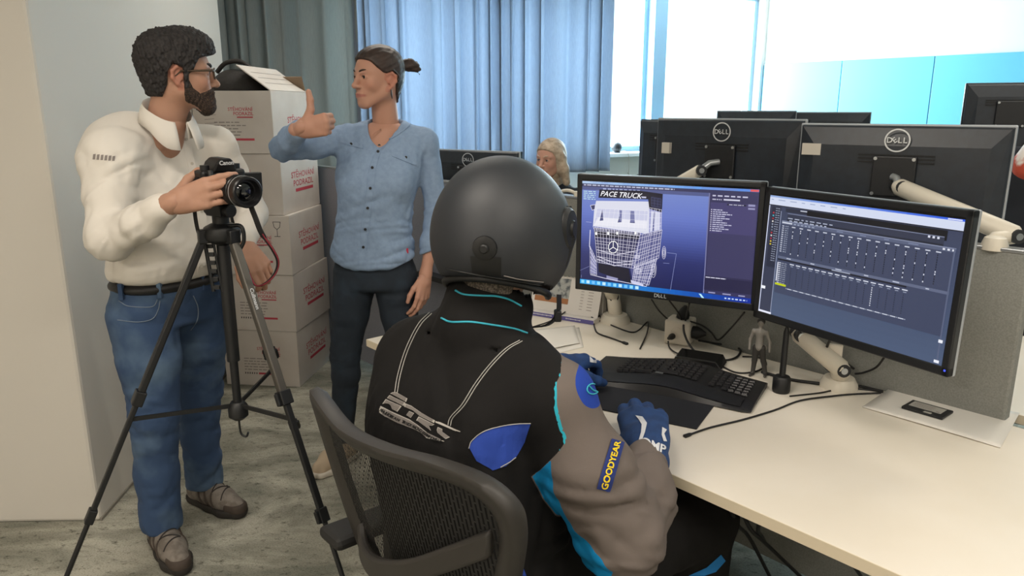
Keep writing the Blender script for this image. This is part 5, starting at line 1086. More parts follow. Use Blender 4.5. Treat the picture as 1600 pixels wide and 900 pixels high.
# ------------------------------------------------------------------ the bearded man behind the tripod
mskin = skin('man_skin', 'B98E78'); shirt_m = mat('cream_white_shirt', 'E3DDD4', .85, bump=(300, .12, .001)); jeans_m = mat('blue_jeans', '33496A', .9, noise=(5, '61788F', .46, .72), bump=(400, .25, .001)); belt_m = mat('black_leather_belt', '1A191A', .5)
mhair = mat('dark_hair', '1E1B1B', .75, noise=(90, '2E2A2A', .4, .65), bump=(120, .6, .004)); mbeard = mat('dark_brown_beard', '2B211D', .9, noise=(260, '5A4639', .45, .68), bump=(320, .9, .003)); shoe_g = mat('hiking_shoe_grey_brown', '827A72', .85, noise=(40, '6C645C', .4, .6), bump=(200, .3, .001)); sole_m = mat('shoe_sole_dark', '2E2A27', .8); sole_g = mat('shoe_sole_grey', '8B8178', .8); red_m = mat('red_shoe_trim', 'B03A34', .7); lace_m = mat('dark_laces', '2A2523', .8); rubber_t = mat('toe_rubber', '453B34', .8)
collar_in = mat('blue_grey_collar_lining', '565E6E', .85); frame_br = mat('brown_glasses_frame', '4A3A2A', .35); lens_gl = glass_m; but_m = mat('pale_button', 'C9C2B6', .4)
man = thing('person', 'bearded man with glasses, white shirt and jeans, standing by the tripod and holding its camera', 'person', (-1.17, 2.45, 0))
MF = np.array((.82, -.57, 0)); MF /= np.linalg.norm(MF); ML = np.array((-MF[1], MF[0], 0)); MU = np.array((0, 0, 1.))
mc = lambda f, l, z: np.array((-1.17, 2.45, 0)) + f * MF + l * ML + np.array((0, 0, z))
mRS = np.array((-1.205, 2.28, 1.355)); mLS = np.array((-1.005, 2.57, 1.375)); mRE = np.array((-1.182, 2.175, 1.130)); mRW = np.array((-.962, 2.088, 1.240)); mLE = np.array((-.95, 2.70, 1.13)); mLW = np.array((-.905, 2.47, 1.06))
# hands first: right hand round the camera grip, left hand low behind the tripod
x = np.array((.88, .02, .26)); x /= np.linalg.norm(x); z = np.array((-.10, -.98, .15)); z -= x * (z @ x); z /= np.linalg.norm(z); y = -np.cross(z, x)   # right hand: thumb side = up here
y = np.cross(x, z); y = y if y[2] > 0 else -y
rh = hand_prims(mRW + x * .02, x, y, z, [(6, 26, 26), (10, 34, 32), (14, 38, 34), (18, 42, 36)], [(.45, .7, -.55), (.75, .45, -.5), (.95, .1, -.3)], 1.05, 1.06)
x = np.array((.62, -.35, -.70)); x /= np.linalg.norm(x); z = np.array((.45, -.75, .55)); z -= x * (z @ x); z /= np.linalg.norm(z); y = np.cross(x, z); y = y if y[0] < 0 else -y
lh = hand_prims(mLW + x * .015, x, y, z, [(30, 45, 30), (34, 48, 30), (38, 50, 30), (42, 50, 30)], [(.6, .6, -.5), (.85, .35, -.4), (.95, .1, -.3)], 1.02, 1.05)
HO = np.array((-1.034, 2.40, 1.592)); hd = Head(HO, (.87, .49, .0), (.0, 0, 1), .97, .0026, neck=[(HO + np.array((-.02, 0, -.04)), HO + np.array((-.080, .005, -.19)), .057, .054)], below=.24)
core = Vol((-1.5, 2.0, .05), (-.6, 2.8, 1.5), .014)
core.chain([HO + (-.05, 0, -.14), mc(.0, 0, 1.30), mc(.01, 0, 1.1), mc(0, 0, .95)], [.055, .078, .10, .105], .03); core.chain([mRS, mc(-.01, 0, 1.36), mLS], [.040, .042, .040], .02)
core.chain([mRS, mRE, mRW, mRW + (mRW - mRE) * .1], [.045, .038, .028, .027], .02); core.chain([mLS, mLE, mLW], [.045, .038, .028], .02)
mAR = np.array((-1.215, 2.325, .09)); mAL = np.array((-1.19, 2.63, .09)); mKR = np.array((-1.20, 2.335, .50)); mKL = np.array((-1.155, 2.60, .50)); mHR = mc(.01, -.095, .90); mHL = mc(.01, .095, .90)
core.chain([mHR, mKR, mAR], [.075, .05, .038], .03); core.chain([mHL, mKL, mAL], [.075, .05, .038], .03)
hv = [vol_of(rh, .0028).mesh(), vol_of(lh, .0028).mesh()]
V, Q = join([hd.v.mesh(), core.mesh()] + hv); sculpt((V, Q), 'body', mskin, man, col=tint(V, 'B98E78', hd, '8A524A', .3))
hd.eyes(man, iris_b, -.1); hd.brows(man, mhair, 1.3)
hairp = [(.135, .080), (.085, .070), (.058, .060), (.046, .040), (.036, .018), (.024, .012), (.022, -.034), (.008, -.034), (.006, .030), (-.020, .042), (-.036, .020), (-.040, -.02), (-.056, -.058), (-.16, -.055), (-.2, .25), (.16, .25)]
def th(f, l, u):
    top = np.clip((u - .02) / .10, 0, 1); fr = np.clip((f + .03) / .11, 0, 1)
    return .009 + .015 * top + .020 * top * fr + .004 * np.clip((-f - .02) / .07, 0, 1) * np.clip((u + .06) / .08, 0, 1) + .0035 * np.sin(f * 190 + 60 * l) * np.sin(l * 170 + u * 90) * np.sin(u * 210 + f * 50) + .0025 * np.sin(f * 420 + l * 120) * np.sin(l * 380 - u * 200)
sculpt(hd.field(hairp, th, k=.012), 'hair', mhair, man)
bp_ = [(.006, -.006), (.024, -.006), (.034, -.030), (.055, -.046), (.080, -.036), (.100, -.0275), (.118, -.032), (.118, -.16), (.03, -.16), (.012, -.10), (.004, -.05)]
bv = hd.field(bp_, lambda f, l, u: .004 + .007 * np.clip((-u - .05) / .05, 0, 1) * np.clip((f - .0) / .06, 0, 1) + .0018 * np.sin(f * 500 + l * 200) * np.sin(l * 460 + u * 300), k=.008)
for g in (-1, 1): pass
bv.cone(hd.P(.115, -.013, -.0535), hd.P(.115, .013, -.0535), .0135, .0135, .004, 's'); bv.cone(hd.P(.0, 0, -.115), hd.P(-.05, 0, -.26), .06, .07, .01, 's')
sculpt(bv, 'beard', mbeard, man)
gl_ = None; mb = MB()
for g in (-1, 1):
    P = [Vector(hd.P(.106 - .006 * abs(math.cos(a)) * (g * math.cos(a) > 0), g * .032 + .024 * math.cos(a) * abs(math.cos(a)) ** -.25 if abs(math.cos(a)) > .05 else g * .032, .016 + .016 * math.copysign(abs(math.sin(a)) ** .7, math.sin(a)))) for a in np.linspace(0, 2 * math.pi, 25)]
    mb.tube(P, .0028, 6)
    mb.tube([Vector(hd.P(*q)) for q in ((.098, g * .057, .024), (.092, g * .069, .024), (.05, g * .078, .022), (.0, g * .081, .020), (-.018, g * .081, .004))], [.0042, .0042, .0034, .0026, .0018], 6)
mb.tube([Vector(hd.P(*q)) for q in ((.106, -.009, .020), (.109, 0, .022), (.106, .009, .020))], .002, 6)
gl_ = part(mb, 'glasses', frame_br, man, 'brown framed glasses', smooth=60)
for g in (-1, 1):
    mb = MB(); mb.add([hd.P(.106, g * .032 + a * .021, .016 + b * .014) for a, b in ((-1, -1), (1, -1), (1, 1), (-1, 1))], [(0, 1, 2, 3)]); part(mb, 'lens', lens_gl, gl_)
# shirt
v = Vol((-1.55, 1.98, .86), (-.62, 2.82, 1.50), .0062)
v.loft([(mc(.018, 0, .958), .178, .137), (mc(.028, 0, .985), .186, .145), (mc(.035, 0, 1.05), .182, .142), (mc(.03, .0, 1.16), .178, .132), (mc(.02, 0, 1.26), .185, .125), (mc(.01, 0, 1.35), .175, .10), (mc(.012, 0, 1.40), .125, .092), (mc(.025, 0, 1.44), .085, .074)], ML, MF, 2.35, .03)
v.chain([mRS + (0, 0, .005), mc(-.01, -.06, 1.415), mc(-.01, .06, 1.415), mLS + (0, 0, .005)], [.060, .056, .056, .060], .05)
v.chain([mc(-.005, -.05, 1.395), mc(-.002, -.12, 1.375), mRS], [.058, .060, .060], .09); v.chain([mRS, (mRS + mRE) / 2 + (-.010, 0, 0)], [.062, .064], .06); v.chain([(mRS + mRE) / 2 + (-.010, 0, 0), mRE + (-.005, 0, 0), mRE * .45 + mRW * .55 + (0, 0, -.006), mRW + (mRE - mRW) * .10], [.063, .060, .050, .042], .025)
v.chain([mLS, mLE, mLW + (mLE - mLW) * .08], [.066, .056, .042], .025)
v.rough(.0035, 44, 11, (1, 1, .6)); v.rough(.0045, 70, 14, (.9, .6, 1.1), (-1.55, 1.9, .98), (-.98, 2.36, 1.42)); v.rough(.0050, 64, 18, (.5, .5, 1.5), (-1.5, 2.1, .95), (-.9, 2.75, 1.12)); v.rough(.004, 60, 19, (1.3, 1.3, .5), (-1.2, 2.1, 1.1), (-.85, 2.75, 1.36))
nk = HO + np.array((-.054, 0, -.140)); v.cone(nk + (0.02, -.01, .14), nk + (.012, -.008, .035), .062, .054, .01, 's'); v.cone(nk + MF * .055 + (0, 0, .05), nk + MF * .080 + (0, 0, -.014), .030, .006, .006, 's')
shirt = sculpt(v, 'shirt', shirt_m, man, 'cream white button shirt'); HBm = bvh_of(shirt)
# collar leaves
def leaf(pts, m, lab=None): mb = MB(); P = [Vector(p) for p in pts]; n = (P[1] - P[0]).cross(P[2] - P[0]).normalized() * .003; mb.prism(P, n); part(mb, 'collar', m, shirt, lab, bevel=.001)
def ring(a, r, zz, tilt=.0): return nk + np.array((.012, -.006, 0)) + r * (math.cos(a) * MF + math.sin(a) * ML) + np.array((0, 0, zz - tilt * math.cos(a)))
mb = MB(); vs = []; fs = []; n = 44
for i in range(n + 1):
    a = R(16) + R(328) * i / n; deg = min(math.degrees(a), 360 - math.degrees(a)); c = min(1, max(0, (80 - deg) / 50)); c = c * c * (3 - 2 * c); e = 1 if math.cos(a) > 0 else 0
    vs += [ring(a, .070, -.015, .03), ring(a, .066, .044 - .006 * c, .035), ring(a, .0695, .048 - .006 * c, .035), ring(a, .080 + .004 * c, .026 - .012 * c, .035), ring(a, .087 + .016 * c, -.002 - .040 * c, .035)]
for i in range(n):
    for k in range(4): fs.append((i * 5 + k, i * 5 + k + 1, i * 5 + 6 + k, i * 5 + 5 + k))
mb.add(vs, fs); o = part(mb, 'collar', shirt_m, shirt, smooth=60); sdm = o.modifiers.new('t', 'SOLIDIFY'); sdm.thickness = .0025
mb = MB(); vs = []; fs = []
for i in range(9): a = R(344 - 40 * i / 8); vs += [ring(a, .0685, .040, .035), ring(a, .0695, .002, .032)]
for i in range(8): fs.append((2 * i, 2 * i + 2, 2 * i + 3, 2 * i + 1))
mb.add(vs, fs); part(mb, 'collar_lining', collar_in, shirt, 'blue-grey lining of the collar')
# placket, buttons, belt
P = seam(HBm, [(286, 196), (292, 225), (300, 262), (310, 300), (318, 360), (316, 400), (312, 442)], .001)
mb = MB(); mb.ribbon(P, Vector(ML) * .026, .003); pk = part(mb, 'placket', shirt_m, shirt)
for px_, py_ in ((290, 218), (299, 256), (314, 330), (318, 372), (314, 415)):
    q = hit(HBm, px_, py_, .003)
    if q: mb = MB(); mb.cyl(q, q + Vector(MF) * .002, .005, seg=12); part(mb, 'button', but_m, shirt)
mb = MB(); ink(mb, HBm, 'WEBFLEET' if False else 'TRUCK', (150, 246), (9, 1.2), (-1, -10), .01, .001)
for i in range(6): decal(mb, HBm, [(132 + i * 6, 244 + i * .4), (136 + i * 6, 243 + i * .4), (135 + i * 6, 250 + i * .4), (131 + i * 6, 249 + i * .4)], 4, .001)
mb2 = MB()
for i in range(6): decal(mb2, HBm, [(146 + i * 6, 241 + i * .6), (150 + i * 6, 240.5 + i * .6), (149 + i * 6, 249 + i * .5), (145 + i * 6, 249 + i * .5)], 4, .001)
if mb2.f: part(mb2, 'sleeve_print', print_grey, shirt, 'small grey lettering on the sleeve')
# jeans
v = Vol((-1.48, 2.05, .03), (-.82, 2.85, 1.0), .0068)
v.loft([(mc(0, 0, .80), .172, .125), (mc(.005, 0, .86), .176, .130), (mc(.015, 0, .92), .176, .135), (mc(.018, 0, .95), .172, .132)], ML, MF, 2.4, .03)
for h_, k_, a_ in ((mHR, mKR, mAR), (mHL, mKL, mAL)):
    v.chain([h_ + (0, 0, -.06), (h_ + k_) / 2 + MF * .012, k_, (k_ + a_) / 2 - MF * .012, a_ + (0, 0, -.01)], [.108, .096, .076, .068, .066], .02)
v.rough(.0036, 44, 21, (1, 1, .8)); v.rough(.0045, 66, 23, (.9, .9, 1.1), (-1.6, 1.9, -.05), (-.7, 3., .32)); v.rough(.0035, 60, 29, (.8, .8, 1.1), (-1.6, 1.9, .36), (-.7, 3., .66))
plane(v, np.array((0, 0, -1.)), np.array((0, 0, .088)))
jeans = sculpt(v, 'jeans', jeans_m, man, 'faded blue jeans'); JB = bvh_of(jeans)
v = Vol((-1.48, 2.05, .90), (-.82, 2.85, 1.0), .006); v.loft([(mc(.016, 0, .925), .182, .142), (mc(.018, 0, .943), .182, .142), (mc(.019, 0, .962), .181, .140)], ML, MF, 2.4, .01); sculpt(v, 'belt', belt_m, man, 'black belt')
jst = mat('jeans_stitching', '6F7C8C', .9)
for pts in ([(186, 470), (200, 478), (225, 480), (240, 478), (246, 468)], [(184, 500), (215, 503), (238, 498), (247, 484), (250, 470)], [(302, 462), (309, 480), (308, 500), (298, 516)]):
    P = seam(JB, pts, .001)
    if len(P) > 3: mb = MB(); mb.tube(P, .0016, 5); part(mb, 'pocket_seam', jst, jeans)
for px_ in (192, 251, 318):
    q = hit(JB, px_, 466, .003)
    if q: mb = MB(); mb.box((q.x, q.y, .943), (.013, .016, .05)); part(mb, 'belt_loop', jeans_m, jeans)
# hiking shoes
def shoe(par, ank, fw, m_up, m_sole, name, sc=1., laces=True, extra=None):
    fw = np.array(fw, float); fw /= np.linalg.norm(fw); lf = np.array((-fw[1], fw[0], 0)); L = lambda f, l, z: np.array((ank[0], ank[1], 0)) + sc * (f * fw + l * lf) + np.array((0, 0, z * sc))
    v = Vol(L(0, 0, 0) - np.array((.3, .3, .02)), L(0, 0, 0) + np.array((.3, .3, .2)), .004)
    v.chain([L(-.045, 0, .05), L(.03, 0, .058), L(.10, .004, .05), L(.165, .006, .040)], [.040, .043, .042, .034], .02); v.chain([L(-.03, 0, .06), L(-.03, 0, .105)], [.042, .043], .02); v.cone(L(.02, 0, .075), L(.10, 0, .06), .035, .03, .02); v.cone(L(.025, 0, .08), L(.005, 0, .135), .026, .024, .02)
    v.cone(L(-.03, 0, .10), L(-.03, 0, .2), .033, .035, .006, 's'); plane(v, np.array((0, 0, -1.)), np.array((0, 0, .022 * sc)))
    s = sculpt(v, name, m_up, par); B = bvh_of(s)
    v = Vol(L(0, 0, 0) - np.array((.3, .3, .02)), L(0, 0, 0) + np.array((.3, .3, .08)), .004); v.chain([L(-.055, 0, .022), L(.05, 0, .022), L(.12, .006, .022), L(.168, .008, .026)], [.041, .042, .048, .038], .02); plane(v, np.array((0, 0, -1.)), np.array((0, 0, .001))); plane(v, np.array((0, 0, 1.)), np.array((0, 0, .032 * sc))); sculpt(v, 'sole', m_sole, s)
    if laces:
        v = Vol(L(.1, 0, 0) - np.array((.15, .15, .02)), L(.1, 0, 0) + np.array((.2, .2, .1)), .004); v.chain([L(.15, .006, .040), L(.172, .006, .038)], [.040, .036], .02); plane(v, np.array((0, 0, -1.)), np.array((0, 0, .025))); plane(v, np.array((0, 0, 1.)), np.array((0, 0, .058))); sculpt(v, 'toe_cap', rubber_t, s)
        for k in range(4):
            f = .045 + .024 * k; mb = MB(); P = []
            for a in np.linspace(-1, 1, 9):
                p = Vector(L(f + .012 * a * (-1) ** k, a * .030, .16)); r_ = B.ray_cast(p, Vector((0, 0, -1)))
                if r_[0]: P.append(r_[0] + Vector((0, 0, .002)))
            if len(P) > 2: mb.tube(P, .0022, 6); part(mb, 'lace', lace_m, s, smooth=60)
        for g in (-1, 1):
            mb = MB()
            for k in range(3):
                P = []
                for a in np.linspace(0, 1, 6):
                    p = Vector(L(.02 + .03 * k + .02 * a, g * .12, .085 - .05 * a)); r_ = B.ray_cast(p, Vector(-lf * g))
                    if r_[0]: P.append(r_[0] + Vector(lf * g) * .001)
                if len(P) > 2: mb.tube(P, .004, 5)
            if mb.f: part(mb, 'side_band', rubber_t, s, smooth=60)
        mb = MB(); P = []
        for a in np.linspace(0, 2 * math.pi, 21): P.append(Vector(L(-.03 + .040 * math.cos(a), .038 * math.sin(a), .112 + .018 * max(0, math.cos(a)))))
        mb.tube(P, .005, 8); part(mb, 'collar_trim', red_m, s, 'red edge of the ankle opening', smooth=60)
        q = B.ray_cast(Vector(L(.032, 0, .2)), Vector((0, 0, -1)))[0]
        if q: mb = MB(); mb.box(q + Vector((0, 0, .004)), (.014, .014, .014)); part(mb, 'tongue_label', red_m, s)
    return s
shoe(man, mAR, (.62, -.78, 0), shoe_g, sole_m, 'shoe', 1.04); shoe(man, mAL, (.85, -.53, 0), shoe_g, sole_m, 'shoe', 1.04)
# ------------------------------------------------------------------ the standing woman with the raised thumb
wskin = skin('woman_skin', 'C2937E'); blouse_m = mat('pale_blue_shirt', '8FA6C4', .85, noise=(60, '869DBC', .35, .65), bump=(500, .15, .0008)); wjeans_m = mat('dark_navy_jeans', '222B36', .85, noise=(12, '2C3947', .5, .75), bump=(500, .2, .0008)); whair = mat('dark_brown_hair', '30241F', .5, noise=(40, '40302A', .4, .65), bump=(90, .5, .002)); wshoe = mat('beige_canvas_shoe', 'B7A48C', .8); wsole = mat('off_white_sole', 'CFC7BA', .7); dbut = mat('dark_button', '23242A', .4); cuff_d = mat('red_tag', 'B4304A', .7); earring_m = mat('dark_earring', '14110F', .4)
wom = thing('person', 'woman in a pale blue shirt with a dark ponytail, giving a thumbs-up beside the boxes', 'person', (-.565, 3.0, 0))
WF = np.array((-.10, -1., 0)); WF /= np.linalg.norm(WF); WLf = np.array((-WF[1], WF[0], 0))
wc = lambda f, l, z, lean=0.: np.array((-.567 + max(0, z - .95) * .15, 3.0, 0)) + f * WF + l * WLf + np.array((0, 0, z))
wRS, wLS = np.array((-.655, 2.975, 1.385)), np.array((-.345, 3.0, 1.375)); wRE = np.array((-.868, 2.87, 1.355)); wRW = np.array((-.742, 2.665, 1.432)); wLE = np.array((-.305, 3.02, 1.10)); wLW = np.array((-.352, 2.965, .845))
x = np.array((.93, -.18, .16)); x /= np.linalg.norm(x); z = np.array((-.10, -.98, .0)); z -= x * (z @ x); z /= np.linalg.norm(z); y = np.cross(x, z); y = y if y[2] > 0 else -y
rh = hand_prims(wRW + x * .012, x, y, z, [(82, 96, 55), (84, 98, 55), (86, 98, 55), (88, 98, 55)], [(.55, .9, -.1), (.16, 1., -.05), (.02, 1., .0)], .96, 1.18, .92)
x = np.array((-.12, -.30, -.95)); x /= np.linalg.norm(x); z = np.array((.75, -.60, .1)); z -= x * (z @ x); z /= np.linalg.norm(z); y = np.cross(x, z); y = y if y[0] < 0 else -y
lh = hand_prims(wLW + x * .012, x, y, z, [(18, 22, 14), (20, 24, 16), (24, 26, 16), (26, 28, 16)], [(.8, .5, -.2), (.9, .25, -.25), (.98, .05, -.2)], .95, .95)
WHO = np.array((-.512, 2.965, 1.602)); wh = Head(WHO, (-.72, -.69, -.02), (.02, 0, 1), .955, .0026, jaw=.92, nose=1.0, neck=[(WHO + np.array((.012, .02, -.05)), wc(-.01, 0.0, 1.42), .048, .052)], below=.26)
core = Vol((-1.0, 2.55, .05), (-.2, 3.25, 1.52), .008)
core.loft([(wc(0, 0, .90), .13, .09), (wc(.01, 0, 1.0), .125, .085), (wc(.02, 0, 1.15), .135, .092), (wc(.02, 0, 1.28), .150, .092), (wc(.01, 0, 1.36), .150, .078), (wc(.0, 0, 1.41), .075, .058)], WLf, WF, 2.3, .03)
core.chain([wRS, wc(0, 0, 1.40), wLS], [.042, .052, .042], .04); core.chain([wRS, wRE, wRW, wRW + (wRW - wRE) * .1], [.036, .030, .023, .022], .02); core.chain([wLS, wLE, wLW, wLW + (wLW - wLE) * .08], [.036, .030, .023, .022], .02)
wHR, wHL = np.array((-.645, 3.0, .86)), np.array((-.485, 3.0, .86)); wKR, wKL = np.array((-.70, 2.975, .48)), np.array((-.455, 3.0, .48)); wAR, wAL = np.array((-.738, 3.0, .09)), np.array((-.40, 3.05, .09))
core.chain([wHR, wKR, wAR], [.065, .045, .034], .03); core.chain([wHL, wKL, wAL], [.065, .045, .034], .03)
core.cone(wc(.095, -.03, 1.40), wc(.075, 0, 1.43), .004, .004, .02); core.cone(wc(.06, .015, 1.375), wc(.03, .12, 1.405), .008, .008, .02); core.cone(wc(.06, -.015, 1.375), wc(.03, -.12, 1.405), .008, .008, .02)
V, Q = join([wh.v.mesh(), core.mesh(), vol_of(rh, .0027).mesh(), vol_of(lh, .0027).mesh()]); sculpt((V, Q), 'body', wskin, wom, col=tint(V, 'C2937E', wh, 'A8635C', .25)); wh.eyes(wom, iris_b, .15); wh.brows(wom, whair, .85)
whp = [(.16, .088), (.088, .088), (.066, .076), (.048, .052), (.026, .034), (.010, .030), (-.006, .040), (-.026, .032), (-.034, .0), (-.045, -.05), (-.075, -.085), (-.16, -.06), (-.2, .25), (.16, .25)]
hv = wh.field(whp, lambda f, l, u: .007 + .006 * np.clip((u - .03) / .08, 0, 1) + .0005 * np.sin(l * 300 + f * 60) + .0005 * np.sin(u * 330 + f * 130), k=.007)
sculpt(hv, 'hair', whair, wom)
pt = [wh.P(-.105, 0, .052), wh.P(-.128, .004, .062), wh.P(-.150, .012, .066), wh.P(-.172, .022, .058), wh.P(-.186, .030, .046)]
v = Vol(np.min(pt, 0) - .05, np.max(pt, 0) + .05, .0035); v.chain(pt, [.014, .019, .021, .014, .005], .012); v.cone(pt[2], wh.P(-.185, .010, .078), .012, .003, .008); v.cone(pt[2], wh.P(-.18, .034, .03), .011, .003, .008); v.rough(.003, 160, 4); sculpt(v, 'ponytail', whair, wom)
mb = MB(); mb.lathe(Vector(pt[0]), [(.018, -.004), (.019, 0), (.018, .004)], 16, Vector(np.array(pt[1]) - np.array(pt[0]))); part(mb, 'hair_band', earring_m, wom, smooth=50)
mb = MB(); mb.tube([Vector(wh.P(-.004, .079, -.032)), Vector(wh.P(-.004, .081, -.05)), Vector(wh.P(-.006, .081, -.066))], [.002, .0035, .0015], 8); part(mb, 'earring', earring_m, wom, 'long dark earring', smooth=60)
v = Vol((-1.0, 2.60, .84), (-.19, 3.25, 1.47), .0058)
v.loft([(wc(.01, 0, .875), .166, .118), (wc(.01, 0, .93), .172, .122), (wc(.018, 0, 1.02), .152, .112), (wc(.03, 0, 1.12), .148, .110), (wc(.04, 0, 1.22), .160, .116), (wc(.03, 0, 1.31), .166, .102), (wc(.012, 0, 1.37), .155, .085), (wc(.0, 0, 1.425), .085, .066)], WLf, WF, 2.3, .03)
for g in (-1, 1): v.ell(wc(.085, g * .068, 1.235), (.062, .055, .065), None, .05)
v.chain([wRS + (0, 0, .003), wc(-.005, 0, 1.405), wLS + (0, 0, .003)], [.050, .060, .050], .05)
v.chain([wRS, (wRS + wRE) / 2 + (0, 0, -.006), wRE, wRE * .5 + wRW * .5, wRW + (wRE - wRW) * .07], [.052, .050, .046, .043, .034], .02); v.chain([wLS, wLE, (wLE + wLW) / 2, wLW + (wLE - wLW) * .05], [.050, .045, .042, .035], .02)
v.rough(.0030, 50, 31, (1, 1, .6)); v.rough(.0040, 72, 33, (.5, .5, 1.4), (-1.1, 2.5, .78), (-.1, 3.3, 1.22)); v.rough(.0042, 70, 35, (1.2, .6, .6), (-1.1, 2.5, 1.2), (-.56, 3.3, 1.52))
# V neckline and curved hem
v.cone(wc(.02, 0, 1.50), wc(.03, 0, 1.40), .066, .062, .006, 's'); v.cone(wc(.085, 0.0, 1.43), wc(.145, .006, 1.315), .055, .006, .006, 's'); 
hemf = np.meshgrid(*v.ax, indexing='ij', sparse=True); lx = np.abs((hemf[0] - wc(0, 0, .9)[0])); v.F = smax(v.F, ((.868 + np.clip(lx - .06, 0, 1) * .42) - hemf[2]).astype(np.float32) + 0 * v.F, .006).astype(np.float32)
bl = sculpt(v, 'shirt', blouse_m, wom, 'pale blue button shirt'); BBv = bvh_of(bl)
for px_, py_ in ((593, 228), (591, 237), (582, 262), (579, 294), (575, 325), (571, 358), (568, 386), (549, 225), (634, 246)):
    q = hit(BBv, px_, py_, .002)
    if q: mb = MB(); mb.cyl(q, q + Vector(WF) * .003, .0055, seg=12); part(mb, 'button', dbut, bl)
for P in ([(531, 222), (549, 228), (568, 233), (567, 226), (548, 219), (533, 214)], [(612, 234), (612, 244), (634, 253), (652, 260), (655, 249), (634, 240)]):
    mb = MB(); decal(mb, BBv, P, 5, .0035); o = part(mb, 'pocket_flap', blouse_m, bl); sdm = o.modifiers.new('t', 'SOLIDIFY'); sdm.thickness = .003
for pts in ([(588, 180), (587, 195), (589, 210), (594, 224)], [(600, 222), (615, 214), (630, 204), (643, 193)]):
    mb = MB(); P = seam(BBv, pts, .001)
    if len(P) > 3: mb.tube(P, .0035, 6); part(mb, 'neck_binding', blouse_m, bl, smooth=60)
P = seam(BBv, [(596, 232), (588, 262), (584, 294), (580, 325), (577, 358), (573, 392)], .0005); mb = MB(); mb.tube(P, .0012, 5); part(mb, 'placket_seam', blouse_m, bl, smooth=60)
P = seam(BBv, [(589, 232), (577, 262), (573, 294), (569, 325), (565, 358), (562, 392)], .0005); mb = MB(); mb.tube(P, .0012, 5); part(mb, 'placket_seam', blouse_m, bl, smooth=60)
q = hit(BBv, 636, 392, .002)
if q: mb = MB(); mb.box(q, (.008, .004, .020)); part(mb, 'side_tag', cuff_d, bl, 'small red tag')
v = Vol((-.92, 2.8, .05), (-.25, 3.2, .98), .0066); v.loft([(wc(-.005, 0, .78), .158, .105), (wc(-.005, 0, .86), .160, .112), (wc(0, 0, .95), .145, .102)], WLf, WF, 2.4, .03)
for h_, k_, a_ in ((wHR, wKR, wAR), (wHL, wKL, wAL)): v.chain([h_ + (0, 0, -.03), (h_ + k_) / 2, k_ + (0, 0, .02), k_ + (0, 0, -.06), a_ + (0, 0, .02)], [.090, .076, .060, .058, .043], .015)
v.rough(.0026, 54, 41, (.7, .7, 1.2)); v.rough(.004, 90, 43, (.4, .4, 1.4), (-.9, 2.8, .42), (-.3, 3.2, .60)); v.rough(.0035, 90, 47, (.4, .4, 1.4), (-.9, 2.8, .05), (-.3, 3.2, .25)); plane(v, np.array((0, 0, -1.)), np.array((0, 0, .07))); sculpt(v, 'jeans', wjeans_m, wom, 'dark slim jeans')
shoe(wom, wAR, (-.45, -.88, 0), wshoe, wsole, 'shoe', .92, laces=False); shoe(wom, wAL, (.1, -1, 0), wshoe, wsole, 'shoe', .92, laces=False)

# ------------------------------------------------------------------ the blonde woman at the far desk
bskin = skin('far_woman_skin', 'B98B78'); bhair = mat('blonde_hair', 'B5A18C', .5, noise=(40, '93806C', .4, .65), bump=(110, .15, .002)); dk_top = mat('dark_top', '20242C', .9)
BO = np.array((.238, 4.60, 1.195)); bw = thing('person', 'blonde woman sitting at the far desk, only her head showing beside the helmet', 'person', (BO[0], BO[1] + .1, 0))
bh = Head(BO, (-.62, -.78, -.12), (0, -.05, 1), .98, .0034, jaw=.85, neck=[(BO + (.01, .02, -.05), BO + (.03, .06, -.2), .048, .055)], below=.24)
bc = lambda f, l, z: np.array((BO[0] + .03, BO[1] + .07, z)) + f * np.array((-.4, -.92, 0)) + l * np.array((.92, -.4, 0))
core = Vol(BO + (-.4, -.62, -1.18), BO + (.45, .4, -.08), .016); core.chain([bc(0, 0, 1.05), bc(0, 0, .8), bc(0, 0, .52)], [.07, .11, .12], .05); core.chain([bc(0, -.17, .98), bc(.08, -.2, .75), bc(.28, -.14, .78)], [.04, .035, .026], .02); core.chain([bc(0, .17, .98), bc(.08, .2, .75), bc(.28, .14, .78)], [.04, .035, .026], .02)
for g in (-1, 1): core.chain([bc(0, g * .09, .52), bc(.40, g * .1, .52), bc(.42, g * .1, .06)], [.07, .05, .04], .03)
hp_ = []
for g in (-1, 1):
    xx = np.array((-.4, -.92, 0.)); zz = np.array((0, 0, 1.)); yy = np.array((.92, -.4, 0)) * -g; hp_.append(vol_of(hand_prims(bc(.29, g * .14, .78), xx, yy, zz, [(20, 20, 15)] * 4, [(.6, .7, -.3), (.8, .4, -.3), (.9, .1, -.3)], .95), .005).mesh())
V, Q = join([bh.v.mesh(), core.mesh()] + hp_); sculpt((V, Q), 'body', bskin, bw, col=tint(V, 'B98B78', bh, '9A5550', .2)); bh.eyes(bw, iris_g); bh.brows(bw, bhair, .8)
v = bh.field([(.16, .075), (.086, .078), (.062, .060), (.046, .02), (.03, -.05), (.012, -.16), (-.3, -.3), (-.2, .25), (.16, .25)], lambda f, l, u: .007 + .0006 * np.sin(l * 260 + f * 120), k=.014)
for g in (-1, 1): v.chain([bh.P(.0, g * .072, .04), bh.P(-.01, g * .088, -.05), bh.P(-.02, g * .098, -.13)], [.022, .030, .024], .02)
v.chain([bh.P(-.06, 0, .02), bh.P(-.075, 0, -.13)], [.06, .055], .02); sculpt(v, 'hair', bhair, bw)
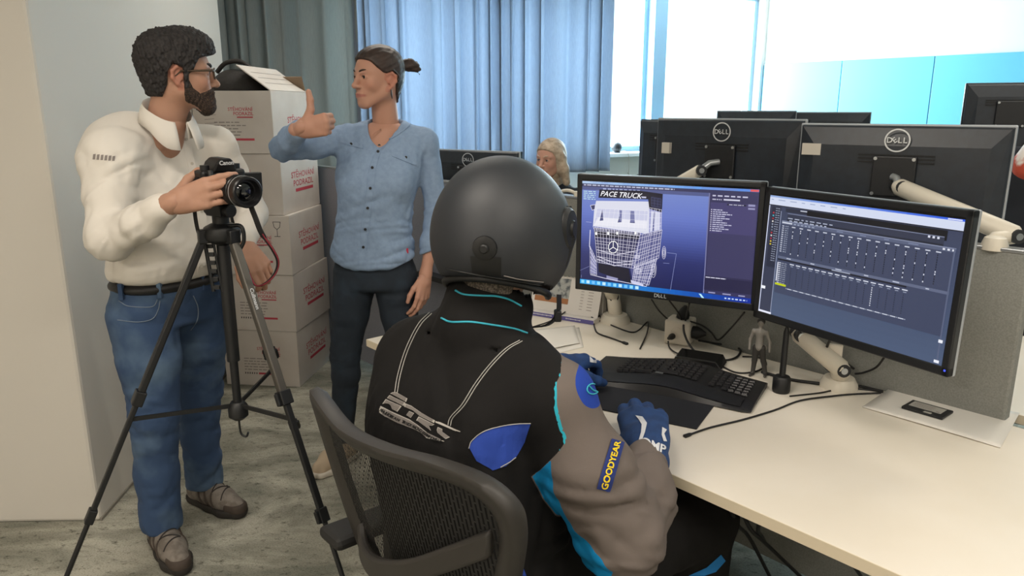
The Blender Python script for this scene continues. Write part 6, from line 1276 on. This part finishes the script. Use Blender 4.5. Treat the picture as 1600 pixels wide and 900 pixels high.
v = Vol(BO + (-.4, -.6, -.75), BO + (.45, .4, -.1), .010); v.loft([(bc(0, 0, .50), .16, .12), (bc(0, 0, .7), .16, .12), (bc(0, 0, .9), .175, .115), (bc(0, 0, 1.02), .12, .085), (bc(0, 0, 1.06), .07, .06)], (.92, -.4, 0), (-.4, -.92, 0), 2.3, .03); v.chain([bc(0, -.16, .97), bc(.08, -.2, .75), bc(.25, -.15, .78)], [.062, .05, .04], .03); v.chain([bc(0, .16, .97), bc(.08, .2, .75), bc(.25, .15, .78)], [.062, .05, .04], .03); sculpt(v, 'top', dk_top, bw)
v = Vol(BO + (-.5, -.75, -1.2), BO + (.5, .4, -.55), .012)
for g in (-1, 1): v.chain([bc(0, g * .09, .53), bc(.40, g * .1, .53), bc(.42, g * .1, .10)], [.095, .07, .055], .03)
sculpt(v, 'trousers', wjeans_m, bw)
def plain_chair(c, yaw, label, top=.98, w_=.46):
    t = thing('desk_chair', label, 'office chair', (c[0], c[1], 0)); r = rotz(yaw); T = lambda x_, y_, z_: Vector((c[0], c[1], 0)) + r @ Vector((x_, y_, z_))
    mb = MB(); mb.box(T(0, 0, .44), (.46, .45, .06), r); part(mb, 'seat', dk_top, t, bevel=.02)
    mb = MB(); P = [T(x_, .24 - .08 * (x_ / .23) ** 2 * .5, z_) for x_ in np.linspace(-w_ / 2, w_ / 2, 7) for z_ in (.55, top)]; mb.add(P, [(2 * i, 2 * i + 2, 2 * i + 3, 2 * i + 1) for i in range(6)]); o = part(mb, 'backrest', dk_top, t, smooth=80); s_ = o.modifiers.new('t', 'SOLIDIFY'); s_.thickness = .05; bev(o, .015)
    mb = MB(); mb.tube(catmull([T(0, .1, .40), T(0, .26, .42), T(0, .29, .58)]), .02); part(mb, 'back_support', chair_m, t, smooth=60)
    mb = MB(); mb.cyl(T(0, 0, .08), T(0, 0, .42), .025); part(mb, 'gas_lift', chair_m, t, smooth=40)
    for k in range(5): a = k * 1.2566; mb = MB(); mb.tube([T(0, 0, .1), T(.28 * math.cos(a), .28 * math.sin(a), .04)], [.025, .018], 8); lg = part(mb, 'leg', chair_m, t); mb = MB(); mb.lathe(T(.28 * math.cos(a), .28 * math.sin(a), .0), [(.01, 0), (.02, .01), (.02, .035), (.01, .045)], 10); part(mb, 'caster', dark_m, lg)
    return t
plain_chair((BO[0] + .04, BO[1] + .10), -.4, 'dark chair under the blonde woman at the far desk', .92)
q = onperp(1612, 330, 1.95); plain_chair((q.x, q.y), R(-40), 'dark office chair back at the far right edge beside the largest far monitor', 1.36, .5)
mb = MB(); q = onperp(1618, 250, 1.93); ellipsoid(mb, q, (.07, .06, .075), 24, 14, f=lambda p: p * (1 + .12 * math.sin(p.x * 50 + 1) * math.sin(p.z * 44))); o = solo(mb, 'bundle', mat('red_white_fabric', 'C0503C', .9, noise=(7, 'E4DCD6', .5, .54)), 'red and white fabric bundle on the chair at the far right edge', 'fabric', (q.x, q.y, q.z - .10), smooth=60)
# ------------------------------------------------------------------ things on the desk
key_m = mat('keyboard_black', '1A1A1C', .45); cap_m = mat('key_cap_black', '242427', .28); palm_m = mat('palm_rest_black', '151618', .55, bump=(300, .2, .001)); pad_m = mat('dark_mouse_mat', '16181E', .9); gloss_m = mat('glossy_black', '0C0C0E', .12); white_pl = mat('warm_white_plastic', 'DED6C8', .4); paper_m = mat('white_paper', 'DEDAD2', .9); cable_m = mat('black_cable', '121214', .55)
KC = Vector((.478, 2.035, DESK)); KR = Vector((.2345, -.13, 0)).normalized(); KF = Vector((-KR.y, KR.x, 0))
KM = frame(KC, KR, KF)
mb = MB(KM @ Matrix.Translation((-.085, -.215, 0))); mb.box((0, 0, .002), (.46, .21, .004)); solo(mb, 'mouse_mat', pad_m, 'dark mouse mat lying in front of the black keyboard', 'mouse mat', KM @ Vector((-.085, -.215, 0)), bevel=.0015)
kb = thing('keyboard', 'black curved split keyboard in front of the glowing monitors', 'keyboard', KC)
def kz(x_, y_): return .014 + .016 * math.exp(-(x_ / .12) ** 2) + .05 * (y_ + .1) * .18
def koff(x_): return -.028 * (abs(x_) / .2) ** 1.5
mb = MB(KM); n = 24; vs = []; fs = []
for i in range(n + 1):
    x_ = -.24 + .48 * i / n; o = koff(x_); prof = [(-.152 + o * .3, .004), (-.144 + o * .3, kz(x_, -.12) - .004), (-.055 + o, kz(x_, -.05) - .002), (.085 + o, kz(x_, .08) + .002), (.10 + o, kz(x_, .09) - .004), (.10 + o, .002)]
    e = 1 if 0 < i < n else .96; vs += [(x_, y_ * e, z_) for y_, z_ in prof]
for i in range(n):
    for k in range(6): fs.append((i * 6 + k, i * 6 + (k + 1) % 6, i * 6 + 6 + (k + 1) % 6, i * 6 + 6 + k))
fs += [tuple(range(6)), tuple(n * 6 + k for k in range(6))]; mb.add(vs, fs); part(mb, 'body', key_m, kb, smooth=40)
mb = MB(KM); vs = []; fs = []
for i in range(n + 1):
    x_ = -.21 + .42 * i / n; o = koff(x_); vs += [(x_, -.142 + o * .3, kz(x_, -.12) - .002), (x_, -.064 + o, kz(x_, -.06) + .002), (x_, -.095 + o * .6, kz(x_, -.09) + .003)]
for i in range(n): fs += [(i * 3, i * 3 + 3, i * 3 + 5, i * 3 + 2), (i * 3 + 2, i * 3 + 5, i * 3 + 4, i * 3 + 1)]
mb.add(vs, fs); part(mb, 'palm_rest', palm_m, kb, smooth=60)
kme = {}
def key(x_, y_, w_):
    k = round(w_, 3)
    if k not in kme:
        q = MB(); a, b = w_ / 2, .0078; c, d = a - .002, .0058; q.add([(-a, -b, 0), (a, -b, 0), (a, b, 0), (-a, b, 0), (-c, -d, .006), (c, -d, .006), (c, d, .006), (-c, d, .006)], [(4, 5, 6, 7), (0, 1, 5, 4), (1, 2, 6, 5), (2, 3, 7, 6), (3, 0, 4, 7)]); kme[k] = q.mesh('key', cap_m, (0, 0, 0))
    o = link('key', kme[k], kb); o.matrix_local = Matrix.Translation(-KC) @ KM @ Matrix.Translation((x_, y_ + koff(x_), kz(x_, y_) + .001)) @ Matrix.Rotation(-.22 * x_ / .2 if abs(x_) < .16 else 0, 4, 'Z')
for r_ in range(6):
    y_ = -.042 + .0205 * r_
    for side in (-1, 1):
        for c in range(6):
            if r_ == 0 and c in (0, 1): continue
            key(side * (.016 + .0185 * c) - .045, y_, .0165)
    for c in range(6):
        if r_ == 0 and c in (1,): continue
        key(.112 + .0185 * c, y_, .0165)
    if r_ == 0: key(-.085, y_, .052); key(-.012, y_, .05)
mb = MB(KM); mb.box((-.03, -.078, .040), (.022, .008, .002)); part(mb, 'badge', screw_m, kb)
# black wedge-shaped device behind the keyboard
q = PZ(1093, 569, DESK); M = frame(q, KR, KF); mb = MB(M); mb.add([(-.075, -.035, .006), (.075, -.035, .006), (.075, .04, .006), (-.075, .04, .006), (-.068, -.028, .024), (.055, -.028, .024), (.062, .036, .032), (-.068, .036, .032)], [(3, 2, 1, 0), (4, 5, 6, 7), (0, 1, 5, 4), (1, 2, 6, 5), (2, 3, 7, 6), (3, 0, 4, 7)])
mb.box((-.055, 0, .003), (.02, .05, .006)); mb.box((.05, 0, .003), (.02, .05, .006)); solo(mb, 'docking_station', gloss_m, 'small glossy black box behind the middle of the keyboard', 'device', q, bevel=.003)
# power cube with plugs
q = PZ(1066, 540, DESK); M = frame(q + Vector((0, .04, 0)), KR, KF); pc = thing('power_cube', 'white power socket cube with black plugs behind the keyboard', 'power cube', M.translation)
mb = MB(M); mb.box((0, 0, .042), (.085, .085, .082)); part(mb, 'housing', white_pl, pc, bevel=.007)
for c, a in (((0, -.0428, .042), Vector((0, -1, 0))), ((.0428, 0, .042), Vector((1, 0, 0))), ((0, 0, .0835), Vector((0, 0, 1)))):
    mb = MB(M); mb.lathe(c, [(.021, -.002), (.021, .0008), (.018, .0008), (.017, -.004)], 24, a); so = part(mb, 'socket', white_pl, pc, smooth=30)
for c, d in (((.005, .0, .083), Vector((.2, 0, 1))), ((.043, -.005, .042), Vector((1, 0, 0))), ((-.012, -.043, .03), Vector((0, -1, .1)))):
    mb = MB(M); c = Vector(c); r_ = .021 if d.y > -.5 else .010; mb.tube([c, c + d * .016, c + d * .03, c + d * .045], [r_, r_, r_ * .7, .005], 14); part(mb, 'plug', cable_m, pc, smooth=40)
# figurine and rod
fig_m = mat('grey_figurine', '94908A', .5, metal=.15); fig_d = mat('dark_figurine_legs', '3A3836', .5)
q = PZ(1186, 590, DESK) + Vector((.0, .02, 0)); F0 = np.array(q); fg = thing('figurine', 'small grey figurine of a walking woman standing behind the keyboard', 'figurine', q)
fp = lambda x_, y_, z_: F0 + x_ * np.array(KR) + y_ * np.array(KF) + np.array((0, 0, z_))
v = Vol(F0 - .07, F0 + np.array((.07, .07, .20)), .0021); v.chain([fp(-.012, -.004, .006), fp(-.010, 0, .045), fp(-.008, 0, .085)], [.006, .0075, .0105], .004); v.chain([fp(.022, .008, .006), fp(.014, .004, .045), fp(.008, 0, .085)], [.006, .0075, .0105], .004); v.cone(fp(-.012, -.004, .005), fp(-.016, -.022, .004), .005, .004, .004); v.cone(fp(.022, .008, .005), fp(.024, -.012, .004), .005, .004, .004)
lo_mesh = v.mesh()
v = Vol(F0 - .07, F0 + np.array((.07, .07, .20)), .0021); v.chain([fp(0, 0, .088), fp(0, 0, .105), fp(0, 0, .13)], [.013, .0095, .0125], .006); v.chain([fp(-.018, 0, .133), fp(-.027, .002, .105), fp(-.026, -.004, .078)], [.0055, .0045, .0038], .004); v.chain([fp(.018, 0, .133), fp(.028, .002, .105), fp(.030, -.002, .078)], [.0055, .0045, .0038], .004); v.cone(fp(-.016, 0, .134), fp(.016, 0, .134), .0065, .0065, .006); v.cone(fp(0, 0, .135), fp(0, 0, .150), .005, .005, .004); v.ell(fp(0, 0, .161), (.0095, .010, .0125), None, .003); v.chain([fp(-.012, .008, .085), fp(.014, .008, .085)], [.008, .008], .004)
sculpt(v, 'body', fig_m, fg); sculpt(lo_mesh, 'legs', fig_d, fg)
v = Vol(F0 + np.array((-.03, -.03, .14)), F0 + np.array((.03, .03, .19)), .0019); v.ell(fp(0, .002, .164), (.0115, .0115, .0125), None, .003); v.ell(fp(0, -.010, .158), (.008, .006, .009), None, .002, 's'); sculpt(v, 'hair', fig_d, fg)
q = PZ(1220, 612, DESK); an = thing('rod_antenna', 'black rod antenna standing on a small round base right of the keyboard', 'antenna', q)
mb = MB(); mb.lathe(q, [(.022, 0), (.024, .006), (.024, .040), (.020, .046), (.012, .047)], 24); part(mb, 'base', trim_b, an, smooth=35)
mb = MB(); mb.tube([q + Vector((0, 0, .045)), q + Vector((.002, .002, .17)), q + Vector((.002, .002, .178)), q + Vector((.002, .002, .188))], [.0085, .0078, .006, .003], 14); part(mb, 'rod', trim_b, an, smooth=40)
# papers, disk, calendar
def sheet(corners, z_, name, label, m, th=.0012, curl=0.):
    P = [PZ(x_, y_, DESK) for x_, y_ in corners]; mb = MB(); n = 10; vs = []; fs = []
    for i in range(n + 1):
        for j in range(n + 1): a, b = i / n, j / n; p = (P[0] * (1 - a) + P[1] * a) * (1 - b) + (P[3] * (1 - a) + P[2] * a) * b; p.z = DESK + z_ + curl * (b ** 4) * (.4 + .6 * math.sin(a * 3.1)) + th; vs.append(p)
    for i in range(n):
        for j in range(n): k = i * (n + 1) + j; fs.append((k, k + 1, k + n + 2, k + n + 1))
    mb.add(vs, fs); o = solo(mb, name, m, label, 'paper', (P[0] + P[2]) / 2 * 1, smooth=60); s_ = o.modifiers.new('t', 'SOLIDIFY'); s_.thickness = th; s_.offset = -1; return o
sheet([(1392, 606), (1593, 646), (1563, 701), (1347, 637)], .0006, 'paper_sheet', 'large white paper sheet under the black solid-state drive', paper_m, curl=.0025)
sheet([(835, 520), (905, 512), (912, 543), (842, 560)], .0006, 'paper_sheet', 'white paper sheet beside the navy left glove, lowest of its pile', paper_m)
sheet([(830, 517), (898, 510), (906, 538), (838, 553)], .0026, 'paper_sheet', 'white paper sheet beside the navy left glove, on top of its pile', paper_m, curl=.004)
ssd_m = mat('drive_black', '1C1D1F', .45); lab_m = mat('drive_label', 'A9A79F', .6)
C4 = [PZ(*p, DESK + .010) for p in ((1424, 622), (1489, 640), (1477, 654), (1408, 637))]; c = sum(C4, Vector()) / 4; ex = (C4[1] - C4[0]).normalized(); M = frame(Vector((c.x, c.y, DESK + .003)), ex, Vector((-ex.y, ex.x, 0)))
ssd = thing('solid_state_drive', 'black solid-state drive with a grey label lying on the paper sheet', 'drive', M.translation)
mb = MB(M); mb.box((0, 0, .0035), (.100, .070, .007)); part(mb, 'case', ssd_m, ssd, bevel=.002)
mb = MB(M); mb.box((-.002, .006, .0072), (.078, .040, .0006)); lb = part(mb, 'label', lab_m, ssd)
mb = MB(M)
for k in range(6): mb.box((-.012 + .004 * (k % 2), .020 - k * .0055, .0077), (.048, .0012, .0003))
mb.box((.028, -.008, .0077), (.008, .006, .0003)); part(mb, 'print', print_grey, lb)
mb = MB(M); mb.box((.012, -.029, .0073), (.018, .010, .0006)); part(mb, 'connector_tag', lab_m, ssd)
b0, b1 = PZ(822, 491, DESK), PZ(928, 508, DESK); ex = (b1 - b0).normalized(); ey = Vector((-ex.y, ex.x, 0)); Wd = (b1 - b0).length; M = frame((b0 + b1) / 2, ex, ey)
cal = thing('desk_calendar', 'standing desk calendar with a photo page and a purple strip at its foot', 'calendar', M.translation)
pur_m = mat('purple_strip', '5A5490', .7); photo_m = mat('photo_page', 'A7AAA8', .7, noise=(45, '4E565C', .42, .6)); brown_m = mat('photo_brown_strip', 'A4704C', .8); calw = mat('calendar_page', 'D9D5D0', .85)
mb = MB(M); mb.prism([(-Wd / 2, .0, 0), (Wd / 2, 0, 0), (Wd / 2, .0, .018), (-Wd / 2, .0, .018)], (0, .10, 0)); part(mb, 'base', calw, cal)
mb = MB(M); mb.box((0, -.0006, .008), (Wd - .004, .001, .015)); st = part(mb, 'strip', pur_m, cal, 'purple strip with white lettering')
mb = MB(M)
for x0, n_ in ((-Wd * .38, 13), (.03, 10)):
    for k in range(n_): mb.box((x0 + k * .0062, -.0013, .009), (.0042, .0004, .0032 + .0014 * (k % 3 == 0)))
part(mb, 'print', white_pr, st)
tl = math.atan2(.05, .15); T = M @ Matrix.Translation((0, .03, .018)) @ Matrix.Rotation(-tl, 4, 'X')
mb = MB(T); mb.box((0, 0, .066), (Wd, .002, .132)); pg = part(mb, 'page', calw, cal)
mb = MB(T); mb.box((-Wd * .20, -.0015, .082), (Wd * .5, .001, .094)); part(mb, 'photo', photo_m, pg, 'grey landscape photo')
mb = MB(T); mb.box((-Wd * .20, -.0022, .044), (Wd * .5, .001, .020)); part(mb, 'photo_foot', brown_m, pg)
mb = MB(T)
for k in range(8): mb.box((Wd * .36, -.0016, .10 - k * .011), (.02, .0006, .002)); mb.box((Wd * .24, -.0016, .10 - k * .011), (.012, .0006, .0016))
part(mb, 'print', print_grey, pg)
mb = MB(M); mb.prism([(-Wd / 2, .075, .018), (-Wd / 2, .11, .018), (-Wd / 2, .078, .146), (-Wd / 2, .075, .146)], (Wd, 0, 0)); part(mb, 'back_support', calw, cal)
for k in range(18): mb = MB(T); mb.tube([(-Wd / 2 + .008 + k * (Wd - .016) / 17, .004 + .007 * math.cos(a), .132 + .007 * math.sin(a)) for a in np.linspace(0, 6.28, 9)], .0009, 4, False); part(mb, 'ring', white_pl, cal)
# cables
def cable(pts, r, label, ends=(), m=None, name='cable', n=6):
    P = [onperp(p[0], p[1], -p[2]) if len(p) > 2 and p[2] < 0 else PZ(p[0], p[1], DESK + (p[2] if len(p) > 2 else .0) + r + .0005) for p in pts]; mb = MB(); mb.tube(catmull(P, n), r, 7)
    if not ends: return solo(mb, name, m or cable_m, label, 'cable', (P[0].x, P[0].y, min(p.z for p in P) - r), smooth=60)
    t = thing(name, label, 'cable', (P[0].x, P[0].y, DESK)); part(mb, 'cord', m or cable_m, t, smooth=60)
    for i, sz in ends:
        a = P[i]; b = P[i - 1] if i in (-1, len(P) - 1) else P[i + 1]; d = (a - b).normalized(); mb = MB(); mb.tube([a - d * sz, a - d * sz * .3, a + d * sz, a + d * sz * 1.02], [r * 1.2, sz * .42, sz * .42, sz * .3], 10); part(mb, 'plug', m or cable_m, t, smooth=40)
    return t
cable([(893, 383, .24), (879, 398, .20), (875, 425, .13), (875, 451, .07), (881, 470, .035), (892, 481, .02), (902, 487, .01), (913, 497, .004), (926, 498, .002), (929, 512), (935, 521), (957, 529), (976, 536)], .0028, 'black headset cable dropping from the helmet side to the desk', [(-1, .013)])
cable([(829, 512), (859, 502, .01), (882, 488, .02), (895, 477, .025), (904, 474, .024), (913, 481, .015), (924, 497, .004), (944, 503), (960, 510), (986, 519), (999, 515), (1012, 503, .01), (1011, 520, .004), (1000, 545)], .0025, 'black cable looping across the desk in front of the calendar')
cable([(924, 498, .006), (938, 496, .006)], .0075, 'short black cable clip beside the calendar')
cable([(1018, 468, -.64), (1030, 486, -.70), (1047, 502, -.75), (1058, 512, -.76)], .0026, 'black cable from the truck monitor to the power cube, leftmost of three')
cable([(1046, 470, -.66), (1060, 489, -.74), (1067, 505, -.77)], .0026, 'black cable from the truck monitor to the power cube, middle of three')
cable([(1077, 474, -.66), (1073, 491, -.74), (1070, 505, -.77)], .0032, 'black cable from the truck monitor to the power cube, rightmost of three')
cable([(1068, 503, -.77), (1069, 520, -.70), (1078, 540, -.68), (1095, 556, .010), (1124, 563), (1147, 560), (1157, 549), (1146, 539), (1120, 537), (1092, 532, -.78)], .0036, 'thick black cable looping from the power cube to the right')
cable([(1078, 502, -.77), (1098, 509, -.79), (1112, 520, -.81), (1122, 531, -.82), (1140, 515, -.80), (1163, 488, -.70)], .003, 'black cable hanging down behind the right side of the truck monitor')
cable([(1044, 533, -.70), (1046, 543, -.69), (1056, 551, .004), (1072, 556, .004)], .0025, 'thin black cable from the power cube to the glossy box')
cable([(1124, 570), (1150, 582), (1178, 581), (1196, 572), (1194, 562), (1180, 558), (1160, 557)], .0026, 'black cable curling around the figurine')
cable([(1190, 581), (1230, 592), (1270, 598), (1300, 601), (1335, 602), (1362, 608), (1380, 612)], .0045, 'thick black cable running from the figurine towards the partition')
cable([(1234, 619), (1280, 614), (1312, 608), (1345, 608), (1378, 612)], .0022, 'thin black cable from the antenna base to the partition')
cable([(1075, 680), (1110, 668), (1160, 656), (1210, 641), (1250, 626), (1300, 619), (1332, 616), (1376, 614)], .0026, 'thin black cable crossing the desk in front of the antenna', [(0, .012)])
cable([(1300, 524, -.66), (1291, 545, -.72), (1286, 566, -.74), (1297, 580, -.75), (1311, 578, -.75), (1306, 565, -.74), (1292, 561, -.74), (1318, 566, -.76), (1334, 576, -.79)], .0036, 'black cable hanging in a loop under the table monitor')
cable([(1386, 552, -.72), (1370, 573, -.80), (1350, 582, -.82), (1336, 584, -.82)], .003, 'black cable hanging behind the right half of the table monitor')
q = onperp(1304, 550, .735); mb = MB(frame(q, KR, KF)); mb.box((0, 0, 0), (.04, .012, .045)); solo(mb, 'adapter', white_pl, 'small white adapter hanging under the table monitor', 'adapter', (q.x, q.y, q.z - .022), bevel=.003)
def hang(pts, r, label):
    mb = MB(); mb.tube(catmull(pts, 6), r, 7); return solo(mb, 'cable', cable_m, label, 'cable', (pts[-1][0], pts[-1][1], min(p[2] for p in pts) - r), smooth=60)
for k, (p0, p1, p2) in enumerate((((1140, 790), (1172, 842), (1205, 905)), ((1160, 800), (1195, 848), (1255, 905)), ((1187, 812), (1190, 838), (1198, 852)), ((1312, 862), (1330, 880), (1345, 900)))):
    hang([PZ(p0[0], p0[1], .69), PZ((p0[0] + p1[0]) / 2 - 4, (p0[1] + p1[1]) / 2 + 4, .52), PZ(*p1, .42), PZ(*p2, .22)], .005, ['black cable hanging under the desk, leftmost of four', 'black cable hanging under the desk, second from the left', 'short black cable hanging under the desk, third from the left', 'black cable hanging under the desk, nearest the lower right corner'][k])
# window sill clutter
for s_, rr, lab in ((3.55, .05, 'small dark ball-shaped device on the window sill, right of two'), (3.30, .045, 'small dark ball-shaped device on the window sill, left of two')):
    c = wall_pt(s_, -.06, SZ + rr); mb = MB(); ellipsoid(mb, c, (rr, rr, rr), 18, 10); mb.lathe((c.x, c.y, SZ), [(rr * .8, 0), (rr * .7, .015), (rr * .4, .03)], 18); solo(mb, 'desk_speaker', trim_b, lab, 'speaker', (c.x, c.y, SZ), smooth=50)
P = [wall_pt(3.55, -.08, SZ + .02), wall_pt(3.60, -.165, SZ + .005), wall_pt(3.62, -.17, SZ - .15), wall_pt(3.60, -.17, SZ - .30), wall_pt(3.66, -.165, SZ - .36), wall_pt(3.70, -.16, SZ - .28), wall_pt(3.62, -.15, SZ - .18)]
mb = MB(); mb.tube(catmull(P), .003, 6); solo(mb, 'cable', mat('pale_cable', 'A89E90', .6), 'pale cable dangling from the window sill', 'cable', P[4] - Vector((0, 0, .003)), smooth=60)
